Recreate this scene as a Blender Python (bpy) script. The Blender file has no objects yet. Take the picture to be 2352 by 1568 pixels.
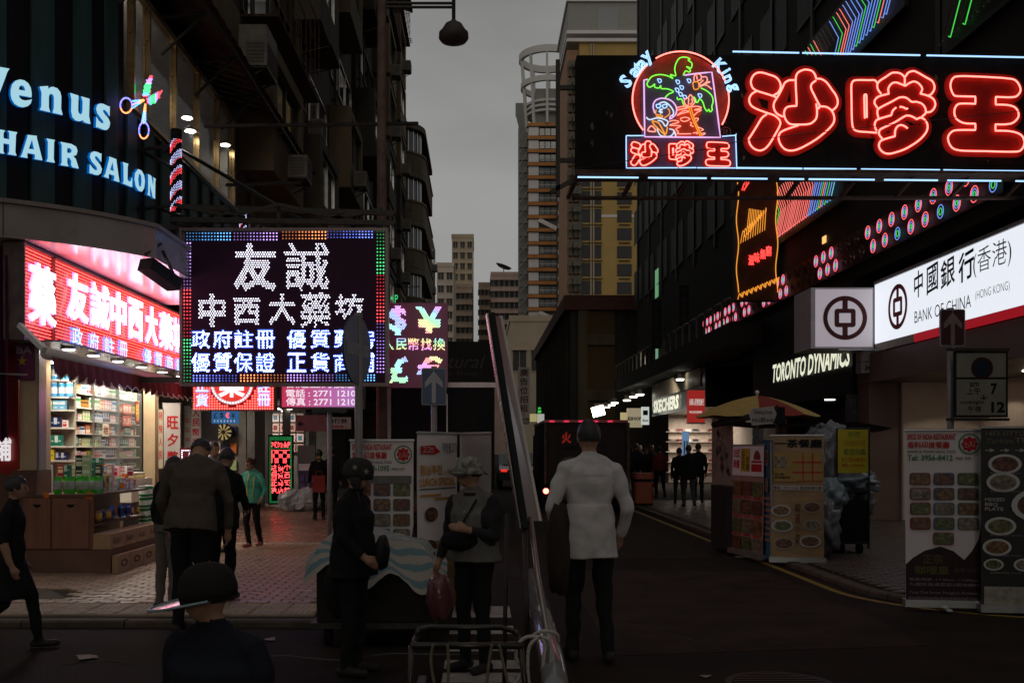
import bpy, bmesh, math, random
import numpy as np
from mathutils import Vector, Matrix, noise
from mathutils.bvhtree import BVHTree
from mathutils.geometry import tessellate_polygon

random.seed(7)
rng = np.random.default_rng(7)
R = math.radians
sc = bpy.context.scene
col = sc.collection

# ---------------------------------------------------------------- camera, sky, sun, exposure
EYE = 1.56            # camera height
F = 2287.0            # focal length in photo units (photo is 2352 x 1568 units)
U0, V0 = 1100.0, 1030.0   # vanishing point of the street
cam = bpy.data.cameras.new('camera')
cam.sensor_width = 36.0
cam.lens = 36.0 * F / 2352.0
cam.shift_x = (1176 - U0) / 2352.0
cam.shift_y = (V0 - 784) / 2352.0
cam.clip_end = 3000
cam_ob = bpy.data.objects.new('camera', cam)
cam_ob.location = (0, 0, EYE)
cam_ob.rotation_euler = (R(90), 0, 0)
col.objects.link(cam_ob)
sc.camera = cam_ob

world = bpy.data.worlds.new('World'); sc.world = world
world.use_nodes = True
wn = world.node_tree.nodes; wl = world.node_tree.links
wn.clear()
w_out = wn.new('ShaderNodeOutputWorld'); w_bg = wn.new('ShaderNodeBackground')
w_sky = wn.new('ShaderNodeTexSky'); w_sky.sky_type = 'NISHITA'; w_sky.sun_disc = False
w_sky.sun_elevation = R(14); w_sky.sun_rotation = R(184)
w_hs = wn.new('ShaderNodeHueSaturation'); w_hs.inputs['Saturation'].default_value = 0.25
w_tc = wn.new('ShaderNodeTexCoord')
w_map = wn.new('ShaderNodeMapping'); w_map.inputs['Scale'].default_value = (1.6, 1.6, 4.0)
w_no = wn.new('ShaderNodeTexNoise'); w_no.inputs['Scale'].default_value = 1.7; w_no.inputs['Detail'].default_value = 5
w_no.inputs['Roughness'].default_value = 0.45
w_ra = wn.new('ShaderNodeValToRGB')
w_ra.color_ramp.elements[0].position = 0.3; w_ra.color_ramp.elements[0].color = (2.0, 1.98, 1.91, 1)
w_ra.color_ramp.elements[1].position = 0.72; w_ra.color_ramp.elements[1].color = (3.7, 3.66, 3.55, 1)
w_mix = wn.new('ShaderNodeMix'); w_mix.data_type = 'RGBA'; w_mix.inputs['Factor'].default_value = 0.9
wl.new(w_sky.outputs['Color'], w_hs.inputs['Color'])
wl.new(w_tc.outputs['Generated'], w_map.inputs['Vector'])
wl.new(w_map.outputs['Vector'], w_no.inputs['Vector'])
wl.new(w_no.outputs['Fac'], w_ra.inputs['Fac'])
wl.new(w_hs.outputs['Color'], w_mix.inputs[6]); wl.new(w_ra.outputs['Color'], w_mix.inputs[7])
wl.new(w_mix.outputs[2], w_bg.inputs['Color'])
w_bg.inputs['Strength'].default_value = 0.1
wl.new(w_bg.outputs['Background'], w_out.inputs['Surface'])

sun = bpy.data.lights.new('sun', 'SUN'); sun.energy = 0.11; sun.angle = R(14); sun.color = (1, 0.9, 0.74)
sun_ob = bpy.data.objects.new('sun', sun); sun_ob.rotation_euler = (R(76), 0, R(4)); col.objects.link(sun_ob)

sc.view_settings.view_transform = 'Standard'
sc.view_settings.look = 'None'
sc.view_settings.exposure = 0.0
sc.view_settings.gamma = 1.0
sc.view_settings.use_curve_mapping = False
sc.cycles.use_denoising = True
sc.cycles.max_bounces = 5
sc.cycles.diffuse_bounces = 3
sc.cycles.glossy_bounces = 3
sc.cycles.transparent_max_bounces = 12
sc.cycles.sample_clamp_indirect = 4.0
sc.cycles.use_light_tree = True

# ---------------------------------------------------------------- photo unit -> place helpers
def W(u, v, d):                      # point at depth d
    return Vector(((u - U0) / F * d, d, EYE + (V0 - v) / F * d))
def WX(u, v, x):                     # point on the plane x = const (street fronts)
    d = x * F / (u - U0)
    return W(u, v, d)
def GD(v, z=0.0):                    # depth of a ground point seen at v
    return (EYE - z) * F / (v - V0)
def XD(u, d): return (u - U0) / F * d
def ZD(v, d): return EYE + (V0 - v) / F * d

# ---------------------------------------------------------------- materials
MATS = {}
def mat(name, c=(0.5, 0.5, 0.5), rough=0.7, metal=0.0, var=0.18, scale=6.0, bump=0.0, bscale=40.0,
        emit=None, es=1.0, trans=0.0, alpha=1.0, coat=0.0, stretch=None, spec=None):
    if spec is None: spec = .5 if rough < .5 else .12
    if name in MATS: return MATS[name]
    m = bpy.data.materials.new(name); m.use_nodes = True
    nt = m.node_tree; n = nt.nodes; l = nt.links
    b = n['Principled BSDF']
    b.inputs['Roughness'].default_value = rough
    b.inputs['Metallic'].default_value = metal
    b.inputs['Coat Weight'].default_value = coat
    b.inputs['Transmission Weight'].default_value = trans
    b.inputs['Alpha'].default_value = alpha
    b.inputs['Specular IOR Level'].default_value = spec
    c4 = (*c, 1)
    if var > 0:
        tc = n.new('ShaderNodeTexCoord'); no = n.new('ShaderNodeTexNoise')
        no.inputs['Scale'].default_value = scale; no.inputs['Detail'].default_value = 6
        no.inputs['Roughness'].default_value = 0.65
        src = tc.outputs['Object']
        if stretch:
            mp = n.new('ShaderNodeMapping'); mp.inputs['Scale'].default_value = stretch
            l.new(src, mp.inputs['Vector']); src = mp.outputs['Vector']
        l.new(src, no.inputs['Vector'])
        ra = n.new('ShaderNodeValToRGB')
        ra.color_ramp.elements[0].position = 0.3; ra.color_ramp.elements[1].position = 0.7
        ra.color_ramp.elements[0].color = (*[max(0, x * (1 - var)) for x in c], 1)
        ra.color_ramp.elements[1].color = (*[min(1, x * (1 + var)) for x in c], 1)
        l.new(no.outputs['Fac'], ra.inputs['Fac'])
        l.new(ra.outputs['Color'], b.inputs['Base Color'])
        mr = n.new('ShaderNodeMapRange'); mr.inputs[3].default_value = max(0.02, rough - 0.12); mr.inputs[4].default_value = min(1, rough + 0.12)
        l.new(no.outputs['Fac'], mr.inputs[0]); l.new(mr.outputs[0], b.inputs['Roughness'])
        if bump > 0:
            nb = n.new('ShaderNodeTexNoise'); nb.inputs['Scale'].default_value = bscale; nb.inputs['Detail'].default_value = 4
            l.new(src, nb.inputs['Vector'])
            bp = n.new('ShaderNodeBump'); bp.inputs['Strength'].default_value = bump; bp.inputs['Distance'].default_value = 0.01
            l.new(nb.outputs['Fac'], bp.inputs['Height']); l.new(bp.outputs['Normal'], b.inputs['Normal'])
    else:
        b.inputs['Base Color'].default_value = c4
    if emit is not None:
        b.inputs['Emission Color'].default_value = (*emit, 1)
        b.inputs['Emission Strength'].default_value = es
    MATS[name] = m
    return m

def emat(name, c, s=1.0, base=None, sample=True):
    if name in MATS: return MATS[name]
    m = mat(name, base or tuple(min(0.8, x * 0.5) for x in c), rough=0.5, var=0, emit=c, es=s)
    if not sample:
        m.cycles.emission_sampling = 'NONE'
    return m

# ---------------------------------------------------------------- mesh building
class MB:
    def __init__(s): s.v = []; s.f = []; s.mi = []; s.cur = 0
    def m(s, i): s.cur = i; return s
    def add(s, vs, fs):
        o = len(s.v); s.v += [tuple(p) for p in vs]
        for f in fs: s.f.append(tuple(i + o for i in f)); s.mi.append(s.cur)
        return s
    def box(s, x0, x1, y0, y1, z0, z1):
        s.add([(x0,y0,z0),(x1,y0,z0),(x1,y1,z0),(x0,y1,z0),(x0,y0,z1),(x1,y0,z1),(x1,y1,z1),(x0,y1,z1)],
              [(0,3,2,1),(4,5,6,7),(0,1,5,4),(1,2,6,5),(2,3,7,6),(3,0,4,7)]); return s
    def obox(s, c, size, mtx=None):
        hx, hy, hz = [q / 2 for q in size]; c = Vector(c)
        vs = [Vector(p) for p in [(-hx,-hy,-hz),(hx,-hy,-hz),(hx,hy,-hz),(-hx,hy,-hz),(-hx,-hy,hz),(hx,-hy,hz),(hx,hy,hz),(-hx,hy,hz)]]
        if mtx is not None: vs = [mtx @ p for p in vs]
        s.add([p + c for p in vs], [(0,3,2,1),(4,5,6,7),(0,1,5,4),(1,2,6,5),(2,3,7,6),(3,0,4,7)]); return s
    def bar(s, a, b, w, h=None):          # rectangular bar between two points
        a = Vector(a); b = Vector(b); h = h or w
        d = b - a; L = d.length
        if L < 1e-6: return s
        q = d.to_track_quat('Y', 'Z').to_matrix()
        return s.obox((a + b) / 2, (w, L, h), q)
    def quad(s, a, b, c, d): s.add([a, b, c, d], [(0,1,2,3)]); return s
    def tube(s, pts, r, n=6, closed=False, caps=True):
        pts = [Vector(p) for p in pts]; N = len(pts)
        if N < 2: return s
        rs = r if isinstance(r, (list, tuple)) else [r] * N
        vs = []; up = None
        for i, p in enumerate(pts):
            if closed: t = pts[(i+1) % N] - pts[i-1]
            else: t = pts[min(i+1, N-1)] - pts[max(i-1, 0)]
            if t.length < 1e-9: t = Vector((0,0,1))
            t.normalize()
            if up is None:
                up = Vector((0,1,0)) if abs(t.y) < 0.9 else Vector((1,0,0))
            a = t.cross(up)
            if a.length < 1e-4: a = t.cross(Vector((1,0.3,0.2)))
            a.normalize(); b = a.cross(t); up = b
            for k in range(n):
                an = 2 * math.pi * k / n
                vs.append(p + (a * math.cos(an) + b * math.sin(an)) * rs[i])
        fs = []
        M = N if closed else N - 1
        for i in range(M):
            j = (i + 1) % N
            for k in range(n):
                k2 = (k + 1) % n
                fs.append((i*n+k, j*n+k, j*n+k2, i*n+k2))
        if caps and not closed:
            fs.append(tuple(range(n))); fs.append(tuple((N-1)*n + k for k in range(n-1, -1, -1)))
        s.add(vs, fs); return s
    def lathe(s, prof, c, n=16, axis='z'):
        vs = []; fs = []
        for (r, z) in prof:
            for k in range(n):
                an = 2 * math.pi * k / n
                p = (r * math.cos(an), r * math.sin(an), z)
                if axis == 'y': p = (p[0], p[2], p[1])
                if axis == 'x': p = (p[2], p[0], p[1])
                vs.append((p[0]+c[0], p[1]+c[1], p[2]+c[2]))
        for i in range(len(prof)-1):
            for k in range(n):
                k2 = (k+1) % n
                fs.append((i*n+k, i*n+k2, (i+1)*n+k2, (i+1)*n+k))
        fs.append(tuple(range(n-1, -1, -1))); fs.append(tuple((len(prof)-1)*n+k for k in range(n)))
        s.add(vs, fs); return s
    def ball(s, c, r, n=10, m=6):
        rx, ry, rz = r if isinstance(r, (list, tuple)) else (r, r, r)
        vs = [(c[0], c[1], c[2]-rz)]; fs = []
        for i in range(1, m):
            a = -math.pi/2 + math.pi*i/m
            for k in range(n):
                b = 2*math.pi*k/n
                vs.append((c[0]+rx*math.cos(a)*math.cos(b), c[1]+ry*math.cos(a)*math.sin(b), c[2]+rz*math.sin(a)))
        vs.append((c[0], c[1], c[2]+rz))
        for k in range(n): fs.append((0, 1+(k+1)%n, 1+k))
        for i in range(m-2):
            for k in range(n):
                a = 1+i*n+k; b = 1+i*n+(k+1)%n
                fs.append((a, b, b+n, a+n))
        t = len(vs)-1; o = 1+(m-2)*n
        for k in range(n): fs.append((o+k, o+(k+1)%n, t))
        s.add(vs, fs); return s
    def poly(s, outer, depthvec, holes=(), back=True):
        """extruded polygon: outer/holes are lists of 3-D points, depthvec the extrusion"""
        loops = [[Vector(p) for p in outer]] + [[Vector(p) for p in h] for h in holes]
        flat = [p for lp in loops for p in lp]
        tris = tessellate_polygon(loops)
        n = len(flat); dv = Vector(depthvec)
        vs = flat + [p + dv for p in flat]
        fs = [tuple(t) for t in tris]
        if back: fs += [tuple(i + n for i in reversed(t)) for t in tris]
        o = 0
        for lp in loops:
            k = len(lp)
            for i in range(k):
                a = o + i; b = o + (i+1) % k
                fs.append((a, b, b+n, a+n))
            o += k
        s.add(vs, fs); return s
    def mesh_from(s, me, M):
        s.add([M @ v.co for v in me.vertices], [tuple(p.vertices) for p in me.polygons]); return s

ORG = {}
def link_mesh(name, mb, mats, org=(0,0,0), smooth=False):
    me = bpy.data.meshes.new(name)
    ox, oy, oz = org
    me.from_pydata([(x-ox, y-oy, z-oz) for (x, y, z) in mb.v], [], mb.f)
    if not isinstance(mats, (list, tuple)): mats = [mats]
    for m in mats: me.materials.append(m)
    if len(mats) > 1: me.polygons.foreach_set('material_index', mb.mi)
    if smooth:
        me.polygons.foreach_set('use_smooth', [True] * len(me.polygons))
    me.update()
    return me
def tag(o, label=None, cat=None, group=None, kind=None):
    if label: o['label'] = label
    if cat: o['category'] = cat
    if group: o['group'] = group
    if kind: o['kind'] = kind
    return o
def thing(name, label, cat, loc=(0,0,0), group=None):
    o = bpy.data.objects.new(name, None); o.location = loc; col.objects.link(o)
    o.empty_display_size = 0.2
    ORG[o.name] = Vector(loc)
    return tag(o, label, cat, group)
def part(name, mb, mats, parent, smooth=False, label=None, kind=None):
    org = ORG[parent.name]
    o = bpy.data.objects.new(name, link_mesh(name, mb, mats, org, smooth))
    col.objects.link(o); o.parent = parent; ORG[o.name] = org
    if label: o['label'] = label
    if kind: o['kind'] = kind
    return o
def solo(name, mb, mats, label=None, cat=None, group=None, kind=None, smooth=False, org=None):
    if org is None:
        a = np.array(mb.v); org = (float((a[:,0].min()+a[:,0].max())/2), float((a[:,1].min()+a[:,1].max())/2), float(a[:,2].min()))
    o = bpy.data.objects.new(name, link_mesh(name, mb, mats, org, smooth))
    o.location = org; col.objects.link(o); ORG[o.name] = Vector(org)
    return tag(o, label, cat, group, kind)
def struct(name, mb, mats, smooth=False):
    return solo(name, mb, mats, kind='structure', smooth=smooth, org=(0,0,0))
def bevel(o, w=0.01, seg=2):
    md = o.modifiers.new('bevel', 'BEVEL'); md.width = w; md.segments = seg; md.limit_method = 'ANGLE'
    return o
def copy_tree(o, loc, label=None, group=None):
    r = o.copy(); col.objects.link(r); r.location = loc; ORG[r.name] = Vector(loc)
    if label: r['label'] = label
    if group: r['group'] = group
    for ch in [c for c in bpy.data.objects if c.parent == o]:
        c = ch.copy(); col.objects.link(c); c.parent = r; ORG[c.name] = Vector(loc)
        for g in [q for q in bpy.data.objects if q.parent == ch]:
            e = g.copy(); col.objects.link(e); e.parent = c
    return r

def smooth_line(pts, sub=4, closed=False):
    """Catmull-Rom through 2-D/3-D points; a repeated point makes a corner"""
    P = [np.array(p, float) for p in pts]; n = len(P); out = []
    segs = n if closed else n - 1
    for i in range(segs):
        p1 = P[i]; p2 = P[(i+1) % n]
        p0 = P[i-1] if (i > 0 or closed) else p1
        p3 = P[(i+2) % n] if (i + 2 < n or closed) else p2
        if np.allclose(p1, p2): continue
        for k in range(sub):
            t = k / sub
            out.append(tuple(0.5*((2*p1)+(-p0+p2)*t+(2*p0-5*p1+4*p2-p3)*t*t+(-p0+3*p1-3*p2+p3)*t**3)))
    if not closed: out.append(tuple(P[-1]))
    return out

# ---------------------------------------------------------------- lettering
_TX = {}
def _raw_text(s, offset, bevel_r, res):
    cu = bpy.data.curves.new('lettering', 'FONT'); cu.body = s; cu.size = 1.0
    cu.offset = offset; cu.resolution_u = res
    if bevel_r > 0:
        cu.fill_mode = 'NONE'; cu.bevel_depth = bevel_r; cu.bevel_resolution = 0 if res < 3 else 1
    else:
        cu.fill_mode = 'FRONT'
    ob = bpy.data.objects.new('lettering', cu)
    me = ob.to_mesh()
    V = np.zeros(len(me.vertices) * 3); me.vertices.foreach_get('co', V); V = V.reshape(-1, 3)
    Fs = [tuple(p.vertices) for p in me.polygons]
    ob.to_mesh_clear()
    bpy.data.objects.remove(ob); bpy.data.curves.remove(cu)
    return V, Fs
def text_mesh(s, offset=0.0, bevel_r=0.0, res=3):
    """mesh of a line of lettering, normalised to its own box; a positive offset fattens the strokes"""
    key = (s, offset, bevel_r, res)
    if key in _TX: return _TX[key]
    V, Fs = _raw_text(s, 0.0 if offset > 0 else offset, bevel_r, res)
    if len(V):
        lo = np.array([V[:,0].min(), V[:,1].min(), 0])
        if offset > 0 and bevel_r == 0:
            V2, F2 = _raw_text(s, 0.0, offset, 2)
            V2 = V2 * np.array([1, 1, .15]) + np.array([0, 0, -.15*offset*.5])
            n = len(V); V = np.vstack([V, V2]); Fs = Fs + [tuple(i+n for i in f) for f in F2]
            lo = np.array([V[:,0].min(), V[:,1].min(), 0])
        V = V - lo
        w, h = V[:,0].max(), V[:,1].max()
    else: w = h = 1
    _TX[key] = (V, Fs, w, h)
    return _TX[key]

class Fr:
    """a flat frame in the place: origin, right and up axes; local (a, b, c): right, up, towards the viewer"""
    def __init__(s, O, Rt, Up): 
        s.O = Vector(O); s.R = Vector(Rt).normalized(); s.U = Vector(Up).normalized(); s.N = s.R.cross(s.U)
    def p(s, a, b, c=0.0): return s.O + s.R*a + s.U*b + s.N*c

def put_text(mb, fr, s, a0, b0, a1, b1, c=0.004, offset=0.0, bevel_r=0.0, res=3, shear=0.0, rise=0.0, fit=True):
    V, Fs, w, h = text_mesh(s, offset, bevel_r, res)
    if not len(V): return
    if fit: sx, sy = (a1-a0)/w, (b1-b0)/h
    else:
        sy = (b1-b0)/h; sx = sy
    out = []
    for (x, y, z) in V:
        X = x*sx + shear*y*sy; Y = y*sy + rise*x*sx
        out.append(fr.p(a0+X, b0+Y, c+z*min(abs(sx), abs(sy))))
    mb.add(out, Fs)

def led_points(s, aw, bh, pitch, offset=0.03, rise=0.0, shear=0.0, stagger=True):
    """grid points that fall inside a lettering of size aw x bh (local coordinates from its lower left)"""
    V, Fs, w, h = text_mesh(s, offset)
    P = [Vector((x/w*aw + shear*y/h*bh, y/h*bh + rise*x/w*aw, 0)) for (x, y, z) in V]
    t = BVHTree.FromPolygons(P, Fs)
    pts = []
    j = 0; b = pitch*0.3
    while b < bh*1.0 + abs(rise)*aw:
        a = pitch*0.25 + (pitch*0.5 if (stagger and j % 2) else 0)
        while a < aw + abs(shear)*bh:
            if t.ray_cast(Vector((a, b, 1)), Vector((0, 0, -1)))[0] is not None: pts.append((a, b))
            a += pitch
        b += pitch*0.86 if stagger else pitch; j += 1
    return pts
def led(mb, fr, a, b, r, c=0.0, h=None, n=6):
    """one small dome of an LED"""
    h = h or r*1.5
    P = [fr.p(a+r*math.cos(2*math.pi*k/n), b+r*math.sin(2*math.pi*k/n), c) for k in range(n)] + [fr.p(a, b, c+h)]
    mb.add(P, [(i, (i+1) % n, n) for i in range(n)])
# ================================================================ SETTING: road, pavements
M_asph = mat('asphalt', (0.022, 0.0155, 0.012), rough=0.8, var=0.45, scale=1.3, bump=0.5, bscale=90, spec=0.06)
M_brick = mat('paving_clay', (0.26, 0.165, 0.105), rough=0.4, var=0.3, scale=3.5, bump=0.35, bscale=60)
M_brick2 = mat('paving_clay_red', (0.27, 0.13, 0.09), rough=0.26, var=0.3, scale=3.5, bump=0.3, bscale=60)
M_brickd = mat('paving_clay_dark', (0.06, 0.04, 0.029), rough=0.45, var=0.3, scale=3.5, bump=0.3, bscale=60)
M_joint = mat('mortar_bed', (0.022, 0.018, 0.015), rough=0.9, var=0.3, scale=20)
M_kerb = mat('kerb_concrete', (0.085, 0.066, 0.05), rough=0.8, var=0.35, scale=5, bump=0.3)
M_yline = mat('yellow_road_paint', (0.22, 0.145, 0.03), rough=0.6, var=0.35, scale=9)
M_wline = mat('white_road_paint', (0.30, 0.26, 0.23), rough=0.6, var=0.4, scale=9)
M_pstrip = mat('pale_paving', (0.36, 0.29, 0.23), rough=0.5, var=0.2)

mb = MB()
# road sheet with gentle unevenness near the camera
mb.add([(-400,-60,0),(400,-60,0),(400,900,0),(-400,900,0)], [(0,1,2,3)])
road = struct('road', mb, M_asph)

KX0, KY0 = -1.3, 8.7          # left pavement corner
KX1, KY1 = 4.1, 9.3           # right pavement corner
PZ = 0.06
mb = MB(); mb.box(-30, KX0-0.14, KY0+0.14, 150, 0.0, PZ-.025)
pav_l = struct('pavement_left', mb, M_joint)
mb = MB()
arc = [(KX1+1.6-1.6*math.cos(t), KY1+1.6-1.6*math.sin(t)) for t in np.linspace(0, math.pi/2, 9)]
outl = [(KX1+0.14, 150)] + [(KX1+1.6-1.46*math.cos(t), KY1+1.6-1.46*math.sin(t)) for t in np.linspace(0, math.pi/2, 9)] + [(30, KY1+0.14), (30, 150)]
mb.poly([(x, y, PZ-.025) for x, y in outl], (0, 0, -PZ+.025))
pav_r = struct('pavement_right', mb, M_joint)

def kerb_stones(parent, path, wdt=0.14):
    for i in range(len(path)-1):
        a = Vector((*path[i], 0)); b = Vector((*path[i+1], 0)); d = (b-a); L = d.length; d.normalize()
        n = Vector((-d.y, d.x, 0)) * wdt
        g = d*0.006
        m = MB(); h = PZ + random.uniform(-0.004, 0.004)
        a2 = a+g; b2 = b-g
        m.add([a2, b2, b2+n, a2+n, a2+Vector((0,0,h-0.015)), b2+Vector((0,0,h-0.015)), b2+n+Vector((0,0,h)), a2+n+Vector((0,0,h)),
               a2+n*0.12+Vector((0,0,h)), b2+n*0.12+Vector((0,0,h))],
              [(0,1,5,4),(4,5,9,8),(8,9,6,7),(1,2,6,9,5),(3,0,4,8,7),(2,3,7,6)])
        part('kerb_stone', m, M_kerb, parent)
ORG[pav_l.name] = Vector((0,0,0)); ORG[pav_r.name] = Vector((0,0,0))
pth = [(x, KY0) for x in np.arange(-12.1, KX0-0.2, 0.9)] + [(KX0, KY0)]
kerb_stones(pav_l, pth)
pth = [(KX0, KY0)] + [(KX0, y) for y in np.arange(9.6, 32, 0.9)]
kerb_stones(pav_l, pth)
pth = [(KX1, y) for y in np.arange(34, KY1+1.6, -0.9)] + arc + [(x, KY1) for x in np.arange(KX1+2.5, 13, 0.9)]
kerb_stones(pav_r, pth)

def brick_mesh(name, lx, ly, h=0.028, b=0.009):
    m = MB()
    m.add([(0,0,-h),(lx,0,-h),(lx,ly,-h),(0,ly,-h),(0,0,-b),(lx,0,-b),(lx,ly,-b),(0,ly,-b),(b,b,0),(lx-b,b,0),(lx-b,ly-b,0),(b,ly-b,0)],
          [(0,1,5,4),(1,2,6,5),(2,3,7,6),(3,0,4,7),(4,5,9,8),(5,6,10,9),(6,7,11,10),(7,4,8,11),(8,9,10,11)])
    return m
def lay_bricks(parent, x0, x1, y0, y1, inside, matfn, view):
    L, Wd, g = 0.2, 0.1, 0.010
    spots = []
    j = 0; y = y0
    while y < y1:
        x = x0 + (0.5*(L+g) if j % 2 else 0)
        while x < x1:
            if inside(x, y) and inside(x+L, y+Wd): spots.append((x, y))
            x += L + g
        y += Wd + g; j += 1
    spots.sort(key=lambda p: (0 if view(*p) else 1, p[1]))
    mesh = {}
    rest = {}
    for k, (x, y) in enumerate(spots):
        mt = matfn(x, y)
        dz = random.uniform(-0.003, 0.003)
        if k < 300:
            if mt.name not in mesh:
                mesh[mt.name] = link_mesh('paving_brick', brick_mesh('b', L, Wd), mt)
            o = bpy.data.objects.new('paving_brick', mesh[mt.name]); o.location = (x, y, PZ+dz); col.objects.link(o); o.parent = parent
            o.rotation_euler = (random.uniform(-.006,.006), random.uniform(-.006,.006), random.uniform(-.012,.012))
        else:
            r = rest.setdefault(mt.name, (MB(), mt))
            bm_ = brick_mesh('b', L, Wd)
            r[0].add([(a+x, b+y, c+PZ+dz + random.uniform(-.0015,.0015)) for a, b, c in bm_.v], bm_.f)
    mm = MB(); ms = []
    for nme, (m_, mt) in rest.items():
        mm.m(len(ms)); ms.append(mt); mm.add(m_.v, m_.f)
    if mm.v: part('paving_bricks_beyond', mm, ms, parent, kind='stuff')
TAC = (9.06, 9.68)
def in_l(x, y):
    if not (-11 < x < KX0-0.15 and y > KY0+0.15): return False
    if TAC[0]-0.03 < y < TAC[1]+0.0 and -5.2 < x < -1.5: return False
    if 9.95 < y < 10.7 and -5.4 < x < -4.1 and (x+5.4) < 1.3 - (y-9.95)*0.6: return False   # plain concrete patch
    return True
lay_bricks(pav_l, -9.2, KX0-0.15, KY0+0.15, 30, in_l,
           lambda x, y: M_brick if y < 15.6 else (M_pstrip if y < 15.95 else M_brick2),
           lambda x, y: -5.0 < x < -1.7 and not (9.4 < y < 10.6 and -3.6 < x < -1.9))
def in_r(x, y):
    if not (KX1+0.15 < x < 11 and y > KY1+0.15): return False
    cx, cy = KX1+1.6, KY1+1.6
    if x < cx and y < cy and (x-cx)**2 + (y-cy)**2 > 1.44**2: return False
    return True
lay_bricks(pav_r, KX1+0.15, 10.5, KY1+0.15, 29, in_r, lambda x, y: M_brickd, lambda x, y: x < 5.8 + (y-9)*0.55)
# tactile paving
tm = MB(); S = 0.3
tm.add(*(lambda b: (b.v, b.f))(brick_mesh('t', S, S)))
for i in range(6):
    for j in range(6):
        cx, cy = 0.025+i*0.05, 0.025+j*0.05; r = 0.016
        tm.add([(cx-r,cy-r,0),(cx+r,cy-r,0),(cx+r,cy+r,0),(cx-r,cy+r,0),(cx-r*.5,cy-r*.5,.006),(cx+r*.5,cy-r*.5,.006),(cx+r*.5,cy+r*.5,.006),(cx-r*.5,cy+r*.5,.006)],
               [(0,1,5,4),(1,2,6,5),(2,3,7,6),(3,0,4,7),(4,5,6,7)])
tme = link_mesh('tactile_slab', tm, mat('tactile_concrete', (0.33, 0.25, 0.18), rough=0.55, var=0.3, scale=4, bump=0.3))
for j in range(2):
    for i in range(12):
        o = bpy.data.objects.new('tactile_slab', tme); o.location = (-5.15+i*0.305, TAC[0]+j*0.305, PZ+random.uniform(-.002,.003)); col.objects.link(o); o.parent = pav_l
m = MB(); m.poly([(-5.4,9.95,PZ-.002),(-4.1,9.95,PZ-.002),(-4.62,10.7,PZ-.002),(-5.4,10.7,PZ-.002)], (0,0,-0.02)); part('concrete_patch', m, M_kerb, pav_l)
# road markings
def ribbon(path, w, z):
    m = MB(); L = []; Rr = []
    for i, p in enumerate(path):
        a = Vector((*path[max(i-1,0)], 0)); b = Vector((*path[min(i+1, len(path)-1)], 0)); t = (b-a).normalized(); n = Vector((-t.y, t.x, 0))*w/2
        q = Vector((p[0], p[1], z)); L.append(q+n); Rr.append(q-n)
    for i in range(len(path)-1): m.quad(Rr[i], Rr[i+1], L[i+1], L[i])
    return m
path = [(KX1-0.2, 60), (KX1-0.2, 30), (KX1-0.2, 18), (KX1-0.2, 13)] + [(KX1-0.2+1.9-1.9*math.cos(t), KY1-0.25+1.9-1.9*math.sin(t)) for t in np.linspace(0, math.pi/2, 12)] + [(9, KY1-0.25), (14, KY1-0.25)]
struct('yellow_kerb_line', ribbon(path, 0.09, 0.004), M_yline)
for k, (v0, v1) in enumerate([(1392, 1418), (1437, 1456), (1474, 1496), (1516, 1536), (1545, 1568)]):
    y0, y1 = GD(v1), GD(v0); m = MB()
    m.add([(-0.25,y0,.004),(0.3,y0,.004),(0.3,y1,.004),(-0.25,y1,.004)], [(0,1,2,3)]); struct('crossing_bar', m, M_wline)
m = MB(); yy = GD(1086)
m.add([(-.15,yy-2,.004),(.15,yy-2,.004),(.15,yy+2,.004),(.5,yy+2,.004),(0,yy+5,.004),(-.5,yy+2,.004),(-.15,yy+2,.004)], [(0,1,2,6),(3,4,5)])
struct('road_arrow_marking', m, M_wline)
# patches and cracks of the asphalt
m = MB(); m.tube([(-3.0+0.13*i, 7.15+0.3*noise.noise(Vector((i*.3,0,0)))+0.02*i, 0.001) for i in range(26)], 0.008, 4); struct('asphalt_crack', m, mat('tar', (0.012,.011,.01), rough=.4))
m = MB(); m.tube([(1.6+0.1*i, 8.4-0.22*i+0.12*noise.noise(Vector((i*.5,3,0))), 0.001) for i in range(20)], 0.008, 4); struct('asphalt_crack', m, MATS['tar'])
for (x, y, s) in [(-2.9,7.4,.09),(-0.95,7.2,.04),(-1.75,7.15,.07),(-1.7,8.1,.05),(-2.95,13.4,.06),(-3.0,11.7,.05),(1.55,6.8,.04)]:
    m = MB(); k = 7
    m.add([(x,y,.012+(PZ if y > 8.8 else 0))]+[(x+s*(0.6+random.random()*.8)*math.cos(a), y+s*(0.6+random.random()*.8)*math.sin(a), .004+(PZ if y > 8.8 else 0)+random.random()*.02) for a in np.linspace(0, 5.4, k)], [(0,i+1,(i+1)%k+1) for i in range(k)])
    solo('paper_scrap', m, mat('litter_paper', (0.25,.2,.18), var=.1), 'small crumpled scrap of pale paper lying on the ground', 'litter', 'scraps of litter on the ground')

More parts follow.
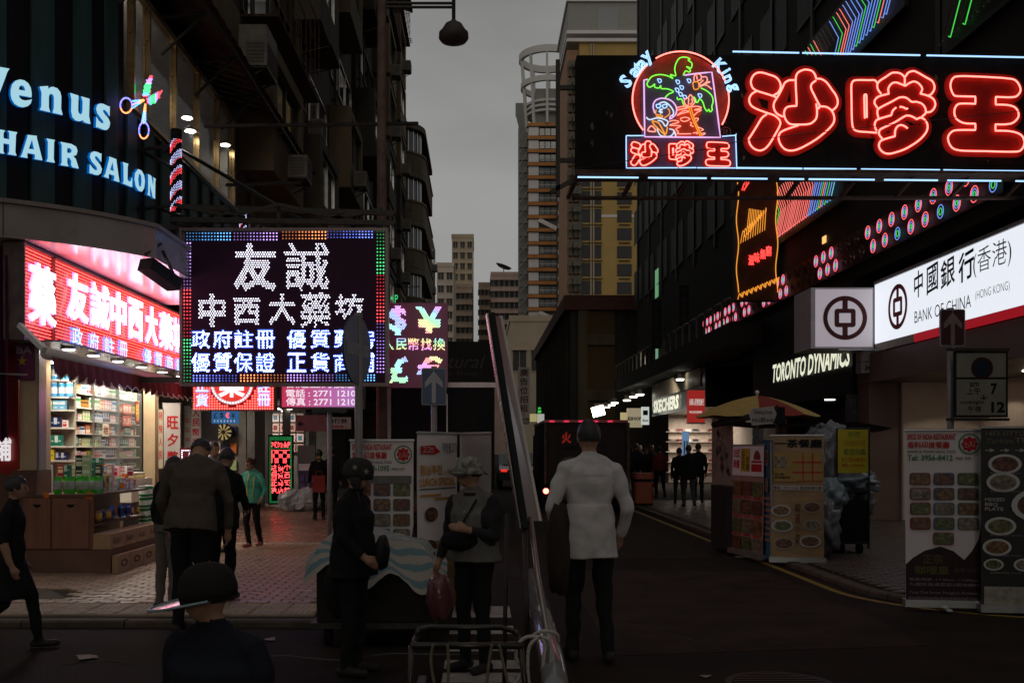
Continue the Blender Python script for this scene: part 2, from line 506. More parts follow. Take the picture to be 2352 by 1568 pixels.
mc = thing('manhole_cover', 'round ribbed iron manhole cover set in the road', 'manhole cover', (2.0, 6.6, 0))
m = MB(); m.lathe([(.36,.001),(.36,.006),(.33,.007),(.325,.004)], (2.0,6.6,0), 28); part('rim', m, mat('cast_iron', (.035,.03,.028), rough=.5, metal=.5, var=.3), mc)
for i in range(-4, 5):
    h_ = math.sqrt(max(.0, .31**2-(i*.068)**2)); m = MB(); m.box(2.0-h_, 2.0+h_, 6.6+i*.068-.02, 6.6+i*.068+.02, .004, .010); part('rib', m, MATS['cast_iron'], mc)
for k, (P_, c_) in enumerate(((((1.0,7.5),(3.6,7.9),(3.7,12.6),(1.1,12.8)),(.030,.018,.014)),(((-3.6,5.6),(-.6,5.4),(-.5,7.0),(-3.5,7.2)),(.018,.014,.012)),(((1.6,14),(3.4,14.2),(3.3,20),(1.7,20)),(.028,.019,.015)),(((-1.0,12.2),(.5,12.0),(.6,15.5),(-1.0,15.6)),(.026,.018,.015)))):
    m = MB(); Q = []
    for i in range(4):
        a, e = Vector((*P_[i],.0035)), Vector((*P_[(i+1)%4],.0035))
        for q in range(8): t = a.lerp(e, q/8); Q.append((t.x+.05*noise.noise(t*2.3+Vector((k,0,0))), t.y+.05*noise.noise(t*2.1+Vector((0,k,0))), .0035))
    m.poly(Q, (0,0,-.003), back=False); struct('asphalt_patch', m, mat('asphalt_patch_%d' % k, c_, rough=.75, var=.5, scale=2.2, bump=.6, bscale=110, spec=.06))

# ================================================================ LEFT: salon building
M_teal = mat('teal_cladding', (0.036, 0.072, 0.070), rough=0.5, var=0.25, scale=3, bump=0.1, stretch=(1,1,.3))
M_black = mat('black_cladding', (0.012, 0.012, 0.012), rough=0.55, var=0.3, scale=3)
M_canopy = mat('canopy_metal', (0.28, 0.24, 0.22), rough=0.3, var=0.12, scale=2, bump=0.05, bscale=6)
M_gold = mat('bronze_frame', (0.30, 0.2, 0.09), rough=0.3, metal=0.8, var=0.2)
M_glass = mat('window_glass', (0.4, 0.45, 0.45), rough=0.03, var=0, alpha=0.16, spec=0.6)
M_glassd = mat('dark_glass', (0.03, 0.035, 0.04), rough=0.06, var=0, spec=0.7)
M_conc = mat('stained_render', (0.105, 0.088, 0.064), rough=0.85, var=0.4, scale=0.9, bump=0.3, bscale=12, stretch=(1,1,.25))
M_concd = mat('dark_render', (0.06, 0.052, 0.042), rough=0.85, var=0.4, scale=0.8, bump=0.3, bscale=12, stretch=(1,1,.25))
M_beige = mat('beige_render', (0.145, 0.11, 0.066), rough=0.8, var=0.35, scale=0.8, bump=0.2, stretch=(1,1,.25))
M_steel = mat('dark_steel', (0.05, 0.045, 0.04), rough=0.5, metal=0.6, var=0.3, scale=12)
M_rust = mat('rusty_steel', (0.11, 0.065, 0.05), rough=0.7, metal=0.3, var=0.5, scale=8)
M_alu = mat('aluminium', (0.45, 0.45, 0.44), rough=0.35, metal=0.9, var=0.1)
M_white = mat('white_paint', (0.72, 0.70, 0.68), rough=0.6, var=0.08)

AC_, AR = Vector((-9.7, 14.7, 0)), 4.5
def wall_plan(s, off=0.0):
    """plan point of the salon wall at arc length s (s=0 faces the side street), offset outward"""
    r = AR; a = s / r
    if a <= math.pi/2:
        n = Vector((math.sin(a), -math.cos(a), 0)); return AC_ + n*(r+off), n
    return Vector((AC_.x + r + off, AC_.y + (s - r*math.pi/2), 0)), Vector((1,0,0))
def wall_hit(u, v, off=0.1):
    k = (u - U0)/F
    r = AR + off
    xs = AC_.x + r
    d = xs / k
    if d < AC_.y:
        A = k*k+1; B = -2*(k*AC_.x + AC_.y); C = AC_.x**2 + AC_.y**2 - r*r
        D = B*B-4*A*C
        d = (-B - math.sqrt(max(D,0)))/(2*A)
        p = W(u, v, d); n = Vector((p.x-AC_.x, p.y-AC_.y, 0)).normalized()
    else:
        p = W(u, v, d); n = Vector((1,0,0))
    return p, n

sal = thing('salon_building', 'corner building with curved facade of teal and black vertical stripes above the pharmacy', 'building', (-8, 14, 0))
S_END = AR*math.pi/2 + 6.6
m = MB()
ss = np.linspace(-1.5, S_END, 40)
for i in range(len(ss)-1):
    a, _ = wall_plan(ss[i], -0.04); b, _ = wall_plan(ss[i+1], -0.04)
    z1 = 9.2 if (ss[i+1] < AR*math.pi/2+0.05) else 6.62
    m.quad((a.x,a.y,4.3),(b.x,b.y,4.3),(b.x,b.y,z1),(a.x,a.y,z1))
m.box(-30, -10.2, 12, 22, 0, 9.2); m.box(-12, -8.6, 18, 24, 0, 9.2)
part('backing_wall', m, M_black, sal)
# cladding panels, each stripe its own panel, uneven lower edges
s = -0.8; k = 0
while s < S_END - 0.3:
    wd = 0.36 if s < AR*math.pi/2 else 0.40
    seg = 3; z0 = 4.42 + random.uniform(-0.02, 0.03); z1 = 9.15 if s + wd < AR*math.pi/2 + 0.1 else 6.6
    m = MB()
    for q in range(seg):
        p0, n0 = wall_plan(s + wd*q/seg, 0.0); p1, n1 = wall_plan(s + wd*(q+1)/seg, 0.0)
        i0 = p0 - n0*0.035; i1 = p1 - n1*0.035
        m.quad((p0.x,p0.y,z0),(p1.x,p1.y,z0),(p1.x,p1.y,z1),(p0.x,p0.y,z1))
        if q == 0: m.quad((i0.x,i0.y,z0),(p0.x,p0.y,z0),(p0.x,p0.y,z1),(i0.x,i0.y,z1))
        if q == seg-1: m.quad((p1.x,p1.y,z0),(i1.x,i1.y,z0),(i1.x,i1.y,z1),(p1.x,p1.y,z1))
        m.quad((i0.x,i0.y,z0),(i1.x,i1.y,z0),(p1.x,p1.y,z0),(p0.x,p0.y,z0))
    part('cladding_panel', m, M_teal, sal)
    s += wd*2
# salon window band on the street side
xw = AC_.x + AR
m = MB()
for z in (6.64, 8.46): m.box(xw-0.06, xw+0.05, 14.85, 21.0, z, z+0.07)
fr_ = part('window_frame', m, M_gold, sal)
for y in (14.85, 15.55, 16.9, 18.3, 19.7, 20.93):
    m = MB(); m.box(xw-0.05, xw+0.06, y, y+0.07, 6.71, 8.46); part('mullion', m, M_gold, sal)
for a, b in ((14.92,15.55),(15.62,16.9),(16.97,18.3),(18.37,19.7),(19.77,20.93)):
    m = MB(); m.box(xw-0.01, xw, a, b, 6.71, 8.46); part('pane', m, M_glass, sal)
m = MB(); m.box(-8.6,-8.5,14.6,21,6.5,8.7); m.box(-8.5,xw-0.06,14.6,21.1,8.55,8.7); m.box(-8.5,xw-0.06,14.6,21.1,6.5,6.6); m.box(-8.5,xw-0.1,21.0,21.1,6.6,8.55); m.box(-8.5,xw-0.1,14.6,14.7,6.6,8.55)
part('salon_room', m, mat('salon_plaster', (0.45,.42,.40), rough=.8, var=.15), sal)
m = MB(); m.box(-6.6,-6.1,17.2,19.2,7.35,7.42); m.box(-6.5,-6.2,17.4,18.6,7.42,7.68); m.box(-6.4,-6.3,17.6,18.3,6.6,7.35)
part('salon_shelf', m, mat('salon_dark', (.03,.03,.03)), sal)
# chandelier inside
ch = thing('chandelier', 'ornate chandelier with bright round bulbs behind the salon window', 'chandelier', (-6.0, 15.3, 8.0))
m = MB(); m.tube([(-6,15.3,8.55),(-6,15.3,7.75)], 0.012)
for a in range(6):
    t = a*math.pi/3
    m.tube(smooth_line([(-6,15.3,7.75),(-6+.12*math.cos(t),15.3+.12*math.sin(t),7.68),(-6+.24*math.cos(t),15.3+.24*math.sin(t),7.8)]), 0.01, 5)
part('arms', m, mat('chandelier_metal', (.08,.07,.06), metal=.8, rough=.3), ch)
M_bulb = emat('lit_bulb', (1, .93, .82), 26)
for a in range(6):
    t = a*math.pi/3; m = MB(); m.ball((-6+.24*math.cos(t),15.3+.24*math.sin(t),7.86), 0.045 if a % 2 else 0.03, 8, 6); part('bulb', m, M_bulb, ch, smooth=True)
for (u_, v_, d_) in ((437,300,18.0),(517,332,21.0-.4),(430,270,18.6)):
    p = W(u_, v_, d_); 
    o = MB(); o.lathe([(0.02,.08),(0.16,0.0),(0.15,-.012)], p, 14)
    t_ = thing('ceiling_lamp', 'small lit lamp shade behind the salon window', 'lamp', p, 'lamps inside the hair salon')
    part('shade', o, mat('lamp_shade', (.2,.16,.1), metal=.6, rough=.4), t_); o = MB(); o.ball((p.x,p.y,p.z-.01), (.1,.1,.025)); part('bulb', o, M_bulb, t_, smooth=True)
# canopy under the salon: curved metal band and glossy soffit
cz0, cz1 = 4.01, 4.42
CC = Vector((-7.2, 14.6, 0))
edge = [CC + Vector((3.5*math.sin(R(t)), -3.5*math.cos(R(t)), 0)) for t in np.linspace(-75, 60, 40)]
edge += [Vector((edge[-1].x, y, 0)) for y in (14.0, 15.0, 16.0, 17.0)]
inner = [Vector((-5.55, 17.0, 0)), Vector((-5.55, 14.6, 0)), Vector((-6.4, 13.4, 0)), Vector((-8.0, 13.0, 0)), Vector((-10.4, 13.4, 0))]
m = MB()
for i in range(len(edge)-1):
    a, b = edge[i], edge[i+1]
    m.quad((a.x,a.y,cz0),(b.x,b.y,cz0),(b.x,b.y,cz1),(a.x,a.y,cz1))
m.poly([(p.x,p.y,cz1) for p in edge+inner], (0,0,-.02))
cano = part('canopy', m, M_canopy, sal, smooth=False)
m = MB(); m.poly([(p.x,p.y,cz0+.004) for p in edge+inner], (0,0,.01)); part('canopy_soffit', m, mat('glossy_white_soffit', (.82,.78,.78), rough=.2, var=.06, scale=2, bump=.04, bscale=3), sal)
m = MB()
for i in range(len(edge)-1):
    a, b = edge[i], edge[i+1]; n_ = Vector((b.y-a.y, a.x-b.x, 0)).normalized()*.015
    m.bar((a.x+n_.x,a.y+n_.y,cz1+.01),(b.x+n_.x,b.y+n_.y,cz1+.01), .05, .05)
part('canopy_trim', m, mat('canopy_trim', (.25,.21,.19), rough=.5), cano)
for k in (6, 14, 22, 30):
    a = edge[k]; n_ = (a-CC).normalized(); m = MB(); m.bar((a.x+n_.x*.003,a.y+n_.y*.003,cz0+.01),(a.x+n_.x*.003,a.y+n_.y*.003,cz1-.02), .008); part('canopy_joint', m, M_steel, cano)
# corrugated roof overhang above the windows
m = MB()
for i in range(60):
    y = 14.2 + i*0.2; z = 8.75 + (0.04 if i % 2 else 0)
    m.add([(-6,y,z+.5),(-4.3,y,z),(-4.3,y+.2,z+(.04 if i % 2 == 0 else -.04)+0),( -6,y+.2,z+.5)], [(0,1,2,3)])
part('corrugated_overhang', m, M_rust, sal)
m = MB()
for i in range(7):
    y = 14.4+i*1.9; m.bar((-5.2,y,8.6),(-4.35,y,8.72),.05); m.bar((-5.2,y,8.0),(-4.5,y,8.66),.04)
m.bar((-4.4,14.2,8.7),(-4.4,26,8.7),.06,.08)
part('overhang_bracket', m, M_steel, sal)

# ================================================================ tenement blocks on the left
def window_part(parent, y0, y1, z0, z1, x, lit=None):
    m = MB(); t = .045
    m.box(x-.02,x+.03,y0,y1,z0,z0+t); m.box(x-.02,x+.03,y0,y1,z1-t,z1); m.box(x-.02,x+.03,y0,y0+t,z0+t,z1-t); m.box(x-.02,x+.03,y1-t,y1,z0+t,z1-t)
    m.box(x-.02,x+.025,(y0+y1)/2-.02,(y0+y1)/2+.02,z0+t,z1-t)
    w = part('window', m, M_alu if random.random() < .6 else M_steel, parent)
    m = MB(); m.box(x-.03,x-.02,y0+.02,y1-.02,z0+.02,z1-.02); part('pane', m, lit or M_glassd, w)
def ac_unit(p, face='x', w=.75, h=.52, dp=.45, label=None):
    x, y, z = p
    t = thing('air_conditioner', label or 'boxy window air conditioner jutting from the old tenement wall', 'air conditioner', p, 'air conditioners on the tenement fronts')
    m = MB(); m.box(x-.1,x+dp,y,y+w,z,z+h); part('casing', m, mat('ac_casing', (.20,.18,.15), rough=.6, var=.3, scale=4), t)
    m = MB()
    for i in range(7):
        m.box(x+dp,x+dp+.012,y+.05,y+w-.05,z+.05+i*.065,z+.085+i*.065)
    for i in range(6):
        m.box(x+.05,x+dp-.05,y-.012,y,z+.06+i*.072,z+.10+i*.072)
    part('grille', m, mat('ac_grille', (.12,.11,.1), rough=.7), t)
    m = MB(); m.bar((x-.1,y+.1,z-.3),(x+dp-.05,y+.1,z-.02),.03); m.bar((x-.1,y+w-.1,z-.3),(x+dp-.05,y+w-.1,z-.02),.03); m.box(x-.1,x+dp,y+.02,y+w-.02,z-.04,z-.005)
    part('bracket', m, M_steel, t)
def awning(parent, x, y0, y1, z, dp=.8, mt=None):
    m = MB(); n = max(3, int((y1-y0)/.15))
    for i in range(n):
        a = y0+(y1-y0)*i/n; b = y0+(y1-y0)*(i+1)/n; k = .025 if i % 2 else 0
        m.add([(x,a,z+.3+k),(x+dp,a,z+k),(x+dp,b,z+.025-k),(x,b,z+.325-k)], [(0,1,2,3)])
    m.bar((x,y0+.1,z-.25),(x+dp,y0+.1,z),.03); m.bar((x,y1-.1,z-.25),(x+dp,y1-.1,z),.03)
    part('awning', m, mt or M_rust, parent)

TX = -5.25
def tenement(name, label, y0, y1, ztop, xf, seed, wallm):
    rnd = random.Random(seed)
    t = thing(name, label, 'building', ((xf-6), (y0+y1)/2, 0))
    m = MB(); m.box(-24, xf, y0, y1, 4.45, ztop); m.box(-24, xf-3.2, y0, y1, 0, 4.45)
    part('wall', m, wallm, t)
    nb = max(1, int((y1-y0)/5.2)); bw = (y1-y0)/nb
    z = 4.6; fl = 0
    while z + 3 < ztop:
        for b in range(nb):
            ya = y0 + b*bw
            kind = rnd.choice(['bay','bay','flat','flat','cage']) if fl > 0 else rnd.choice(['flat','bay'])
            if kind == 'bay':
                m = MB(); yb = ya+bw*.62; dp = .75
                m.box(xf+.002, xf+dp, ya+.3, yb, z, z+1.0); m.box(xf+.002, xf+dp, ya+.3, yb, z+2.55, z+2.85)
                m.box(xf+.002, xf+dp, ya+.3, ya+.75, z+1.0, z+2.55); m.box(xf+.002, xf+dp, yb-.3, yb, z+1.0, z+2.55); m.box(xf+.002,xf+dp-.15,ya+.75,yb-.3,z+1.0,z+2.55)
                part('bay', m, M_beige if rnd.random() < .45 else wallm, t)
                window_part(t, ya+.78, yb-.33, z+1.02, z+2.53, xf+dp-.12)
                ac = rnd.random() < .6
                if ac: ac_unit((xf+.75, ya+1.0+rnd.random(), z+.3))
            elif kind == 'flat':
                window_part(t, ya+.5, ya+1.9, z+.9, z+2.3, xf+.04); window_part(t, ya+2.5, ya+bw-.5, z+.9, z+2.3, xf+.04)
                if rnd.random() < .55: awning(t, xf+.03, ya+.3, ya+2.1, z+2.35, .7+rnd.random()*.4)
                if rnd.random() < .6: ac_unit((xf, ya+2.6, z+.2+rnd.random()*.3))
            else:
                window_part(t, ya+.4, ya+bw-.6, z+.5, z+2.4, xf+.04)
                m = MB(); x1 = xf+.85
                for q in range(9):
                    y = ya+.4+(bw-1.0)*q/8; m.bar((x1,y,z+.4),(x1,y,z+2.5),.018)
                for zz in (.4,1.1,1.8,2.5): m.bar((x1,ya+.4,z+zz),(x1,ya+bw-.6,z+zz),.022); m.bar((xf,ya+.4,z+zz),(x1,ya+.4,z+zz),.022)
                m.box(xf+.02,x1,ya+.4,ya+bw-.6,z+.36,z+.4)
                part('window_cage', m, M_rust, t)
                if rnd.random() < .5: awning(t, xf+.03, ya+.3, ya+bw-.5, z+2.5, 1.0)
            if rnd.random() < .3:
                m = MB(); zz = z+.7; yy = ya+bw*.8
                for q in range(3): m.bar((xf,yy+q*.25,zz),(xf+1.5,yy+q*.25,zz+.05),.02)
                m.bar((xf+1.4,yy-.1,zz+.04),(xf+1.4,yy+.6,zz+.04),.02)
                part('drying_rack', m, M_steel, t)
        z += 3.05; fl += 1
    for q in range(max(2, nb)):
        y = y0 + (q+.05+.2*rnd.random())*(y1-y0)/max(2, nb); m = MB(); m.tube([(xf+.1,y,4.6),(xf+.1,y,ztop)], .055, 6)
        for zz in np.arange(5, ztop, 3): m.box(xf,xf+.16,y-.08,y+.08,zz,zz+.06)
        part('drain_pipe', m, M_conc, t)
    return t
tenement('tenement_block', 'dark weathered tenement block with cages, awnings and air conditioners beyond the salon', 21.5, 41, 34, TX, 3, M_conc)
tenement('tenement_block', 'dark weathered tenement block before the building with rounded balconies', 41.2, 62, 33, TX+.15, 11, M_concd)
# storey between salon window and tenement above the salon
up = thing('upper_tenement', 'dark tenement storeys rising above the striped hair salon', 'building', (-9, 17, 9.2))
m = MB(); m.box(-24, -5.6, 13.2, 21.4, 9.2, 34); part('wall', m, M_concd, up)
for z in (10.2, 13.3):
    for y in (14.0, 17.4): 
        window_part(up, y, y+1.6, z, z+1.5, -5.56)
        m = MB(); m.box(-5.598,-4.7,y-.3,y+2.2,z-.9,z-.1); part('balcony', m, M_beige, up)
ac_unit(tuple(W(560, 150, 19.5)), label='large grey air conditioner with slatted front under the corrugated overhang', w=1.0, h=.8)

# building with rounded balcony bays
rb = thing('rounded_corner_building', 'cream building with rounded corner balconies at the far end of the tenements', 'building', (-7, 85, 0))
m = MB(); m.box(-24, -4.9, 66, 112, 0, 23.8); part('wall', m, M_conc, rb)
z = 4.0
while z < 23:
    def round_ring(r0, zb, zt, name, mt):
        m = MB(); ctr = Vector((-6.0, 68.2, 0)); n = 14; P = []
        P = [(-8.4+0.0, 68.2-r0)] if False else []
        for k in range(n+1):
            a = -math.pi/2 + (math.pi/2)*k/n
            P.append((ctr.x + r0*math.cos(a), ctr.y + r0*math.sin(a)))
        P = [(-9.5, ctr.y-r0)] + P + [(ctr.x+r0, 78)] + [(-9.5, 78)]
        m.poly([(x, y, zt) for x, y in P], (0, 0, zb-zt)); return part(name, m, mt, rb)
    round_ring(2.35, z, z+1.15, 'rounded_parapet', M_conc)
    round_ring(2.42, z+1.15, z+1.27, 'ledge', M_beige)
    round_ring(2.0, z+1.27, z+2.83, 'window_band', M_glassd)
    m = MB()
    for k in range(0, 15, 2):
        a = -math.pi/2 + (math.pi/2)*k/14; m.tube([(-6+2.02*math.cos(a), 68.2+2.02*math.sin(a), z+1.27),(-6+2.02*math.cos(a), 68.2+2.02*math.sin(a), z+2.83)], .05, 4)
    part('mullion', m, M_alu, rb)
    round_ring(2.35, z+2.83, z+3.2, 'lintel', M_conc)
    z += 3.22
for i in range(26):
    y = 78.5+ (i % 9)*3.6; z = 5 + (i//9)*6.1 + (i % 2)*2.9
    ac_unit((-4.9, y, z), w=.9, h=.65, dp=.55, label='small air conditioner on the street front of the cream rounded building')
m = MB()
for z in np.arange(5, 23, 3.2):
    for y in np.arange(79, 110, 3.5): m.box(-4.95,-4.86,y,y+1.5,z,z+1.4)
part('street_windows', m, M_glassd, rb)

# ================================================================ far towers
def far_tower(name, label, u0, u1, vt, d, mt, wmt=None, cols=4, pitch=3.0, wsz=(1.2, 1.4), zbase=0, deep=20, side=False, sill=True):
    x0, x1, zt = XD(u0, d), XD(u1, d), ZD(vt, d)
    t = thing(name, label, 'building', ((x0+x1)/2, d, zbase))
    m = MB(); m.box(x0, x1, d, d+deep, zbase, zt); part('wall', m, mt, t)
    m = MB(); m.box(x0-.15, x1+.15, d-.15, d+deep, zt, zt+.9); part('parapet', m, mt, t)
    wm = MB(); a, b = wsz
    fm = MB(); fm.box(-a/2-.08,a/2+.08,-.14,-.04,-.12,-.02); fm.box(-a/2-.15,a/2+.15,-.5,-.04,b+.05,b+.12); fm.box(-.04,.04,-.1,-.05,0,b)
    wm.box(-a/2,a/2,-.06,-.004,0,b)
    wme = link_mesh('window', wm, wmt or mat('far_dull_glass', (.05,.05,.048), rough=.6, var=.3, scale=.4, spec=.2)); fme = link_mesh('sill', fm, mt)
    z = zt - pitch
    while z > max(zbase, ZD(900, d)):
        for c in range(cols):
            x = x0 + (x1-x0)*(c+.5)/cols
            o = bpy.data.objects.new('window', wme); o.location = Vector((x, d, z))-ORG[t.name]; col.objects.link(o); o.parent = t
            if sill:
                q = bpy.data.objects.new('sill', fme); col.objects.link(q); q.parent = o
        z -= pitch
    return t
M_fw = mat('far_white_render', (.50,.42,.35), rough=.8, var=.15, scale=.2)
M_fb = mat('far_brown_render', (.33,.25,.19), rough=.8, var=.2, scale=.2)
M_fp = mat('far_pink_render', (.42,.30,.25), rough=.8, var=.2, scale=.2)
M_fy = mat('ochre_render', (.42,.28,.095), rough=.8, var=.12, scale=.15, bump=.1)
M_fc = mat('cream_render', (.42,.335,.235), rough=.8, var=.15, scale=.2)
M_fg = mat('grey_render', (.25,.24,.21), rough=.8, var=.15)
far_tower('white_tower', 'white residential tower with paired small windows beyond the tenement row', 1003, 1042, 612, 230, M_fw, cols=2, wsz=(1.3,1.5))
far_tower('slender_tower', 'taller slender beige tower rising behind the white tower', 1038, 1087, 545, 280, M_fc, cols=3, wsz=(1.2,1.6))
far_tower('brown_block', 'brown apartment block with balcony boxes beside the slender beige tower', 1042, 1084, 660, 262, M_fb, cols=4, wsz=(1.8,1.4))
far_tower('grey_block', 'grey brown apartment block left of the satellite dish roof', 1100, 1152, 655, 300, M_fb, cols=6, wsz=(1.7,1.5))
pk = far_tower('pink_roof_block', 'apartment block with pinkish rooftop storey carrying a satellite dish', 1128, 1200, 632, 270, M_fp, cols=6, wsz=(2.0,1.6))
p = W(1157, 628, 275)
m = MB(); m.lathe([(.1,0),(1.6,.35),(2.2,.9)], (p.x, p.y, p.z+1.2), 14); m.tube([p, p+Vector((0,0,1.3))], .12)
for i in range(len(m.v)): x,y,z = m.v[i]; m.v[i] = (x, y, z + (x-p.x)*-.35)
solo('satellite_dish', m, M_steel, 'large satellite dish on the pinkish rooftop', 'satellite dish')

# striped tower
d = 220
st = thing('striped_tower', 'tall residential tower with orange bands, white panels and a ring shaped crown', 'building', (XD(1255, d), d, 0))
x0, x1 = XD(1214, d), XD(1278, d); x2 = XD(1300, d)
M_or = mat('orange_panel', (.42,.17,.05), rough=.7, var=.2, scale=.3); M_wp = mat('white_panel', (.62,.57,.54), rough=.6, var=.08, scale=.3)
m = MB(); m.box(x0+.2, x2, d+.3, d+16, 0, ZD(282, d)); part('core', m, mat('tower_core', (.13,.105,.085), rough=.8, var=.2), st)
pitch = 30.2/F*d
k = 0; zt = ZD(283, d)
while True:
    z = zt - (k+1)*pitch
    if z < ZD(760, d): break
    m = MB(); m.box(x0-.2, x1, d-.5, d+.3, z+pitch*.72, z+pitch*.98); part('orange_band', m, M_or, st)
    m = MB(); m.box(x0-.4, x1+.2, d-.75, d+.29, z+pitch*.66, z+pitch*.715); part('floor_slab', m, M_steel, st)
    m = MB(); m.box(x0, x0+(x1-x0)*.36, d-.45, d+.3, z+.02, z+pitch*.65); part('white_panel', m, M_wp, st)
    if k in (7, 14):
        m = MB(); m.bar((x0+(x1-x0)*.36, d-.3, z+pitch*.62), (x1, d-.3, z-.2), .9, .9); part('diagonal_brace', m, M_wp, st)
    else:
        m = MB(); xa = x0+(x1-x0)*.38
        for q in range(3):
            m.box(xa+q*(x1-xa)/3+.1, xa+(q+1)*(x1-xa)/3-.1, d-.05, d+.29, z+pitch*.08, z+pitch*.6)
        part('window', m, mat('tower_glass', (.16,.18,.18), rough=.15, var=.2, scale=.5), st)
        m = MB(); m.box(xa, x1, d-.12, d-.06, z+pitch*.3, z+pitch*.33); part('window_rail', m, M_wp, st)
    m = MB(); m.box(x1+.3, x2-.1, d-1.2, d+.29, z-.1, z+pitch*.26); part('balcony', m, M_wp, st)
    m = MB(); m.add([(x0-.4,d-.5,z+pitch*.66),(x0-1.9,d+9,z+pitch*.5),(x0-1.9,d+9,z+pitch*.6),(x0-.4,d-.5,z+pitch*.76)],[(0,1,2,3)]); m.box(x0-1.7,x0+.19,d+8,d+9,z,z+pitch*.5)
    part('side_fin', m, M_fg, st)
    k += 1
cx, cy = (x0+x2)/2+.5, d+4
for zz, rr, hh, nm in ((ZD(190,d)-.2, 6.2, 1.2, 'crown_ring'), (ZD(235,d), 5.2, .5, 'crown_ring'), (ZD(246,d), 5.1, .5, 'crown_ring'), (ZD(257,d), 5.0, .5, 'crown_ring'), (ZD(128,d), 6.6, 1.5, 'crown_ring')):
    m = MB(); n = 32
    for q in range(n):
        a, b = 2*math.pi*q/n, 2*math.pi*(q+1)/n
        P = [(cx+r_*math.cos(t), cy+r_*math.sin(t), z_) for t in (a, b) for r_ in (rr, rr-.8) for z_ in (zz, zz+hh)]
        m.add(P, [(0,1,5,4),(2,6,7,3),(1,3,7,5),(0,4,6,2)])
    part(nm, m, mat('crown_concrete', (.5,.48,.45), var=.1), st)
m = MB()
for q in range(10):
    a = 2*math.pi*q/10+.2; m.bar((cx+5*math.cos(a),cy+5*math.sin(a),ZD(285,d)),(cx+6.2*math.cos(a),cy+6.2*math.sin(a),ZD(128,d)),.5)
part('crown_post', m, MATS['crown_concrete'], st)
m = MB(); m.box(cx-3,cx+3.4,cy-3,cy+3,ZD(285,d),ZD(200,d)); part('plant_room', m, M_fg, st)
m = MB(); m.box(XD(1184,d+18),XD(1212,d+18),d+17,d+18,ZD(268,d+18),ZD(240,d+18)); m.box(XD(1190,d+18),XD(1212,d+18),d+14,d+18,0,ZD(300,d+18)); m.add([(XD(1184,d+18),d+17,ZD(268,d+18)),(XD(1192,d+18),d+17,ZD(300,d+18)),(XD(1208,d+18),d+17,ZD(300,d+18)),(XD(1208,d+18),d+17,ZD(268,d+18))],[(0,1,2,3)])
part('side_crown', m, M_fg, st)

# ochre tower
d = 165
oc = thing('ochre_tower', 'ochre apartment tower with white cornice and grey penthouse storey', 'building', (XD(1400, d), d, 0))
x0, x1 = XD(1331, d), XD(1475, d)
m = MB(); m.box(x0, x1, d, d+20, 0, ZD(100, d)); part('wall', m, M_fy, oc)
m = MB(); m.box(XD(1303,d), x0-.02, d+.6, d+18, 0, ZD(112, d)); part('side_wall', m, mat('brick_side', (.30,.17,.10), rough=.8, var=.2), oc)
for v_ in (100, 82, 8):
    m = MB(); m.box(x0-2.2, x1+1, d-.8, d+20, ZD(v_, d), ZD(v_, d)+.55); part('cornice', m, M_wp, oc)
m = MB(); m.box(x0-1.9, x1, d-.3, d+18, ZD(82, d)+.56, ZD(8, d)-.01); part('penthouse', m, mat('penthouse_grey', (.28,.27,.24), var=.15), oc)
m = MB(); m.box(XD(1372,d),XD(1420,d),d-.36,d-.31,ZD(75,d),ZD(20,d)); part('penthouse_glazing', m, mat('pent_glass', (.2,.2,.19), rough=.2, var=.1), oc)
m = MB(); m.box(x0, x1, d-.08, d-.004, ZD(499,d), ZD(493,d)); part('string_course', m, M_wp, oc)
pitch = 41.2/F*d
wa = link_mesh('window', MB().box(-.8,.8,-.12,-.004,0,2.2), MATS['far_dull_glass'])
wb = link_mesh('window', MB().box(-1.2,1.2,-.12,-.004,0,2.0), MATS['far_dull_glass'])
sh = link_mesh('canopy', MB().box(-.95,.95,-.45,-.004,2.5,2.6), mat('ochre_trim', (.16,.11,.05)))
for r_ in range(16):
    v_ = 148 + r_*41.2
    if v_ > 690: break
    for uu, me_ in ((1344, wa), (1370, wa), (1434, wb)):
        o = bpy.data.objects.new('window', me_); o.location = Vector((XD(uu, d), d, ZD(v_, d)-2.4))-ORG[oc.name]; col.objects.link(o); o.parent = oc
        q = bpy.data.objects.new('canopy', sh); col.objects.link(q); q.parent = o
    # bay windows with awnings up the side wall
    m = MB(); z = ZD(v_, d)-2
    for uu in (1306, 1318, 1328):
        xx = XD(uu, d); m.add([(xx,d-.3,z+2.6),(xx+.75,d-.3,z+2.6),(xx+.35,d-1.3,z+1.1),(xx-.3,d-1.3,z+1.1)],[(0,1,2,3)]); m.box(xx,xx+.6,d-.2,d+.55,z,z+2.4)
    part('side_bay', m, mat('bay_metal', (.10,.09,.07), rough=.6, var=.3, scale=1), oc)
for uu in (1357, 1363):
    m = MB(); m.tube([(XD(uu,d),d-.25,0),(XD(uu,d),d-.25,ZD(102,d))],.14,6); part('drain_pipe', m, M_fc, oc)

# cream low block behind, with small windows
cb = far_tower('cream_block', 'low cream building with small hooded windows beneath the striped tower', 1172, 1300, 738, 150, M_fc, cols=3, pitch=7.4, wsz=(2.0,3.0))

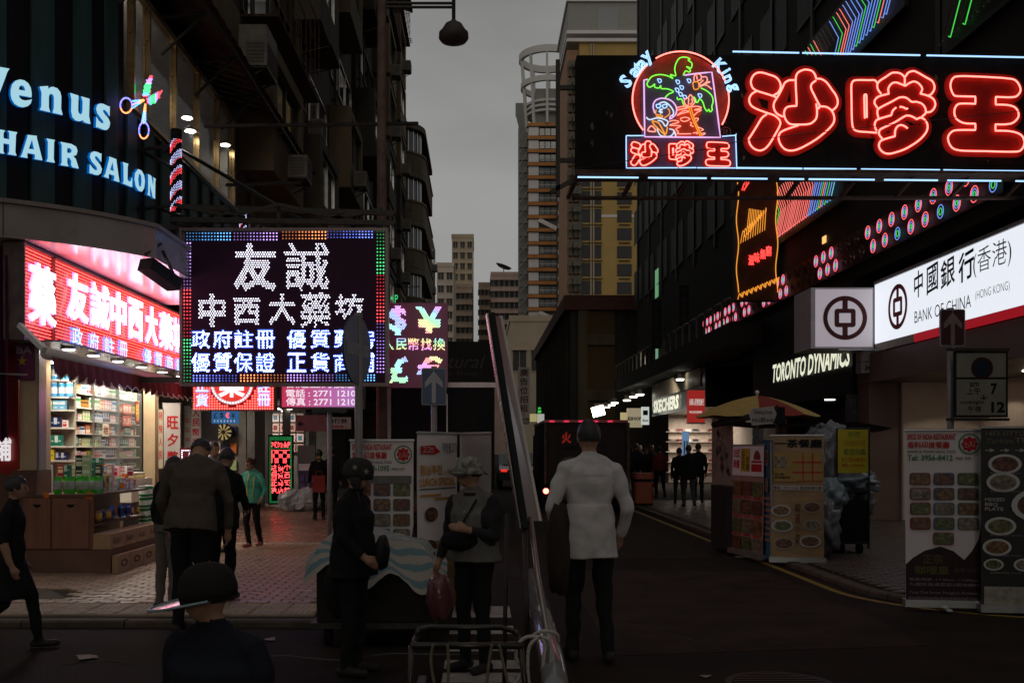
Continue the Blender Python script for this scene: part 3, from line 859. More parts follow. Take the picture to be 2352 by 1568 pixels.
# low slatted block with overhanging red eave
d = 61
lb = thing('slatted_block', 'low dark building with slatted side and red brown eave before the towers', 'building', (8, 75, 0))
m = MB(); m.box(5.6, 13, 61, 95, 0, 10.0); part('wall', m, M_concd, lb)
m = MB(); m.box(5.2, 13.2, 60.6, 95.3, 10.02, 10.9); part('eave', m, mat('red_eave', (.13,.055,.04), rough=.7, var=.2), lb)
for i in range(26):
    y = 62+i*1.28; m = MB(); m.box(5.42,5.598,y,y+.35,.3,9.9); part('vertical_slat', m, M_concd, lb)
m = MB(); m.box(6.05,6.62,60.7,60.998,0,10.01); part('pilaster', m, M_beige, lb)
for z in (1.2, 4.6, 8.0):
    m = MB(); m.box(6.63,8.3,60.8,60.998,z-.1,z+.55); part('spandrel', m, M_beige, lb)
    m = MB(); m.box(6.63,8.3,60.9,60.998,z+.56,z+3.2 if z < 8 else 10); part('brown_panel', m, mat('brown_panel', (.12,.075,.035), rough=.7), lb)

# ================================================================ RIGHT: long dark block with shops, bank
RX = 8.3
M_rdark = mat('dark_tile_facade', (.028,.025,.021), rough=.75, spec=.2, var=.3, scale=.8, bump=.1)
rbk = thing('shopping_block', 'tall dark building along the right pavement carrying the neon bands', 'building', (14, 30, 0))
m = MB(); m.box(RX, 30, 9.8, 52, 5.3, 46); m.box(RX+2.8, 30, 9.8, 52, 0, 5.3)
part('wall', m, M_rdark, rbk)
m = MB()
for y in np.arange(11, 52, 3.4):
    m.box(RX-.06,RX-.002,y,y+.18,8.6,46)
part('facade_rib', m, M_steel, rbk)
for zi, z in enumerate((9.2, 12.4, 15.6, 18.8)):
    for y in np.arange(23, 51, 3.4):
        m = MB(); m.box(RX-.02,RX-.006,y+.4,y+2.9,z,z+1.7); w_ = part('window', m, mat('dull_dark_glass', (.015,.015,.015), rough=.5, var=.3, spec=.15), rbk)
        m = MB(); m.box(RX-.05,RX-.021,y+.4,y+2.9,z-.06,z-.01); m.box(RX-.05,RX-.021,y+1.6,y+1.66,z,z+1.7); part('window_rail', m, M_steel, w_)
# lit windows glimpsed on the upper floor
for (u_, v_, w__, h_, c_) in ((1507,622,7,64,(.08,.2,.1)),(1508,772,8,56,(.1,.2,.13)),(1893,545,8,16,(.8,.45,.15))):
    y = RX*F/(u_-U0); y1 = RX*F/(u_+w__-U0); m = MB(); m.box(RX-.05,RX-.03,min(y,y1),max(y,y1),ZD(v_+h_,y),ZD(v_,y))
    part('lit_window', m, emat('litwin%d' % int(v_), c_, 1.4), rbk)
# first floor balcony ledge with railing
bx = RX-1.1
m = MB(); m.box(bx, RX-.002, 28.5, 52, 4.55, 5.2); part('balcony_ledge', m, M_rdark, rbk)
for y in np.arange(28.6, 52, 1.15):
    m = MB(); m.tube(smooth_line([(bx+.05,y,5.2),(bx+.05,y,5.75),(bx+.05,y+.12,5.9),(bx+.05,y+.95,5.9),(bx+.05,y+1.07,5.75),(bx+.05,y+1.07,5.2)],3), .03, 5); part('railing_loop', m, M_alu if False else mat('rail_grey', (.16,.15,.13), rough=.5), rbk)
# unseen buildings behind the viewer, added and sized to hold back sky and sun
for nm, x0_, x1_, h_ in (('rear_tenement', -40, -5.5, 26), ('rear_office_block', 7.5, 45, 30)):
    t = thing(nm, 'dark building standing across the side street ' + ('on the salon side' if x0_ < -10 else ('on the bank side' if x0_ > 0 else 'closing the view behind the crossing')), 'building', ((x0_+x1_)/2, -22, 0))
    yb_ = -48 if x0_ == -9 else -14
    m = MB(); m.box(x0_, x1_, yb_-20, yb_, 0, h_); part('wall', m, M_concd, t)
    m = MB()
    for z in np.arange(5, h_-2, 3.2):
        for x in np.arange(x0_+1, x1_-2, 3): m.box(x, x+1.6, yb_+.01, yb_+.05, z, z+1.5)
    part('window_rows', m, M_glassd, t)
# ================================================================ SIGNS
class Front:
    """frontal sign at depth d, addressed in photo units"""
    def __init__(s, u0, v1, d): s.u0, s.v1, s.d = u0, v1, d; s.fr = Fr(W(u0, v1, d), (1,0,0), (0,0,1))
    def a(s, u): return (u - s.u0) * s.d / F
    def b(s, v): return (s.v1 - v) * s.d / F
    def p(s, u, v, c=0.0): return s.fr.p(s.a(u), s.b(v), c)
    def text(s, mb, t, u0, v0, u1, v1, **k): put_text(mb, s.fr, t, s.a(u0), s.b(v1), s.a(u1), s.b(v0), **k)
    def box(s, mb, u0, v0, u1, v1, c0, c1):
        p = s.p(u0, v1, c1); q = s.p(u1, v0, c0); mb.box(min(p.x,q.x), max(p.x,q.x), min(p.y,q.y), max(p.y,q.y), min(p.z,q.z), max(p.z,q.z))
def z3(x, y): return ((650 + x*.5739)/1.7415, (850 + y*.5739)/1.7415)
def z7(x, y): return ((1500 + x*.5102)/1.7415, (1150 + y*.5102)/1.7415)
def z2(x, y): return ((x*.5741)/1.7415, (850 + y*.5741)/1.7415)

M_signframe = mat('sign_frame_metal', (.16,.12,.12), rough=.4, metal=.5, var=.3, scale=5)
# ---- big LED pharmacy signboard over the pavement
bs = Front(415, 885, 14.3)
B = thing('led_signboard', 'large purple LED signboard with white dotted pharmacy characters over the left pavement', 'sign', W(652, 885, 14.3))
m = MB(); bs.box(m, 415, 527, 890, 885, -.3, -.02); part('cabinet', m, M_signframe, B)
m = MB(); bs.box(m, 424, 534, 884, 878, -.019, -.012); part('face_panel', m, mat('maroon_acrylic', (.035,.010,.032), rough=.5, var=.15, scale=2), B)
m = MB()
for q in ((413,524,892,531),(413,880,892,887),(413,531,419,880),(886,531,892,880)): bs.box(m, *q, -.019, .03)
part('trim', m, M_signframe, B)
big = [('友',490,205,800,545),('誠',845,205,1165,545),('中',250,560,440,795),('西',492,585,680,780),('大',735,565,930,780),('藥',955,550,1175,800),('坊',1195,565,1400,740)]
M_ledw = emat('led_white', (.85,.85,1.0), 2.6); M_ledbw = emat('led_blue_white', (.40,.58,1.4), 8.0)
pitch = 17*.5739/1.7415*14.3/F
for ch_, x0, y0, x1, y1 in big:
    u0, v0 = z3(x0, y0); u1, v1 = z3(x1, y1); m = MB()
    A0, B0 = bs.a(u0), bs.b(v1)
    for a, b in led_points(ch_, bs.a(u1)-A0, bs.b(v0)-B0, pitch, offset=(.016 if ch_ in '誠藥' else .034)): led(m, bs.fr, A0+a, B0+b, pitch*.31, -.011)
    part('character', m, M_ledw, B)
xs = [(200,330),(350,480),(498,630),(650,780),(868,1000),(1030,1165),(1193,1325),(1345,1478)]
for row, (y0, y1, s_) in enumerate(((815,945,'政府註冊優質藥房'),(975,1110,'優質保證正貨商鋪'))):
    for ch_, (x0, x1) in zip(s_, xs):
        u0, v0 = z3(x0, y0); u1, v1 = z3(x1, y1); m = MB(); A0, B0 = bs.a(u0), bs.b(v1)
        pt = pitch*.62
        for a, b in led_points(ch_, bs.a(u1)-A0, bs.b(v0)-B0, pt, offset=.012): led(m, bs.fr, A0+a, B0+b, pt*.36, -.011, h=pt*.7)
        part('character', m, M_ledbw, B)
        m = MB(); bs.text(m, ch_, u0-1.5, v0-1.5, u1+1.5, v1+1.5, c=-.0113, offset=.05); part('character_glow_copy', m, emat('added_blue_glow', (.05,.10,.62), 1.0), B)  # added fattened emissive copy, stands in for the blue glow round each character
LC = {'cyan': (.15,.55,1.2), 'purple': (.62,.38,1.1), 'orange': (1.3,.42,.14), 'blue': (.2,.3,1.3), 'green': (.08,.9,.25), 'red': (1.5,.1,.12), 'violet': (.5,.28,1.0)}
def led_mat(c, lv):
    s_ = (.35, .9, 1.9)[lv]; return emat('led_%s_%d' % (c, lv), LC[c], s_)
def border(x0, y0, x1, y1, c, nx, ny, ramp):
    groups = {}
    for i in range(nx):
        for j in range(ny):
            t = (i/(max(nx-1,1))) if nx > ny else 1-(j/(max(ny-1,1)))
            t = t if ramp > 0 else 1-t
            groups.setdefault(min(2, int(t*2.99)), []).append((x0+(x1-x0)*i/max(nx-1,1), y0+(y1-y0)*j/max(ny-1,1)))
    m = MB(); ms = []
    for lv, pts in groups.items():
        m.m(len(ms)); ms.append(led_mat(c, lv))
        for x, y in pts:
            u, v = z3(x, y); led(m, bs.fr, bs.a(u), bs.b(v), .0115, -.011)
    part('border_lights', m, ms, B, kind='stuff')
border(170,143,470,188,'cyan',15,3,1); border(500,143,795,188,'purple',14,3,1); border(838,135,1135,180,'orange',14,3,1); border(1152,130,1460,172,'blue',15,3,1)
border(150,212,192,525,'purple',3,14,1); border(150,540,192,860,'red',3,14,1); border(150,886,192,1172,'green',3,13,1)
border(1497,128,1540,420,'green',3,13,-1); border(1497,438,1540,755,'red',3,14,-1); border(1497,775,1540,1110,'violet',3,15,-1)
border(215,1135,510,1172,'blue',14,3,-1); border(545,1132,850,1172,'orange',14,3,-1); border(872,1132,1185,1170,'purple',15,3,-1); border(1212,1132,1475,1168,'cyan',13,3,1)
# steel truss that carries the board
T = thing('sign_truss', 'dark steel truss bracing the large LED signboard to the tenement', 'truss', W(600, 520, 14.6))
def bar(mb, a, b, w=.05): mb.bar(a, b, w)
for (pa, pb, w_) in (((395,505,14.4),(905,512,14.4),.07),((395,475,14.9),(905,490,14.9),.07),((400,470,14.6),(640,522,14.6),.05),((640,470,14.6),(420,522,14.6),.05),((640,470,14.6),(880,522,14.6),.05),((880,480,14.6),(660,522,14.6),.05),
                     ((300,455,17),(480,520,14.5),.05),((340,300,17.5),(560,500,14.5),.05),((390,330,17.5),(700,510,14.6),.05),((640,470,14.7),(640,530,14.5),.05),((470,290,17),(960,284,16),.05),((520,425,18),(690,420,17),.05)):
    m = MB(); m.bar(W(*pa), W(*pb), w_); part('brace', m, M_steel, T)
m = MB(); m.bar((-5.25,14.5,ZD(515,14.3)),(-4.3,14.5,ZD(515,14.3)),.08); m.bar((-5.25,14.5,ZD(870,14.3)),(-4.3,14.5,ZD(870,14.3)),.08); part('wall_arm', m, M_steel, T)

# ---- red LED emblem sign below
rs = Front(441, 943, 16.4)
B = thing('red_led_sign', 'red dotted LED sign with round white ringed emblem tucked below the large signboard', 'sign', W(536, 943, 16.4))
m = MB(); rs.box(m, 441, 818, 632, 943, -.2, -.02); part('cabinet', m, M_signframe, B)
m = MB(); rs.box(m, 443, 820, 630, 940, -.019, -.012); part('face_panel', m, mat('red_acrylic', (.45,.03,.03), rough=.35, var=.1), B)
M_ledr = emat('led_red_warm', (2.2,.20,.16), 1.6); M_ledp = emat('led_pinkwhite', (1.0,.85,.9), 2.0)
m = MB(); pch = 7.0
yy = 938
j = 0
while yy > 822:
    xx = 446
    while xx < 628:
        if (xx-533.7)**2+(yy-880)**2 > 53**2: led(m, rs.fr, rs.a(xx), rs.b(yy), .0165, -.011)
        xx += 5.8
    yy -= 5.8; j += 1
part('red_lights', m, M_ledr, B, kind='stuff')
def disc(fr, a, b, r, c, n=32): 
    return [fr.p(a+r*math.cos(2*math.pi*k/n), b+r*math.sin(2*math.pi*k/n), c) for k in range(n)]
ca, cb_ = rs.a(533.7), rs.b(880); rr = 49*16.4/F
m = MB(); m.poly(disc(rs.fr, ca, cb_, rr, .03), rs.fr.N*-.04); part('emblem_disc', m, emat('emblem_red', (.85,.05,.04), .8), B)
m = MB(); m.poly(disc(rs.fr, ca, cb_, rr, .042), rs.fr.N*-.008, holes=[disc(rs.fr, ca, cb_, rr*.86, .042)]); part('emblem_ring', m, emat('ring_grey', (.55,.5,.55), .8), B)
m = MB()
for k in range(46): led(m, rs.fr, ca+rr*.93*math.cos(k*2*math.pi/46), cb_+rr*.93*math.sin(k*2*math.pi/46), .014, .043)
part('ring_lights', m, M_ledp, B, kind='stuff')
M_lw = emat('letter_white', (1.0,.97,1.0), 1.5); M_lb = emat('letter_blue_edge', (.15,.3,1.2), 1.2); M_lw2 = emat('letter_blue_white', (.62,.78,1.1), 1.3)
m = MB(); put_text(m, rs.fr, '藥', ca-rr*.62, cb_-rr*.66, ca+rr*.62, cb_+rr*.66, c=.05, offset=.03); part('emblem_character', m, M_lw, B)
for ch_, x0, y0, x1, y1 in (('正',235,1150,320,1248),('貨',235,1265,322,1350),('註',665,1160,748,1255),('冊',665,1265,752,1345)):
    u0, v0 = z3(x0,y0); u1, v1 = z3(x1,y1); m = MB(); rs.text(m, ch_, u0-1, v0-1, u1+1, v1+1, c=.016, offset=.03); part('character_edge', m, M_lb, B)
    m = MB(); rs.text(m, ch_, u0, v0, u1, v1, c=.03, offset=.012); part('character', m, M_lw2, B)
# ---- pink telephone lightbox
ps = Front(641, 938, 15.4)
B = thing('pink_lightbox', 'pink lightbox sign with two white telephone numbers below the large signboard', 'sign', W(737, 938, 15.4))
m = MB(); ps.box(m, 641, 820, 836, 938, -.25, -.02); part('cabinet', m, M_signframe, B)
pm = bpy.data.materials.new('pink_lightbox_face'); pm.use_nodes = True
n_ = pm.node_tree.nodes; l_ = pm.node_tree.links; b_ = n_['Principled BSDF']; tc_ = n_.new('ShaderNodeTexCoord'); sp_ = n_.new('ShaderNodeSeparateXYZ'); rp_ = n_.new('ShaderNodeValToRGB'); mr_ = n_.new('ShaderNodeMapRange')
l_.new(tc_.outputs['Object'], sp_.inputs[0]); l_.new(sp_.outputs[0], mr_.inputs[0]); mr_.inputs[1].default_value = -.65; mr_.inputs[2].default_value = .65
rp_.color_ramp.elements[0].color = (.50,.02,.06,1); rp_.color_ramp.elements[1].color = (.42,.2,.55,1); l_.new(mr_.outputs[0], rp_.inputs[0]); l_.new(rp_.outputs[0], b_.inputs['Emission Color']); b_.inputs['Emission Strength'].default_value = 1.0; b_.inputs['Base Color'].default_value = (.3,.05,.1,1)
m = MB(); ps.box(m, 647, 824, 830, 934, -.019, -.012); part('lit_face', m, pm, B)
for s_, y0, y1 in (('電話 : 2771 1210',1230,1285),('傳真 : 2771 1210',1288,1345),('歡迎查詢優惠',1150,1222)):
    u0, v0 = z3(860,y0); u1, v1 = z3(1345,y1); m = MB(); ps.text(m, s_, u0, v0, u1, v1, c=-.008, offset=.012); part('lettering', m, emat('pink_white_text', (.95,.85,.95), .95), B)

# ---- currency exchange LED sign
cs = Front(862, 890, 17.4)
B = thing('currency_led_sign', 'plum exchange sign with rainbow dotted dollar, yen, pound and euro symbols', 'sign', W(945, 890, 17.4))
m = MB(); cs.box(m, 862, 695, 1028, 890, -.2, -.02); part('cabinet', m, mat('plum_paint', (.30,.06,.16), rough=.4, var=.1), B)
import colorsys
def rainbow(m_sets, fr, a, b, r, h):
    k = int(h*8) % 8
    led(m_sets.setdefault(k, MB()), fr, a, b, r, -.018)
def flush(ms_, name, parent, kind=None):
    m = MB(); mats_ = []
    for k, q in ms_.items():
        c = colorsys.hsv_to_rgb(k/8, .55, 1.0); m.m(len(mats_)); mats_.append(emat('led_rainbow_%d' % k, c, 1.7)); m.add(q.v, q.f)
    part(name, m, mats_, parent, kind=kind)
for s_, x0, y0, x1, y1, h0, sp in (('$',105,145,250,370,.45,.5),('¥',320,150,525,355,.9,1.0),('£',115,540,262,745,.35,.35),('€',328,538,525,745,.45,.9)):
    u0, v0 = z7(x0,y0); u1, v1 = z7(x1,y1); A0, B0 = cs.a(u0), cs.b(v1); aw, bh = cs.a(u1)-A0, cs.b(v0)-B0; S_ = {}
    for a, b in led_points(s_, aw, bh, .0285, offset=.03): rainbow(S_, cs.fr, A0+a, B0+b, .0125, (h0+sp*(b/bh*.6+a/aw*.4)) % 1)
    flush(S_, 'symbol', B)
for s_, x0, x1, h0 in (('人',60,150,.3),('民',165,250,.25),('幣',260,346,.85),('找',356,446,.9),('換',456,552,.15)):
    u0, v0 = z7(x0,395); u1, v1 = z7(x1,490); A0, B0 = cs.a(u0), cs.b(v1); aw, bh = cs.a(u1)-A0, cs.b(v0)-B0; S_ = {}
    for a, b in led_points(s_, aw, bh, .019, offset=.01): rainbow(S_, cs.fr, A0+a, B0+b, .0085, (h0+.4*b/bh) % 1)
    flush(S_, 'character', B)
st_ = Front(895, 700, 18.2)
m = MB(); st_.text(m, '★', 896, 678, 904, 690, c=0); st_.text(m, 'P', 907, 677, 914, 696, c=0); 
solo('green_star_light', m, emat('green_neon_small', (.05,.8,.25), .8), 'small green star shaped light above the plum exchange sign', 'light')

# ---- pharmacy fascia sign along the street
PX = -5.37
def yl(u, x=PX): return x*F/(u-U0)
pf = Fr((PX, 0, 0), (0,1,0), (0,0,1))
B = thing('pharmacy_fascia_sign', 'red dotted LED fascia with glowing white pharmacy characters above the shop awning', 'sign', (PX, 14.5, 2.86))
ya, yb, yc = yl(50), yl(121), 19.6
m = MB(); m.box(PX-.22, PX-.02, ya, yc, 2.84, 3.99); part('cabinet', m, M_signframe, B)
m = MB(); m.box(PX-.019, PX-.012, ya+.03, yb-.02, 2.88, 3.95); m.box(PX-.019, PX-.012, yb+.02, yc, 2.88, 3.95); part('face_panel', m, MATS['red_acrylic'], B)
m = MB()
for y in (ya, yb-.015, yc): m.box(PX-.018, PX+.03, y, y+.03, 2.84, 3.99)
m.box(PX-.018, PX+.03, ya+.03, yc, 3.955, 3.99); m.box(PX-.018, PX+.03, ya+.03, yc, 2.84, 2.875)
part('trim', m, M_signframe, B)
m = MB(); z = 2.90
while z < 3.95:
    y = ya+.05
    while y < yc-.05:
        if abs(y-yb) > .03:
            led(m, pf, y, z, .0085, -.011, n=4)
        y += .027
    z += .0415
part('red_lights', m, emat('led_red_fascia', (2.6,.13,.10), 2.6), B, kind='stuff')
def fascia_char(ch_, zx0, zx1, z0, z1, m_, edge, name='character', off=.035, rise=0.0):
    y0, y1 = yl(z2(zx0,0)[0]), yl(z2(zx1,0)[0])
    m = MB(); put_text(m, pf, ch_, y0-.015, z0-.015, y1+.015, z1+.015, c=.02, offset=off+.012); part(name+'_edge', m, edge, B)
    m = MB(); put_text(m, pf, ch_, y0, z0, y1, z1, c=.05, offset=off); part(name, m, m_, B)
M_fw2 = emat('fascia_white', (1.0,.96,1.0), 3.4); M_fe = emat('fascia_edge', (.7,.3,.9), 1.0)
fascia_char('藥',180,368,3.07,3.80,M_fw2,M_fe, off=.018)
for ch_, a, b in (('友',450,595),('誠',612,740),('中',752,860),('西',880,975),('大',1000,1080),('藥',1095,1187),('坊',1190,1262)): fascia_char(ch_, a, b, 3.25, 3.87, M_fw2, M_fe, off=.014 if ch_ in '誠藥' else .03)
for ch_, a, b in (('政',478,552),('府',600,665),('註',705,775),('冊',810,867),('優',985,1036),('質',1062,1112),('商',1142,1186),('鋪',1210,1252)): fascia_char(ch_, a, b, 2.92, 3.16, M_lw2, M_lb, off=.015)

# ---- main neon sign on the right
ns = Front(1325, 392, 14.5)
N_ = thing('neon_signboard', 'long black neon signboard with three big red outlined characters and a round palm emblem', 'sign', W(1850, 392, 14.5))
m = MB(); ns.box(m, 1325, 126, 2440, 394, -.32, -.02); part('cabinet', m, mat('weathered_black_board', (.010,.009,.008), rough=.7, var=.6, scale=4), N_)
for q in range(26):
    u_, v_ = random.uniform(1335, 2430), random.uniform(135, 385); m = MB(); k = 8; s_ = random.uniform(3, 9)
    P = [ns.p(u_+s_*.6*random.uniform(.5,1.2)*math.cos(t), v_+s_*random.uniform(.5,1.5)*math.sin(t), -.0185) for t in np.linspace(0, 5.6, k)]
    m.add(P, [tuple(range(k))]); part('peeling_patch', m, mat('peeled_paint', (.10,.085,.06), rough=.8, var=.4), N_)
m = MB(); ns.box(m, 1322, 392, 2440, 401, -.4, .06); ns.box(m, 1322, 430, 2440, 436, -.6, -.5); part('bottom_rail', m, M_rust, N_)
for uu in range(1330, 2440, 130):
    m = MB(); m.bar(ns.p(uu,396,-.1), ns.p(uu-18,433,-.55), .05); part('rail_strut', m, M_rust, N_)
m = MB()
for (a_, b_) in (((1290,185),(1325,185)),((1290,355),(1325,355)),((1285,120),(1285,440)),((1268,430),(1325,398))): m.bar(ns.p(*a_,-.3), ns.p(*b_,-.3), .06)
part('side_bracket', m, M_steel, N_)
M_nr = emat('neon_red', (3.0,.50,.40), 1.25); M_nb = emat('neon_blue', (.42,.72,1.15), 1.25); M_npk = emat('neon_lilac', (.95,.55,1.0), .95)
M_ng = emat('neon_green', (.22,1.1,.08), 1.2); M_ny = emat('neon_amber', (1.1,.42,.05), .85); M_nsal = emat('neon_salmon', (1.6,.5,.36), .9); M_nw = emat('neon_white', (.75,.9,1.1), .9)
M_plr = mat('letter_red_paint', (.32,.020,.013), rough=.5, var=.15, scale=6)
def tr(ox, oy, s): return lambda p: ((ox + p[0]*s)/1.7415, (oy + p[1]*s)/1.7415)
tA, tB, tC, tL, tS = tr(2960,260,.24235), tr(3360,260,.24235), tr(2900,0,.5085), tr(2460,190,.24237), tr(2490,530,.19983)
SHA = [[(545,515),(620,470),(660,380),(640,290),(580,220),(480,180),(320,140),(220,180),(170,280),(190,380),(260,440),(400,485),(540,530),(590,555)],
 [(260,450),(180,500),(140,590),(170,680),(260,740),(430,805),(550,845),(630,910),(655,980),(630,1050),(580,1140),(480,1310),(400,1395),(320,1425),(230,1400),(160,1330),(135,1240),(170,1180),(270,1020),(350,890),(430,830)],
 [(885,268),(800,270),(730,310),(690,390),(640,490),(590,570),(548,650),(550,740),(600,820),(700,870)],
 [(1245,655),(1258,760),(1250,880),(1200,950),(1120,990),(960,998),(820,990),(750,930),(715,830),(735,740),(800,700),(920,692),(920,692),(920,600),(910,400),(910,220),(950,140),(1030,100),(1090,95),(1170,115),(1220,170),(1245,245),(1245,245),(1330,250),(1420,310),(1500,420),(1570,520),(1600,620),(1580,700),(1515,765)],
 [(1240,275),(1170,330),(1160,400),(1200,490),(1260,610),(1305,690),(1305,690),(1280,740)],
 [(1305,700),(1400,705),(1480,750),(1530,830),(1540,940),(1480,1040),(1350,1160),(1200,1270),(1000,1380),(860,1425),(740,1410),(660,1330),(625,1230),(640,1150),(700,1100),(830,1050),(955,1010)]]
DIE = [[(595,315),(560,270),(460,268),(250,268),(190,300),(172,380),(175,600),(180,870),(190,1010),(220,1080),(290,1110),(440,1122),(595,1132)],
 [(395,895),(388,700),(385,530),(400,505),(420,520),(425,700),(428,885)],
 [(665,495),(610,420),(600,340),(640,280),(740,215),(840,150),(930,145),(1000,170),(1050,230),(1050,335)],
 [(1060,215),(1110,145),(1190,118),(1260,140),(1400,220),(1500,280),(1540,360),(1530,440),(1480,505),(1440,520)],
 [(610,735),(555,650),(570,580),(640,530),(790,492),(790,492),(780,410),(830,330),(900,305),(970,325),(1060,362),(1060,362),(1130,315),(1210,290),(1290,330),(1340,410),(1310,490),(1310,490),(1420,520),(1520,575),(1555,660),(1530,740),(1470,790),(1400,795)],
 [(620,895),(600,800),(620,740),(720,680),(850,615),(960,555),(1050,550),(1110,580),(1170,625),(1250,625),(1340,660),(1390,730),(1395,810),(1335,868)],
 [(590,1100),(560,1030),(570,950),(630,905),(830,845),(830,845),(855,770),(910,718)],[(970,705),(1030,715),(1075,740),(1100,730)],
 [(685,1235),(630,1160),(640,1090),(700,1050),(880,965),(1020,880),(1090,850),(1170,865),(1250,910),(1250,910),(1310,885),(1370,910),(1420,980),(1425,1070),(1380,1160),(1270,1270),(1080,1390),(920,1450),(790,1478),(690,1450),(630,1370),(640,1290),(700,1245),(890,1190),(890,1190),(895,1100),(930,1030),(990,1005),(1050,1025),(1100,1060)]]
WONG = [[(1830,765),(1790,755),(1765,690),(1780,630),(1830,608),(2000,612),(2210,625),(2280,645),(2315,710),(2290,760),(2240,773),(2120,770),(2120,770),(2120,830),(2120,830),(2220,835),(2280,860),(2300,920),(2260,970),(2200,985),(2118,985),(2118,985),(2118,1035),(2118,1035),(2240,1040),(2320,1070),(2345,1130),(2320,1185),(2260,1200),(2050,1196),(1840,1190),(1770,1160),(1745,1090),(1780,1040),(1840,1030),(1960,1030),(1960,1030),(1960,980),(1960,980),(1870,975),(1810,940),(1795,880),(1820,830),(1880,822),(1960,825),(1960,825),(1960,768),(1960,768),(1836,765)]]
def neon_glyph(fs, lines, tf, parent, tube_r, wrib, name='character', plate=True, c0=-.015, c1=.035, mt=None, ptm=None):
    depth = [c0]
    root = None
    if plate:
        m = MB()
        for ln in lines:
            pts = [tf(p) for p in smooth_line(ln, 3)]
            P3 = [fs.p(u, v, depth[0]) for u, v in pts]
            if len(ln) > 3:
                try: m.poly(P3, fs.fr.N*-.0004, back=False)
                except Exception: pass
            depth[0] += .0006
            for i in range(len(P3)-1):           # ribbon around the tube line
                a, b = P3[i], P3[i+1]; t = b-a
                if t.length < 1e-5: continue
                t.normalize(); n = t.cross(fs.fr.N)*wrib; dc = fs.fr.N*(.0007+.00002*i)
                m.add([a-n+dc-t*wrib*.35, b-n+dc+t*wrib*.35, b+n+dc+t*wrib*.35, a+n+dc-t*wrib*.35], [(0,1,2,3)])
            depth[0] += .0022
        root = part(name+'_plate', m, ptm or M_plr, parent)
    m = MB()
    for ln in lines: m.tube([fs.p(*tf(p), c1) for p in smooth_line(ln, 4)], tube_r, 6)
    return part(name, m, mt or M_nr, parent, smooth=True)
neon_glyph(ns, SHA, tA, N_, .0125, .072); neon_glyph(ns, DIE, tB, N_, .0125, .072)
# the last character is one closed outline: plate as a filled silhouette
neon_glyph(ns, WONG, tC, N_, .0125, .072)
# small copies on the label plate
m = MB(); ns.box(m, 1437, 318, 1688, 388, -.019, .03); part('label_plate', m, mat('violet_plate', (.16,.10,.2), rough=.5, var=.1), N_)
def small(tf_big, box_big, box_small):
    def f(p):
        u, v = tf_big(p); t = (u-box_big[0])/(box_big[2]-box_big[0]); q = (v-box_big[1])/(box_big[3]-box_big[1])
        return tS((box_small[0]+t*(box_small[2]-box_small[0]), box_small[1]+q*(box_small[3]-box_small[1])))
    return f
def bbox(lines, tf):
    P = [tf(p) for l_ in lines for p in l_]; return (min(p[0] for p in P), min(p[1] for p in P), max(p[0] for p in P), max(p[1] for p in P))
for lines, tf, bx_ in ((SHA,tA,(150,205,690,690)),(DIE,tB,(910,205,1400,700)),(WONG,tC,(1640,225,2135,705))):
    neon_glyph(ns, lines, small(tf, bbox(lines, tf), bx_), N_, .0085, .034, c0=.034, c1=.075, name='small_character')
def neon_line(pts, mt, tf=tL, r=.0085, c=.07, sub=4, name='tube', closed=False):
    m = MB(); m.tube([ns.p(*tf(p), c) for p in smooth_line(pts, sub, closed)], r, 6, closed=closed); return part(name, m, mt, N_, smooth=True)
neon_line([(410,95),(150,97),(70,97),(60,140),(60,400),(65,740),(65,740),(400,738),(760,735),(1090,735)], M_nb, tS, sub=2)
neon_line([(1110,735),(1455,733)], M_nb, tS, sub=1); neon_line([(1475,735),(2130,738),(2260,738),(2260,700),(2240,100),(2230,90),(1970,110)], M_nb, tS, sub=2)
# emblem disc, square and strokes
ctr = tL((1068, 892)); rad = 792*.24237/1.7415
def cdisc(r, c): return [ns.p(ctr[0]+r*math.cos(t), ctr[1]-r*math.sin(t), c) for t in np.linspace(0, 2*math.pi, 49)[:-1]]
m = MB(); m.poly(cdisc(rad*.995, .0), ns.fr.N*-.018); part('emblem_disc', m, mat('emblem_red_paint', (.42,.07,.045), rough=.5, var=.4, scale=5), N_)
m = MB(); m.poly([ns.p(*tL(p), .022) for p in ((430,560),(560,540),(1110,475),(1570,430),(1740,1545),(435,1545))], ns.fr.N*-.02); part('emblem_square', m, mat('emblem_violet', (.15,.11,.19), rough=.5, var=.2), N_)
m = MB(); m.poly([ns.p(*tL(p), .026) for p in ((1010,990),(1250,930),(1400,1000),(1420,1100),(1350,1200),(1440,1500),(1000,1500),(880,1300),(1000,1180))], ns.fr.N*-.003); part('emblem_sunset', m, mat('emblem_orange_red', (.65,.10,.05), rough=.5, var=.15), N_)
def arc_pts(a0, a1, n=22): return [(1068+792*math.cos(R(t)), 892-792*math.sin(R(t))) for t in np.linspace(a0, a1, n)]
neon_line(arc_pts(121, 23), M_nsal if False else M_nr, r=.0105, sub=1); neon_line(arc_pts(11, -31), M_nr, r=.0105, sub=1); neon_line(arc_pts(135, 219), M_nr, r=.0105, sub=1)
neon_line([(530,560),(465,568),(465,568),(470,1000),(478,1500),(478,1500),(1100,1507),(1720,1510),(1720,1510),(1650,950),(1580,440),(1580,440),(1350,460),(1130,490)], M_npk, r=.011, sub=2)
neon_line([(1110,490),(1150,420),(1210,440),(1225,400),(1165,350),(1240,370),(1250,290),(1190,245),(1220,225),(1150,195),(1050,210),(990,300),(970,400),(985,500),(900,480),(940,545)], M_ng)
neon_line([(940,545),(850,500),(720,480),(600,510),(540,580),(515,640),(550,685),(600,670),(640,635),(640,685),(710,700),(740,660),(750,710),(850,715),(950,760),(870,800),(815,855)], M_ng)
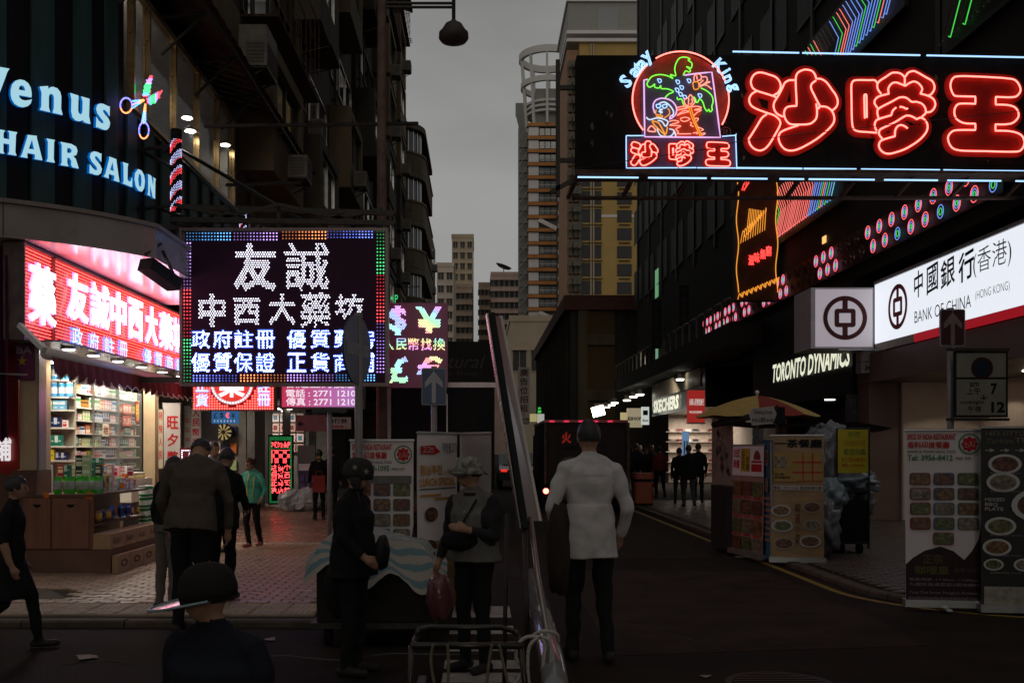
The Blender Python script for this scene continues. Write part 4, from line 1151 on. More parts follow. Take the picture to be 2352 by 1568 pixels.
neon_line([(1400,700),(1500,750),(1580,830),(1600,920),(1580,1000),(1585,1060),(1550,1090),(1530,1050),(1500,1080),(1460,1020),(1430,930),(1380,880),(1350,930),(1320,930),(1310,880),(1280,845)], M_ng)
neon_line([(1010,850),(1020,890),(1080,880),(1100,930),(1120,985)], M_ng)
for a_ in (0, 35): neon_line([(1200+a_,1020),(1240+a_,1150),(1300+a_*.8,1300),(1390+a_,1490)], M_ny)
neon_line([(1230,810),(1190,860),(1130,890),(1140,960),(1190,1000),(1240,1000),(1300,930),(1270,870)], M_nsal, closed=True); neon_line([(1200,870),(1195,980)], M_nsal); neon_line([(1240,880),(1265,920),(1230,970)], M_nsal)
for l_ in ([(1290,590),(1290,510),(1340,470),(1400,490),(1400,560),(1340,580)],[(1420,520),(1490,520),(1500,590),(1420,650),(1370,640),(1440,570)],[(1380,680),(1480,650),(1580,720)],[(1330,500),(1340,560)],[(1510,600),(1550,600),(1470,630)]): neon_line(l_, M_nsal)
neon_line([(1265,610),(1350,600),(1365,700),(1290,720),(1265,610)], M_ny)
for x, y in ((720,580),(1020,600),(1205,582),(1085,692),(1010,732),(1065,802),(1135,850),(1385,825)):
    neon_line([(x-32,y-28),(x+20,y-22),(x+28,y+16),(x,y+34),(x-18,y+10)], M_nb, r=.007, closed=True)
for l_ in ([(1010,1020),(1120,1000),(1190,1010),(1090,1045),(1010,1060),(1180,1030)],[(1200,1080),(1120,1075),(1010,1150),(1080,1120),(1200,1090)],[(1250,1010),(1340,1000),(1410,1025),(1290,1060),(1410,1060),(1340,1100),(1290,1150)],[(1060,1200),(1150,1180),(1220,1210),(1130,1250),(1060,1220)],
           [(880,1250),(960,1230),(1040,1260),(880,1310),(1070,1320),(990,1370),(1030,1420),(1020,1450),(1240,1450)],[(1300,1200),(1360,1200),(1330,1250)],[(1220,1260),(1250,1280),(1230,1310),(1280,1335)],[(1350,1340),(1440,1380),(1400,1400)],[(1270,1440),(1340,1430),(1330,1455)],[(1400,1450),(1470,1440),(1440,1470)]): neon_line(l_, M_nsal, r=.0075)
neon_line([(640,1110),(615,1000),(650,910),(740,870),(850,880),(940,930),(1000,1030),(980,1140),(890,1210),(905,1150)], M_npk, r=.010)
neon_line([(720,950),(800,930),(880,980),(940,1060),(950,1120),(920,1160)], M_nw, r=.010)
neon_line([(665,980),(720,965),(740,1000),(690,1030)], M_nb, closed=True); neon_line([(770,985),(830,970),(840,1010),(790,1030)], M_nb, closed=True)
neon_line([(720,1050),(770,1050),(710,1085),(770,1095),(730,1115)], M_nw); neon_line([(665,1060),(660,1130),(760,1150),(760,1180),(660,1160)], M_ny); neon_line([(850,1040),(880,1060),(880,1130),(800,1190)], M_ny)
neon_line([(505,1180),(560,1220),(700,1190),(850,1240),(840,1310),(810,1320),(760,1250),(690,1230)], M_nw, r=.010); neon_line([(600,1240),(700,1270),(760,1360),(820,1460),(850,1340)], M_ny, r=.010); neon_line([(600,1240),(640,1310),(820,1480)], M_ny, r=.010)
neon_line([(680,1370),(740,1480),(900,1490),(960,1400),(880,1370)], M_nw); neon_line([(960,1400),(990,1490)], M_nw, r=.010); neon_line([(590,1320),(530,1400),(660,1410)], M_nsal, closed=True, r=.010)
def arc_text(s_, pts, size, mt):      # lettering along a line, as bent tubes
    for ch_, (x, y, an) in zip(s_, pts):
        V, Fs, w, h = text_mesh(ch_, 0.0, .036, 2)
        u, v = tL((x, y)); q = size*.24237/1.7415*14.5/F; ca_, sa_ = math.cos(an), math.sin(an); m = MB()
        m.add([ns.fr.p(ns.a(u)+(xx*ca_-yy*sa_)*q, ns.b(v)+(xx*sa_+yy*ca_)*q, .06+zz*q) for xx, yy, zz in V], Fs); part('script_letter', m, mt, N_)
arc_text('Satay', [(205,715,R(48)),(330,545,R(47)),(400,465,R(46)),(450,410,R(44)),(555,345,R(42))], 300, M_nb)
arc_text('King', [(1575,335,R(-44)),(1715,455,R(-58)),(1750,520,R(-66)),(1800,655,R(-74))], 270, M_nb)
m = MB(); put_text(m, ns.fr, '®', ns.a(1655), ns.b(315), ns.a(1680), ns.b(291), c=-.015, offset=-.01); part('trademark', m, mat('dull_red_tube', (.35,.12,.09)), N_)
# straight blue tubes along the edges
def edge_tube(p0, p1, cuts, name='edge_tube'):
    t0 = 0.0
    for a, b in cuts:
        m = MB(); q0 = (p0[0]+(p1[0]-p0[0])*a, p0[1]+(p1[1]-p0[1])*a); q1 = (p0[0]+(p1[0]-p0[0])*b, p0[1]+(p1[1]-p0[1])*b)
        m.tube([ns.p(*q0, .05), ns.p(*q1, .05)], .0125, 6); part(name, m, M_nb, N_, smooth=True)
edge_tube((1681,122),(2440,137), [(0,.2),(.21,.565),(.585,1)])
edge_tube((1690,388),(2440,396), [(0,.2),(.205,.365),(.38,.62),(.63,1)])
edge_tube((1326,409),(2440,419), [(0,.125),(.145,.265),(.275,.39),(.415,.465),(.475,.61),(.63,.74),(.76,.87),(.9,1)])
m = MB(); m.tube([ns.p(1310,395,.15), ns.p(1640,345,.12), ns.p(1690,330,.1), ns.p(2100,285,.1), ns.p(2440,250,.1)], .006, 5); part('stay_cable', m, M_steel, N_)

# ---- tall yellow edged neon sign further up
vs = Front(1690, 692, 27)
V_ = thing('tall_neon_sign', 'tall projecting neon sign with wavy amber outline and small red characters', 'sign', W(1737, 692, 27))
m = MB(); vs.box(m, 1690, 150, 1785, 690, -.3, -.02); part('cabinet', m, mat('amber_board', (.07,.03,.012), rough=.5, var=.4, scale=3), V_)
for uu in (1693, 1783):
    m = MB(); m.tube([vs.p(uu+2.5*math.sin(q*.5), 420+q*9, .04) for q in range(29)], .014, 5); part('wavy_tube', m, M_ny, V_, smooth=True)
for k in range(9):
    m = MB(); q = k*10.5; m.tube(smooth_line([vs.p(1694+q,688-q*.42,.04), vs.p(1698+q,674-q*.42,.04), vs.p(1702+q,682-q*.42,.04), vs.p(1704+q,672-q*.42,.04)],3), .012, 5); part('fringe_tube', m, M_ny, V_, smooth=True)
for k in range(11):
    m = MB(); q = k/10; m.tube(smooth_line([vs.p(1700+55*q,560-30*q,.05), vs.p(1706+52*q,530-50*q,.05), vs.p(1712+46*q,545-58*q,.05), vs.p(1720+36*q,480+6*q,.05)], 4), .010, 5); part('scroll_tube', m, M_ny, V_, smooth=True)
for ch_, u0, v0 in (('滋',1718,586),('味',1731,580),('無',1745,572),('窮',1758,565)):
    m = MB(); put_text(m, vs.fr, ch_, vs.a(u0), vs.b(v0+24), vs.a(u0+13), vs.b(v0), c=.04, bevel_r=.025, res=1); part('character', m, emat('neon_red_small', (2.2,.12,.1), 1.2), V_)
m = MB(); put_text(m, vs.fr, '沙', vs.a(1702), vs.b(440), vs.a(1720), vs.b(405), c=.04, bevel_r=.02, res=1); part('character', m, MATS['neon_red_small'], V_)

# ---- neon bands on the shopping block: chevrons and rings
QX = RX - .15
qf = Fr((QX, 0, 0), (0,-1,0), (0,0,1))
def yr(u, x=QX): return x*F/(u-U0)
def band(name, label, u0, u1, ratio, hgt, cols_, step):
    t = thing(name, label, 'neon light', (QX, yr((u0+u1)/2), 6))
    zc = EYE + ratio*QX
    y = yr(u0); i = 0
    fl = MB(); fl.box(QX+.02, QX+.1, yr(u1)-.3, yr(u0)+.3, zc-hgt*.62, zc+hgt*.62); part('backing_rail', fl, M_steel, t)
    while y > yr(u1):
        c = cols_(i)
        if c is not None:
            m = MB(); m.tube([(QX-.03,y+.32,zc+hgt*.5),(QX-.03,y+.32-.07,zc+hgt*.5-.06),(QX-.03,y-.28,zc),(QX-.03,y+.25,zc-hgt*.5),(QX-.03,y+.32,zc-hgt*.5+.05)], .010, 4); part('chevron_tube', m, c, t)
        y -= step*(.7+.3*random.random()); i += 1
    return t
M_ns_r = emat('neon_thin_red', (1.3,.25,.22), .9); M_ns_g = emat('neon_thin_green', (.08,.9,.12), .75); M_ns_b = emat('neon_thin_blue', (.22,.42,1.2), .8); M_ns_off = mat('neon_off', (.10,.05,.04), rough=.2)
M_ns_c = emat('neon_thin_cyan', (.25,.75,.9), .8)
band('chevron_neon_band', 'band of red, green and blue neon chevrons beside the tall amber edged sign', 1752, 1925, .785, 1.35, lambda i: M_ns_off if i < 3 else (M_ns_g if i < 9 else (M_ns_r if i < 26 else random.choice([M_ns_b,M_ns_c,M_ns_g,M_ns_r,M_ns_b]))), .2)
band('chevron_neon_band', 'band of blue, green and pink neon chevrons above the long black signboard', 1862, 2060, 1.137, 1.25, lambda i: (M_ns_r if i % 2 else M_ns_g) if i < 4 else (M_ns_off if i < 8 else random.choice([M_ns_b,M_ns_c,M_ns_b,M_ns_g,M_ns_r,M_ns_b])), .24)
band('chevron_neon_band', 'band of mostly unlit neon chevrons high above the right end of the long signboard', 2180, 2420, .93*1.0+.03, 1.5, lambda i: M_ns_g if i in (2, 5) else M_ns_off, .2)
rg = thing('ring_neon_band', 'double row of small red and blue neon rings along the right building', 'neon light', (QX, 24, 5.8))
zc = EYE+.533*QX
m = MB(); m.box(QX+.03, QX+.12, yr(2300), yr(1615), zc-.35, zc+.35); part('backing_rail', m, M_steel, rg)
y = yr(1618); i = 0; rnd = random.Random(5)
lit_runs = lambda u: not (1725 < u < 1738 or 1812 < u < 1845 and rnd.random() < .8 or 1912 < u < 1985 or (1640 < u < 1912 and rnd.random() < .22))
while y > yr(2290):
    u = U0 + QX*F/y; lit = lit_runs(u)
    for row in (0, 1):
        yy, zz = y - row*.28, zc + (.17 if row == 0 else -.17)
        if u > 1990 and row == 1 and i % 3 == 1: r_set = ((.12, M_ns_b if lit else M_ns_off), (.06, M_ns_g if lit else M_ns_off))
        else: r_set = ((.135, emat('neon_ring_red', (1.7,.22,.25), .9) if lit else M_ns_off), (.088, M_ns_b if lit else M_ns_off), (.042, M_ns_g if lit else M_ns_off))
        for r_, mm in r_set:
            m = MB(); m.tube([(QX-.02, yy+r_*math.cos(t)*.95, zz+r_*math.sin(t)) for t in np.linspace(0, 2*math.pi, 13)[:-1]], .0085, 4, closed=True); part('ring_tube', m, mm, rg)
    y -= .52 if u < 1950 else .60; i += 1

# ---- bank lightbox, projecting cube and small card sign
KX = RX-.12
kf = Fr((KX, 0, 0), (0,-1,0), (0,0,1))
def yk(u): return KX*F/(u-U0)
bk = thing('bank_lightbox', 'long glowing white bank fascia with black brush characters and red ring emblem', 'sign', (KX, 17.5, 3.8))
y0, y1 = yk(2010), 11.2
zt, zb = EYE+375/F*y0, EYE+240/F*y0
m = MB(); m.box(KX+.002, KX+.18, y1, y0, zb-.1, zt+.08); part('cabinet', m, mat('grey_cabinet', (.3,.3,.3), metal=.4, rough=.4), bk)
m = MB(); m.box(KX-.03, KX+.001, y1, y0, zt+.01, zt+.07); part('top_rail', m, MATS['grey_cabinet'], bk)
M_bankw = emat('bank_white', (.86,.90,.98), .92)
for a_, b_ in ((y0, 16.95), (16.94, y1)):
    m = MB(); m.box(KX-.012, KX-.004, b_, a_-.012, zb, zt); part('lit_panel', m, M_bankw, bk)
m = MB(); m.box(KX-.012, KX-.002, y1, 18.7, zb-.16, zb-.004); part('red_strip', m, emat('bank_red', (.32,.008,.015), .8), bk)
m = MB(); m.box(KX-.012, KX-.002, 18.72, y0-.02, zb-.16, zb-.004); part('white_strip', m, mat('cream_strip', (.5,.47,.42)), bk)
M_bred = mat('emblem_dark_red', (.30,.012,.02), rough=.5, var=0); M_ink = mat('black_ink', (.008,.008,.008), rough=.5, var=0)
def bank_emblem(fr, a, b, r, c, parent, mt):
    """ring with a rounded square and a vertical bar: five pieces"""
    m = MB(); m.poly(disc(fr, a, b, r, c, 48), fr.N*-.004, holes=[disc(fr, a, b, r*.80, c, 48)]); part('emblem_ring', m, mt, parent)
    def rsq(w, h, k, cc):
        P = []
        for cx, cy, s0 in ((w-k, h-k, 0), (-w+k, h-k, 90), (-w+k, -h+k, 180), (w-k, -h+k, 270)):
            for t in np.linspace(0, 90, 5): P.append(fr.p(a+cx+k*math.cos(R(s0+t)), b+cy+k*math.sin(R(s0+t)), cc))
        return P
    m = MB(); m.poly(rsq(r*.48, r*.42, r*.13, c), fr.N*-.004, holes=[rsq(r*.27, r*.22, r*.02, c)]); part('emblem_square', m, mt, parent)
    for s_ in (-1, 1):
        m = MB(); h0, h1 = sorted((s_*r*.421, s_*r*.82)); m.poly([fr.p(a-r*.12,b+h0,c), fr.p(a+r*.12,b+h0,c), fr.p(a+r*.12,b+h1,c), fr.p(a-r*.12,b+h1,c)], fr.N*-.004); part('emblem_bar', m, mt, parent)
def ay(u): return -yk(u)
ya_ = (ay(2041)+ay(2088))/2
bank_emblem(kf, ya_, (zt+zb)/2+.0, .44, .022, bk, M_bred)
def ktext(s_, u0, u1, z0, z1, off=0.0, mt=M_ink, name='lettering', **k):
    m = MB(); put_text(m, kf, s_, ay(u0), z0, ay(u1), z1, c=.02, offset=off, **k); part(name, m, mt, bk)
mid = (zt+zb)/2
for ch_, a_, b_ in (('中',2102,2122),('國',2131,2157),('銀',2163,2196),('行',2204,2240)): ktext(ch_, a_, b_, mid+.02, mid+.52, .012 if ch_ != '行' else .02, name='character', rise=.12)
ktext('(香港)', 2238, 2326, mid+.04, mid+.50, -.006)
ktext('BANK OF CHINA', 2103, 2233, mid-.42, mid-.2, -.004); ktext('(HONG KONG)', 2243, 2322, mid-.36, mid-.18, -.012)
# square cube sign
ks = Front(1865, 800, yk(2010)-.15)
cu_ = thing('bank_cube_sign', 'square white projecting bank sign with dark red ring emblem', 'sign', W(1935, 800, ks.d))
m = MB(); ks.box(m, 1863, 660, 2007, 800, -1.1, -.012); part('cabinet', m, mat('white_box_side', (.50,.46,.47), rough=.5, var=.1), cu_)
m = MB(); ks.box(m, 1873, 664, 2004, 796, -.0115, -.004); part('lit_face', m, emat('cube_white', (.235,.205,.225), 1.0, base=(.5,.48,.5)), cu_)
bank_emblem(ks.fr, ks.a(1941), ks.b(730), 50.5*ks.d/F, .004, cu_, mat('emblem_brown_red', (.085,.02,.02), rough=.5, var=0))
m = MB(); m.box(KX-.95,KX,ks.d-.4,ks.d-.36,ZD(806,ks.d)-.02,ZD(806,ks.d)); part('bottom_vent', m, M_alu, cu_)
js = Front(1978, 855, yk(2010)+.35)
jb = thing('card_sign', 'small two tier white card machine sign beneath the bank emblem cube', 'sign', W(2005, 855, js.d))
m = MB(); js.box(m, 1978, 804, 2034, 829, -.3, -.01); js.box(m, 1978, 831, 2034, 856, -.3, -.01); part('cabinet', m, mat('card_white', (.42,.36,.36), rough=.5), jb)
m = MB(); js.text(m, 'Jetco', 1986, 837, 2022, 851, c=.0, offset=.02); part('lettering', m, M_ink, jb)
m = MB(); m.poly([js.p(1997,823,0), js.p(2014,823,0), js.p(2018,810,0), js.p(2001,810,0)], (0,-.004,0)); part('card_mark', m, mat('card_dark', (.03,.03,.05)), jb)
# bank front wall and recessed lit entrance
bw = thing('bank_building', 'dark pinkish bank frontage with lit cream entrance recess', 'building', (RX+1, 17, 0))
M_bpink = mat('bank_stone', (.17,.115,.10), rough=.45, var=.12, scale=1.5)
m = MB(); m.box(KX+.03, RX+2.7, 11, 21.6, 2.95, zb-.17); part('lintel', m, M_bpink, bw)
m = MB(); m.box(KX+.05, RX+2.7, 21.0, 21.6, PZ, 2.949); part('pier', m, M_bpink, bw)
m = MB(); m.box(RX+2.2, RX+2.7, 9.9, 21.0, PZ, 2.949); m.box(RX+.6, RX+2.2, 20.9, 20.99, PZ, 2.949); part('recess_wall', m, mat('cream_panel', (.62,.53,.44), rough=.4, var=.06), bw)
for i, y in enumerate((19.5, 17.6, 15.6)):
    dl = thing('downlight', 'round recessed downlight in the bank entrance ceiling', 'lamp', (RX+1.4, y, 2.93), 'bank entrance downlights')
    m = MB(); m.lathe([(.09,-.004),(.085,-.02)], (RX+1.4, y, 2.945), 14); part('lens', m, emat('downlight_warm', (1.0,.85,.65), 7), dl)
    la = bpy.data.lights.new('downlight_lamp', 'SPOT'); la.energy = 16; la.spot_size = R(130); la.color = (1,.85,.66); la.shadow_soft_size = .08; lo = bpy.data.objects.new('downlight_lamp', la); lo.location = (0,0,-.03); lo.parent = dl; col.objects.link(lo)
# ================================================================ hair salon lettering, traced letter by letter
tV, tH = tr(0,250,.19558), tr(0,500,.27211)
VEN = {'V': ([(-480,10),(-260,50),(-300,100),(-120,520),(-20,220),(-60,85),(195,130),(150,200),(100,340),(-110,900),(-190,890),(-440,90)], None),
 'e': ([(385,670),(645,718),(650,640),(630,520),(580,430),(500,370),(410,350),(320,375),(250,450),(220,560),(218,660),(240,760),(300,850),(390,905),(480,920),(570,895),(630,840),(655,755),(590,770),(520,780),(450,765),(400,720)], [(385,558),(515,582),(505,530),(480,485),(435,470),(400,495)]),
 'n': ([(810,495),(985,483),(988,545),(1040,505),(1090,500),(1170,530),(1230,600),(1255,700),(1250,950),(1283,1078),(1075,1030),(1100,940),(1103,720),(1085,665),(1045,640),(1010,665),(1000,720),(1000,920),(1028,1022),(815,970),(845,900),(850,620)], None),
 'u': ([(1435,625),(1607,680),(1598,980),(1615,1040),(1645,1068),(1675,1045),(1687,990),(1690,800),(1660,695),(1832,745),(1822,1100),(1852,1263),(1720,1225),(1697,1183),(1620,1207),(1540,1185),(1480,1120),(1455,1000),(1462,760)], None),
 's': ([(2248,902),(2242,1105),(2190,1020),(2140,970),(2110,975),(2110,1010),(2150,1070),(2220,1150),(2255,1240),(2235,1330),(2190,1380),(2140,1385),(2060,1355),(1990,1325),(1962,1332),(1972,1108),(2020,1190),(2080,1245),(2115,1245),(2110,1200),(2060,1140),(1990,1040),(1965,950),(1990,870),(2050,840),(2120,850),(2210,897)], None)}
HSA = [([(-90,50),(78,82),(52,120),(52,195),(137,215),(137,120),(115,85),(255,108),(235,150),(225,400),(245,452),(115,430),(137,390),(137,285),(50,270),(50,390),(68,425),(-90,400),(-60,360),(-55,100)], None),
 ([(405,145),(545,162),(540,185),(625,522),(505,500),(515,475),(513,432),(405,412),(400,450),(408,487),(300,468),(325,430),(405,170)], [(470,215),(500,362),(425,350)]),
 ([(683,198),(810,222),(795,255),(790,500),(807,557),(683,535),(703,490),(705,250)], None),
 ([(888,248),(1050,280),(1120,320),(1140,380),(1125,440),(1078,460),(1115,500),(1158,643),(1065,622),(1045,590),(1048,530),(1025,490),(990,478),(990,560),(1008,610),(890,590),(908,550),(908,300)], [(990,340),(1025,340),(1052,365),(1050,400),(1025,415),(988,408)]),
 ([(1493,420),(1490,545),(1440,480),(1410,455),(1393,475),(1410,510),(1470,580),(1500,650),(1485,710),(1440,740),(1390,730),(1345,712),(1315,710),(1320,575),(1370,640),(1405,670),(1428,660),(1420,620),(1350,540),(1320,470),(1335,415),(1380,388),(1430,398),(1475,420)], None),
 ([(1607,465),(1713,505),(1712,530),(1757,842),(1668,812),(1682,785),(1680,745),(1602,718),(1597,750),(1602,788),(1522,755),(1548,725),(1607,490)], [(1655,545),(1673,682),(1620,658)]),
 ([(1803,545),(1888,572),(1877,620),(1875,800),(1895,835),(1920,825),(1945,765),(1945,917),(1803,858),(1818,825),(1815,585)], None),
 ([(2030,648),(2080,670),(2120,740),(2132,830),(2120,930),(2085,982),(2035,965),(1995,900),(1977,800),(1985,710)], [(2055,715),(2075,750),(2080,830),(2073,900),(2055,913),(2040,880),(2033,800),(2040,735)]),
 ([(2178,720),(2225,750),(2252,900),(2258,790),(2245,765),(2292,795),(2283,830),(2280,1088),(2245,1065),(2208,880),(2203,1010),(2215,1048),(2165,1022),(2178,990)], None)]
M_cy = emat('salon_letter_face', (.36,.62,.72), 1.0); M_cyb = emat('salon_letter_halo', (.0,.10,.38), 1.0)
SL = thing('salon_lettering', 'glowing pale blue raised letters of the hair salon name on the striped wall', 'lettering', wall_hit(150, 330)[0])
def wall_letter(outer, hole, tf, name):
    def proj(P, off): return [wall_hit(*tf(p), off)[0] for p in P]
    loops = [outer] + ([hole] if hole else [])
    tri = tessellate_polygon([[Vector((p[0], p[1], 0)) for p in lp] for lp in loops])
    flat = [p for lp in loops for p in lp]
    m = MB(); Fp = proj(flat, .12); m.add(Fp, [tuple(t) for t in tri]); face = part('letter', m, M_cy, SL)
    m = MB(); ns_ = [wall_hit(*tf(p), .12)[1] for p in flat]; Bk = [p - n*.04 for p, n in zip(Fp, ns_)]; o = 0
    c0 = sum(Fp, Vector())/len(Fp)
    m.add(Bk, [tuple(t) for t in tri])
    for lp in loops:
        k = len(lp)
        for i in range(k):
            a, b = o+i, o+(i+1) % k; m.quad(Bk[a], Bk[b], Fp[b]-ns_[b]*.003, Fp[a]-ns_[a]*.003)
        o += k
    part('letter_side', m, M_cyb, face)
for k, (o_, h_) in VEN.items(): wall_letter(o_, h_, tV, k)
for o_, h_ in HSA: wall_letter(o_, h_, tH, 'x')

# ---- LED scissors and barber poles
tK = tr(460,270,.37634)
class WallFr:
    def __init__(s, tf, off): s.tf, s.off = tf, off
def wled(mb, uv, r, off=.14):
    p, n = wall_hit(*uv, off); t = Vector((-n.y, n.x, 0)); 
    fr = Fr(p, t, (0,0,1)); led(mb, fr, 0, 0, r, 0)
SC_ = thing('led_scissors', 'pair of scissors drawn in rainbow LED dots beside the salon name', 'light', wall_hit(325, 240)[0])
def inpoly(p, P):
    x, y = p; c = False; j = len(P)-1
    for i in range(len(P)):
        if (P[i][1] > y) != (P[j][1] > y) and x < (P[j][0]-P[i][0])*(y-P[i][1])/(P[j][1]-P[i][1])+P[i][0]: c = not c
        j = i
    return c
bl1 = [(385,82),(396,95),(380,190),(360,290),(335,310),(300,320),(290,290),(305,210),(330,140)]; bl2 = [(495,245),(500,258),(470,320),(420,380),(365,400),(335,370),(330,330),(380,300),(430,270)]
sets = {}
def put(mat_, x, y): wled(sets.setdefault(mat_, MB()), tK((x, y)), .0155)
for P, col_ in ((bl1, lambda x, y: 'red' if y < 118 or (y > 300) else ('violet' if y < 170 else ('green' if y < 275 else 'cyan'))), (bl2, lambda x, y: 'red' if x > 450 or x < 345 else ('violet' if x > 425 else ('green' if x > 365 else 'blue')))):
    j = 0
    for y in np.arange(82, 402, 14):
        for x in np.arange(285+(j % 2)*8, 502, 16):
            if inpoly((x, y), P): put(led_mat(col_(x, y), 2), x, y)
        j += 1
def ellipse_leds(cx, cy, rx, ry, n):
    for k in range(n):
        t = 2*math.pi*k/n; x, y = cx+rx*math.cos(t), cy+ry*math.sin(t)
        put(led_mat('orange' if math.sin(t) > .45 else ('blue' if k % 3 else 'violet'), 2), x, y)
ellipse_leds(115, 405, 62, 80, 26); ellipse_leds(303, 670, 52, 86, 28)
for a_, b_, w_ in (((300,350),(185,395),16),((318,395),(300,590),14)):
    for q in range(13):
        t = q/12; ww = 4 + w_*2*t
        for s_ in (-1, 0, 1):
            put(led_mat('orange' if t < .35 else 'cyan' if s_ else 'purple', 2), a_[0]+(b_[0]-a_[0])*t + (s_*ww*.6 if w_ == 14 else 0), a_[1]+(b_[1]-a_[1])*t + (s_*ww if w_ == 16 else 0))
for mt, mb_ in sets.items(): part('dots', mb_, mt, SC_, kind='stuff')
m = MB(); p, n = wall_hit(345, 350, .1); m.bar(p - n*.1, W(395, 385, 14.6), .05); part('bracket', m, M_steel, SC_)
def barber(ulo, uhi, vlo, vhi, d, label):
    t = thing('barber_pole', label, 'barber pole', W((ulo+uhi)/2, vhi, d)); fr = Front(ulo, vhi, d)
    m = MB(); c = fr.p((ulo+uhi)/2, vhi, -.1); r_ = (uhi-ulo)/2*d/F
    m.lathe([(r_,0),(r_,(vhi-vlo)*d/F)], (c.x, c.y, c.z), 14); m.lathe([(r_*1.1,(vhi-vlo)*d/F),(r_*1.1,(vhi-vlo)*d/F+.12)], (c.x,c.y,c.z), 14); part('tube', m, M_black, t, smooth=False)
    sets = {}
    H = (vhi-vlo)*d/F
    nz = int(H/.0235)
    for j in range(nz):
        z = j*.0235
        for k in range(11):
            th = (k-5)*math.pi/11 + (j % 2)*.12
            ph = (z - (math.sin(th))*.09) / .235
            f = ph % 1.0
            if f < .62:
                red = (int(ph//1) % 2 == 0 and f < .42) or f < .10
                P = Vector((c.x + r_*1.02*math.sin(th), c.y - r_*1.02*math.cos(th), c.z + z))
                nn = Vector((math.sin(th), -math.cos(th), 0)); f2 = Fr(P, Vector((-nn.y, nn.x, 0)), (0,0,1)); led(sets.setdefault(red, MB()), f2, 0, 0, .0068, 0, n=4)
    part('white_dots', sets[False], emat('led_pole_white', (.62,.66,1.1), 2.2), t, kind='stuff'); part('red_dots', sets[True], led_mat('red', 2), t, kind='stuff')
    m = MB(); m.bar((c.x,c.y,c.z+.1),(-5.2,c.y+.3,c.z+.1),.04); m.bar((c.x,c.y,c.z+H-.1),(-5.2,c.y+.3,c.z+H-.1),.04); part('bracket', m, M_steel, t)
barber(388, 412, 312, 482, 14.8, 'barber pole of slanting red and white LED stripes beside the salon letters')
barber(548, 563, 486, 540, 20.5, 'second barber pole showing just above the large LED signboard')
# floodlight
fl = thing('floodlight', 'black trough floodlight hanging under the canopy edge', 'lamp', W(365, 630, 12.9))
p = W(334, 606, 12.7); q = W(402, 655, 13.2)
m = MB(); m.bar(p, q, .22, .16); part('housing', m, M_black, fl); m = MB(); m.bar(p+Vector((0,0,.12)), p+Vector((.1,.3,.32)), .03); m.bar(q+Vector((0,0,.1)), q+Vector((-.1,-.2,.42)), .03); part('bracket', m, M_steel, fl)

# ================================================================ PHARMACY
M_wood = mat('brown_laminate', (.20,.085,.05), rough=.45, var=.25, scale=3, stretch=(6,6,.6))
M_woodd = mat('dark_laminate', (.12,.055,.035), rough=.45, var=.25, scale=3)
M_beam = mat('beige_pillar_panel', (.50,.36,.22), rough=.4, var=.12, scale=3)
M_shelf = mat('shelf_white', (.62,.58,.52), rough=.5, var=.05); M_shback = mat('shelf_back', (.50,.46,.38), rough=.6, var=.1)
ph = thing('pharmacy_shop', 'brightly lit open fronted pharmacy with stocked shelves under the red fascia', 'shop', (-6.5, 15, 0))
m = MB(); m.box(-9, -5.58, 12.2, 21.4, 2.84, 2.99); part('ceiling', m, M_shelf, ph)
m = MB(); m.box(-9.2, -9, 12.2, 21.4, PZ, 2.83); m.box(-9, -5.6, 21.3, 21.4, PZ, 2.83); part('back_wall', m, M_shback, ph)
m = MB(); m.box(XD(46,12.1), XD(84,12.1), 12.1, 12.5, 1.30, 2.83); part('pillar', m, M_beam, ph)
m = MB(); m.box(XD(30,12.1), XD(86,12.1), 12.08, 12.5, PZ, 1.298); part('pillar_base', m, M_woodd, ph)
m = MB(); m.box(-5.78, -5.58, 17.15, 17.35, PZ, 2.83); part('post', m, M_beam, ph)
m = MB(); m.box(XD(84,12.1), XD(90,12.1), 12.1, 12.3, 1.3, 2.83); part('steel_edge', m, M_alu, ph)
# display shelves, unit facing the side street and unit along the pavement
rowsA = [1.40, 1.60, 1.86, 2.11, 2.29, 2.53]
for z in rowsA:
    m = MB(); m.box(-6.35, -5.74, 13.92, 14.15, z-.025, z); part('shelf', m, M_shelf, ph)
m = MB(); m.box(-6.38, -5.74, 14.16, 14.2, PZ, 2.82); part('shelf_back', m, M_shback, ph)
rowsB = [1.22, 1.42, 1.60, 1.79, 1.98, 2.17, 2.38]
for z in rowsB:
    m = MB(); m.box(-6.12, -5.84, 14.22, 17.14, z-.02, z); part('shelf', m, M_shelf, ph)
m = MB(); m.box(-6.16, -6.125, 14.21, 17.14, PZ, 2.82); part('shelf_back', m, M_shback, ph)
for y in (15.05, 16.1):
    m = MB(); m.box(-6.12, -5.82, y, y+.03, 1.0, 2.6); part('upright', m, M_alu, ph)
m = MB(); m.box(-5.80, -5.79, 15.08, 17.1, 1.05, 2.5); part('glass_door', m, M_glass, ph)
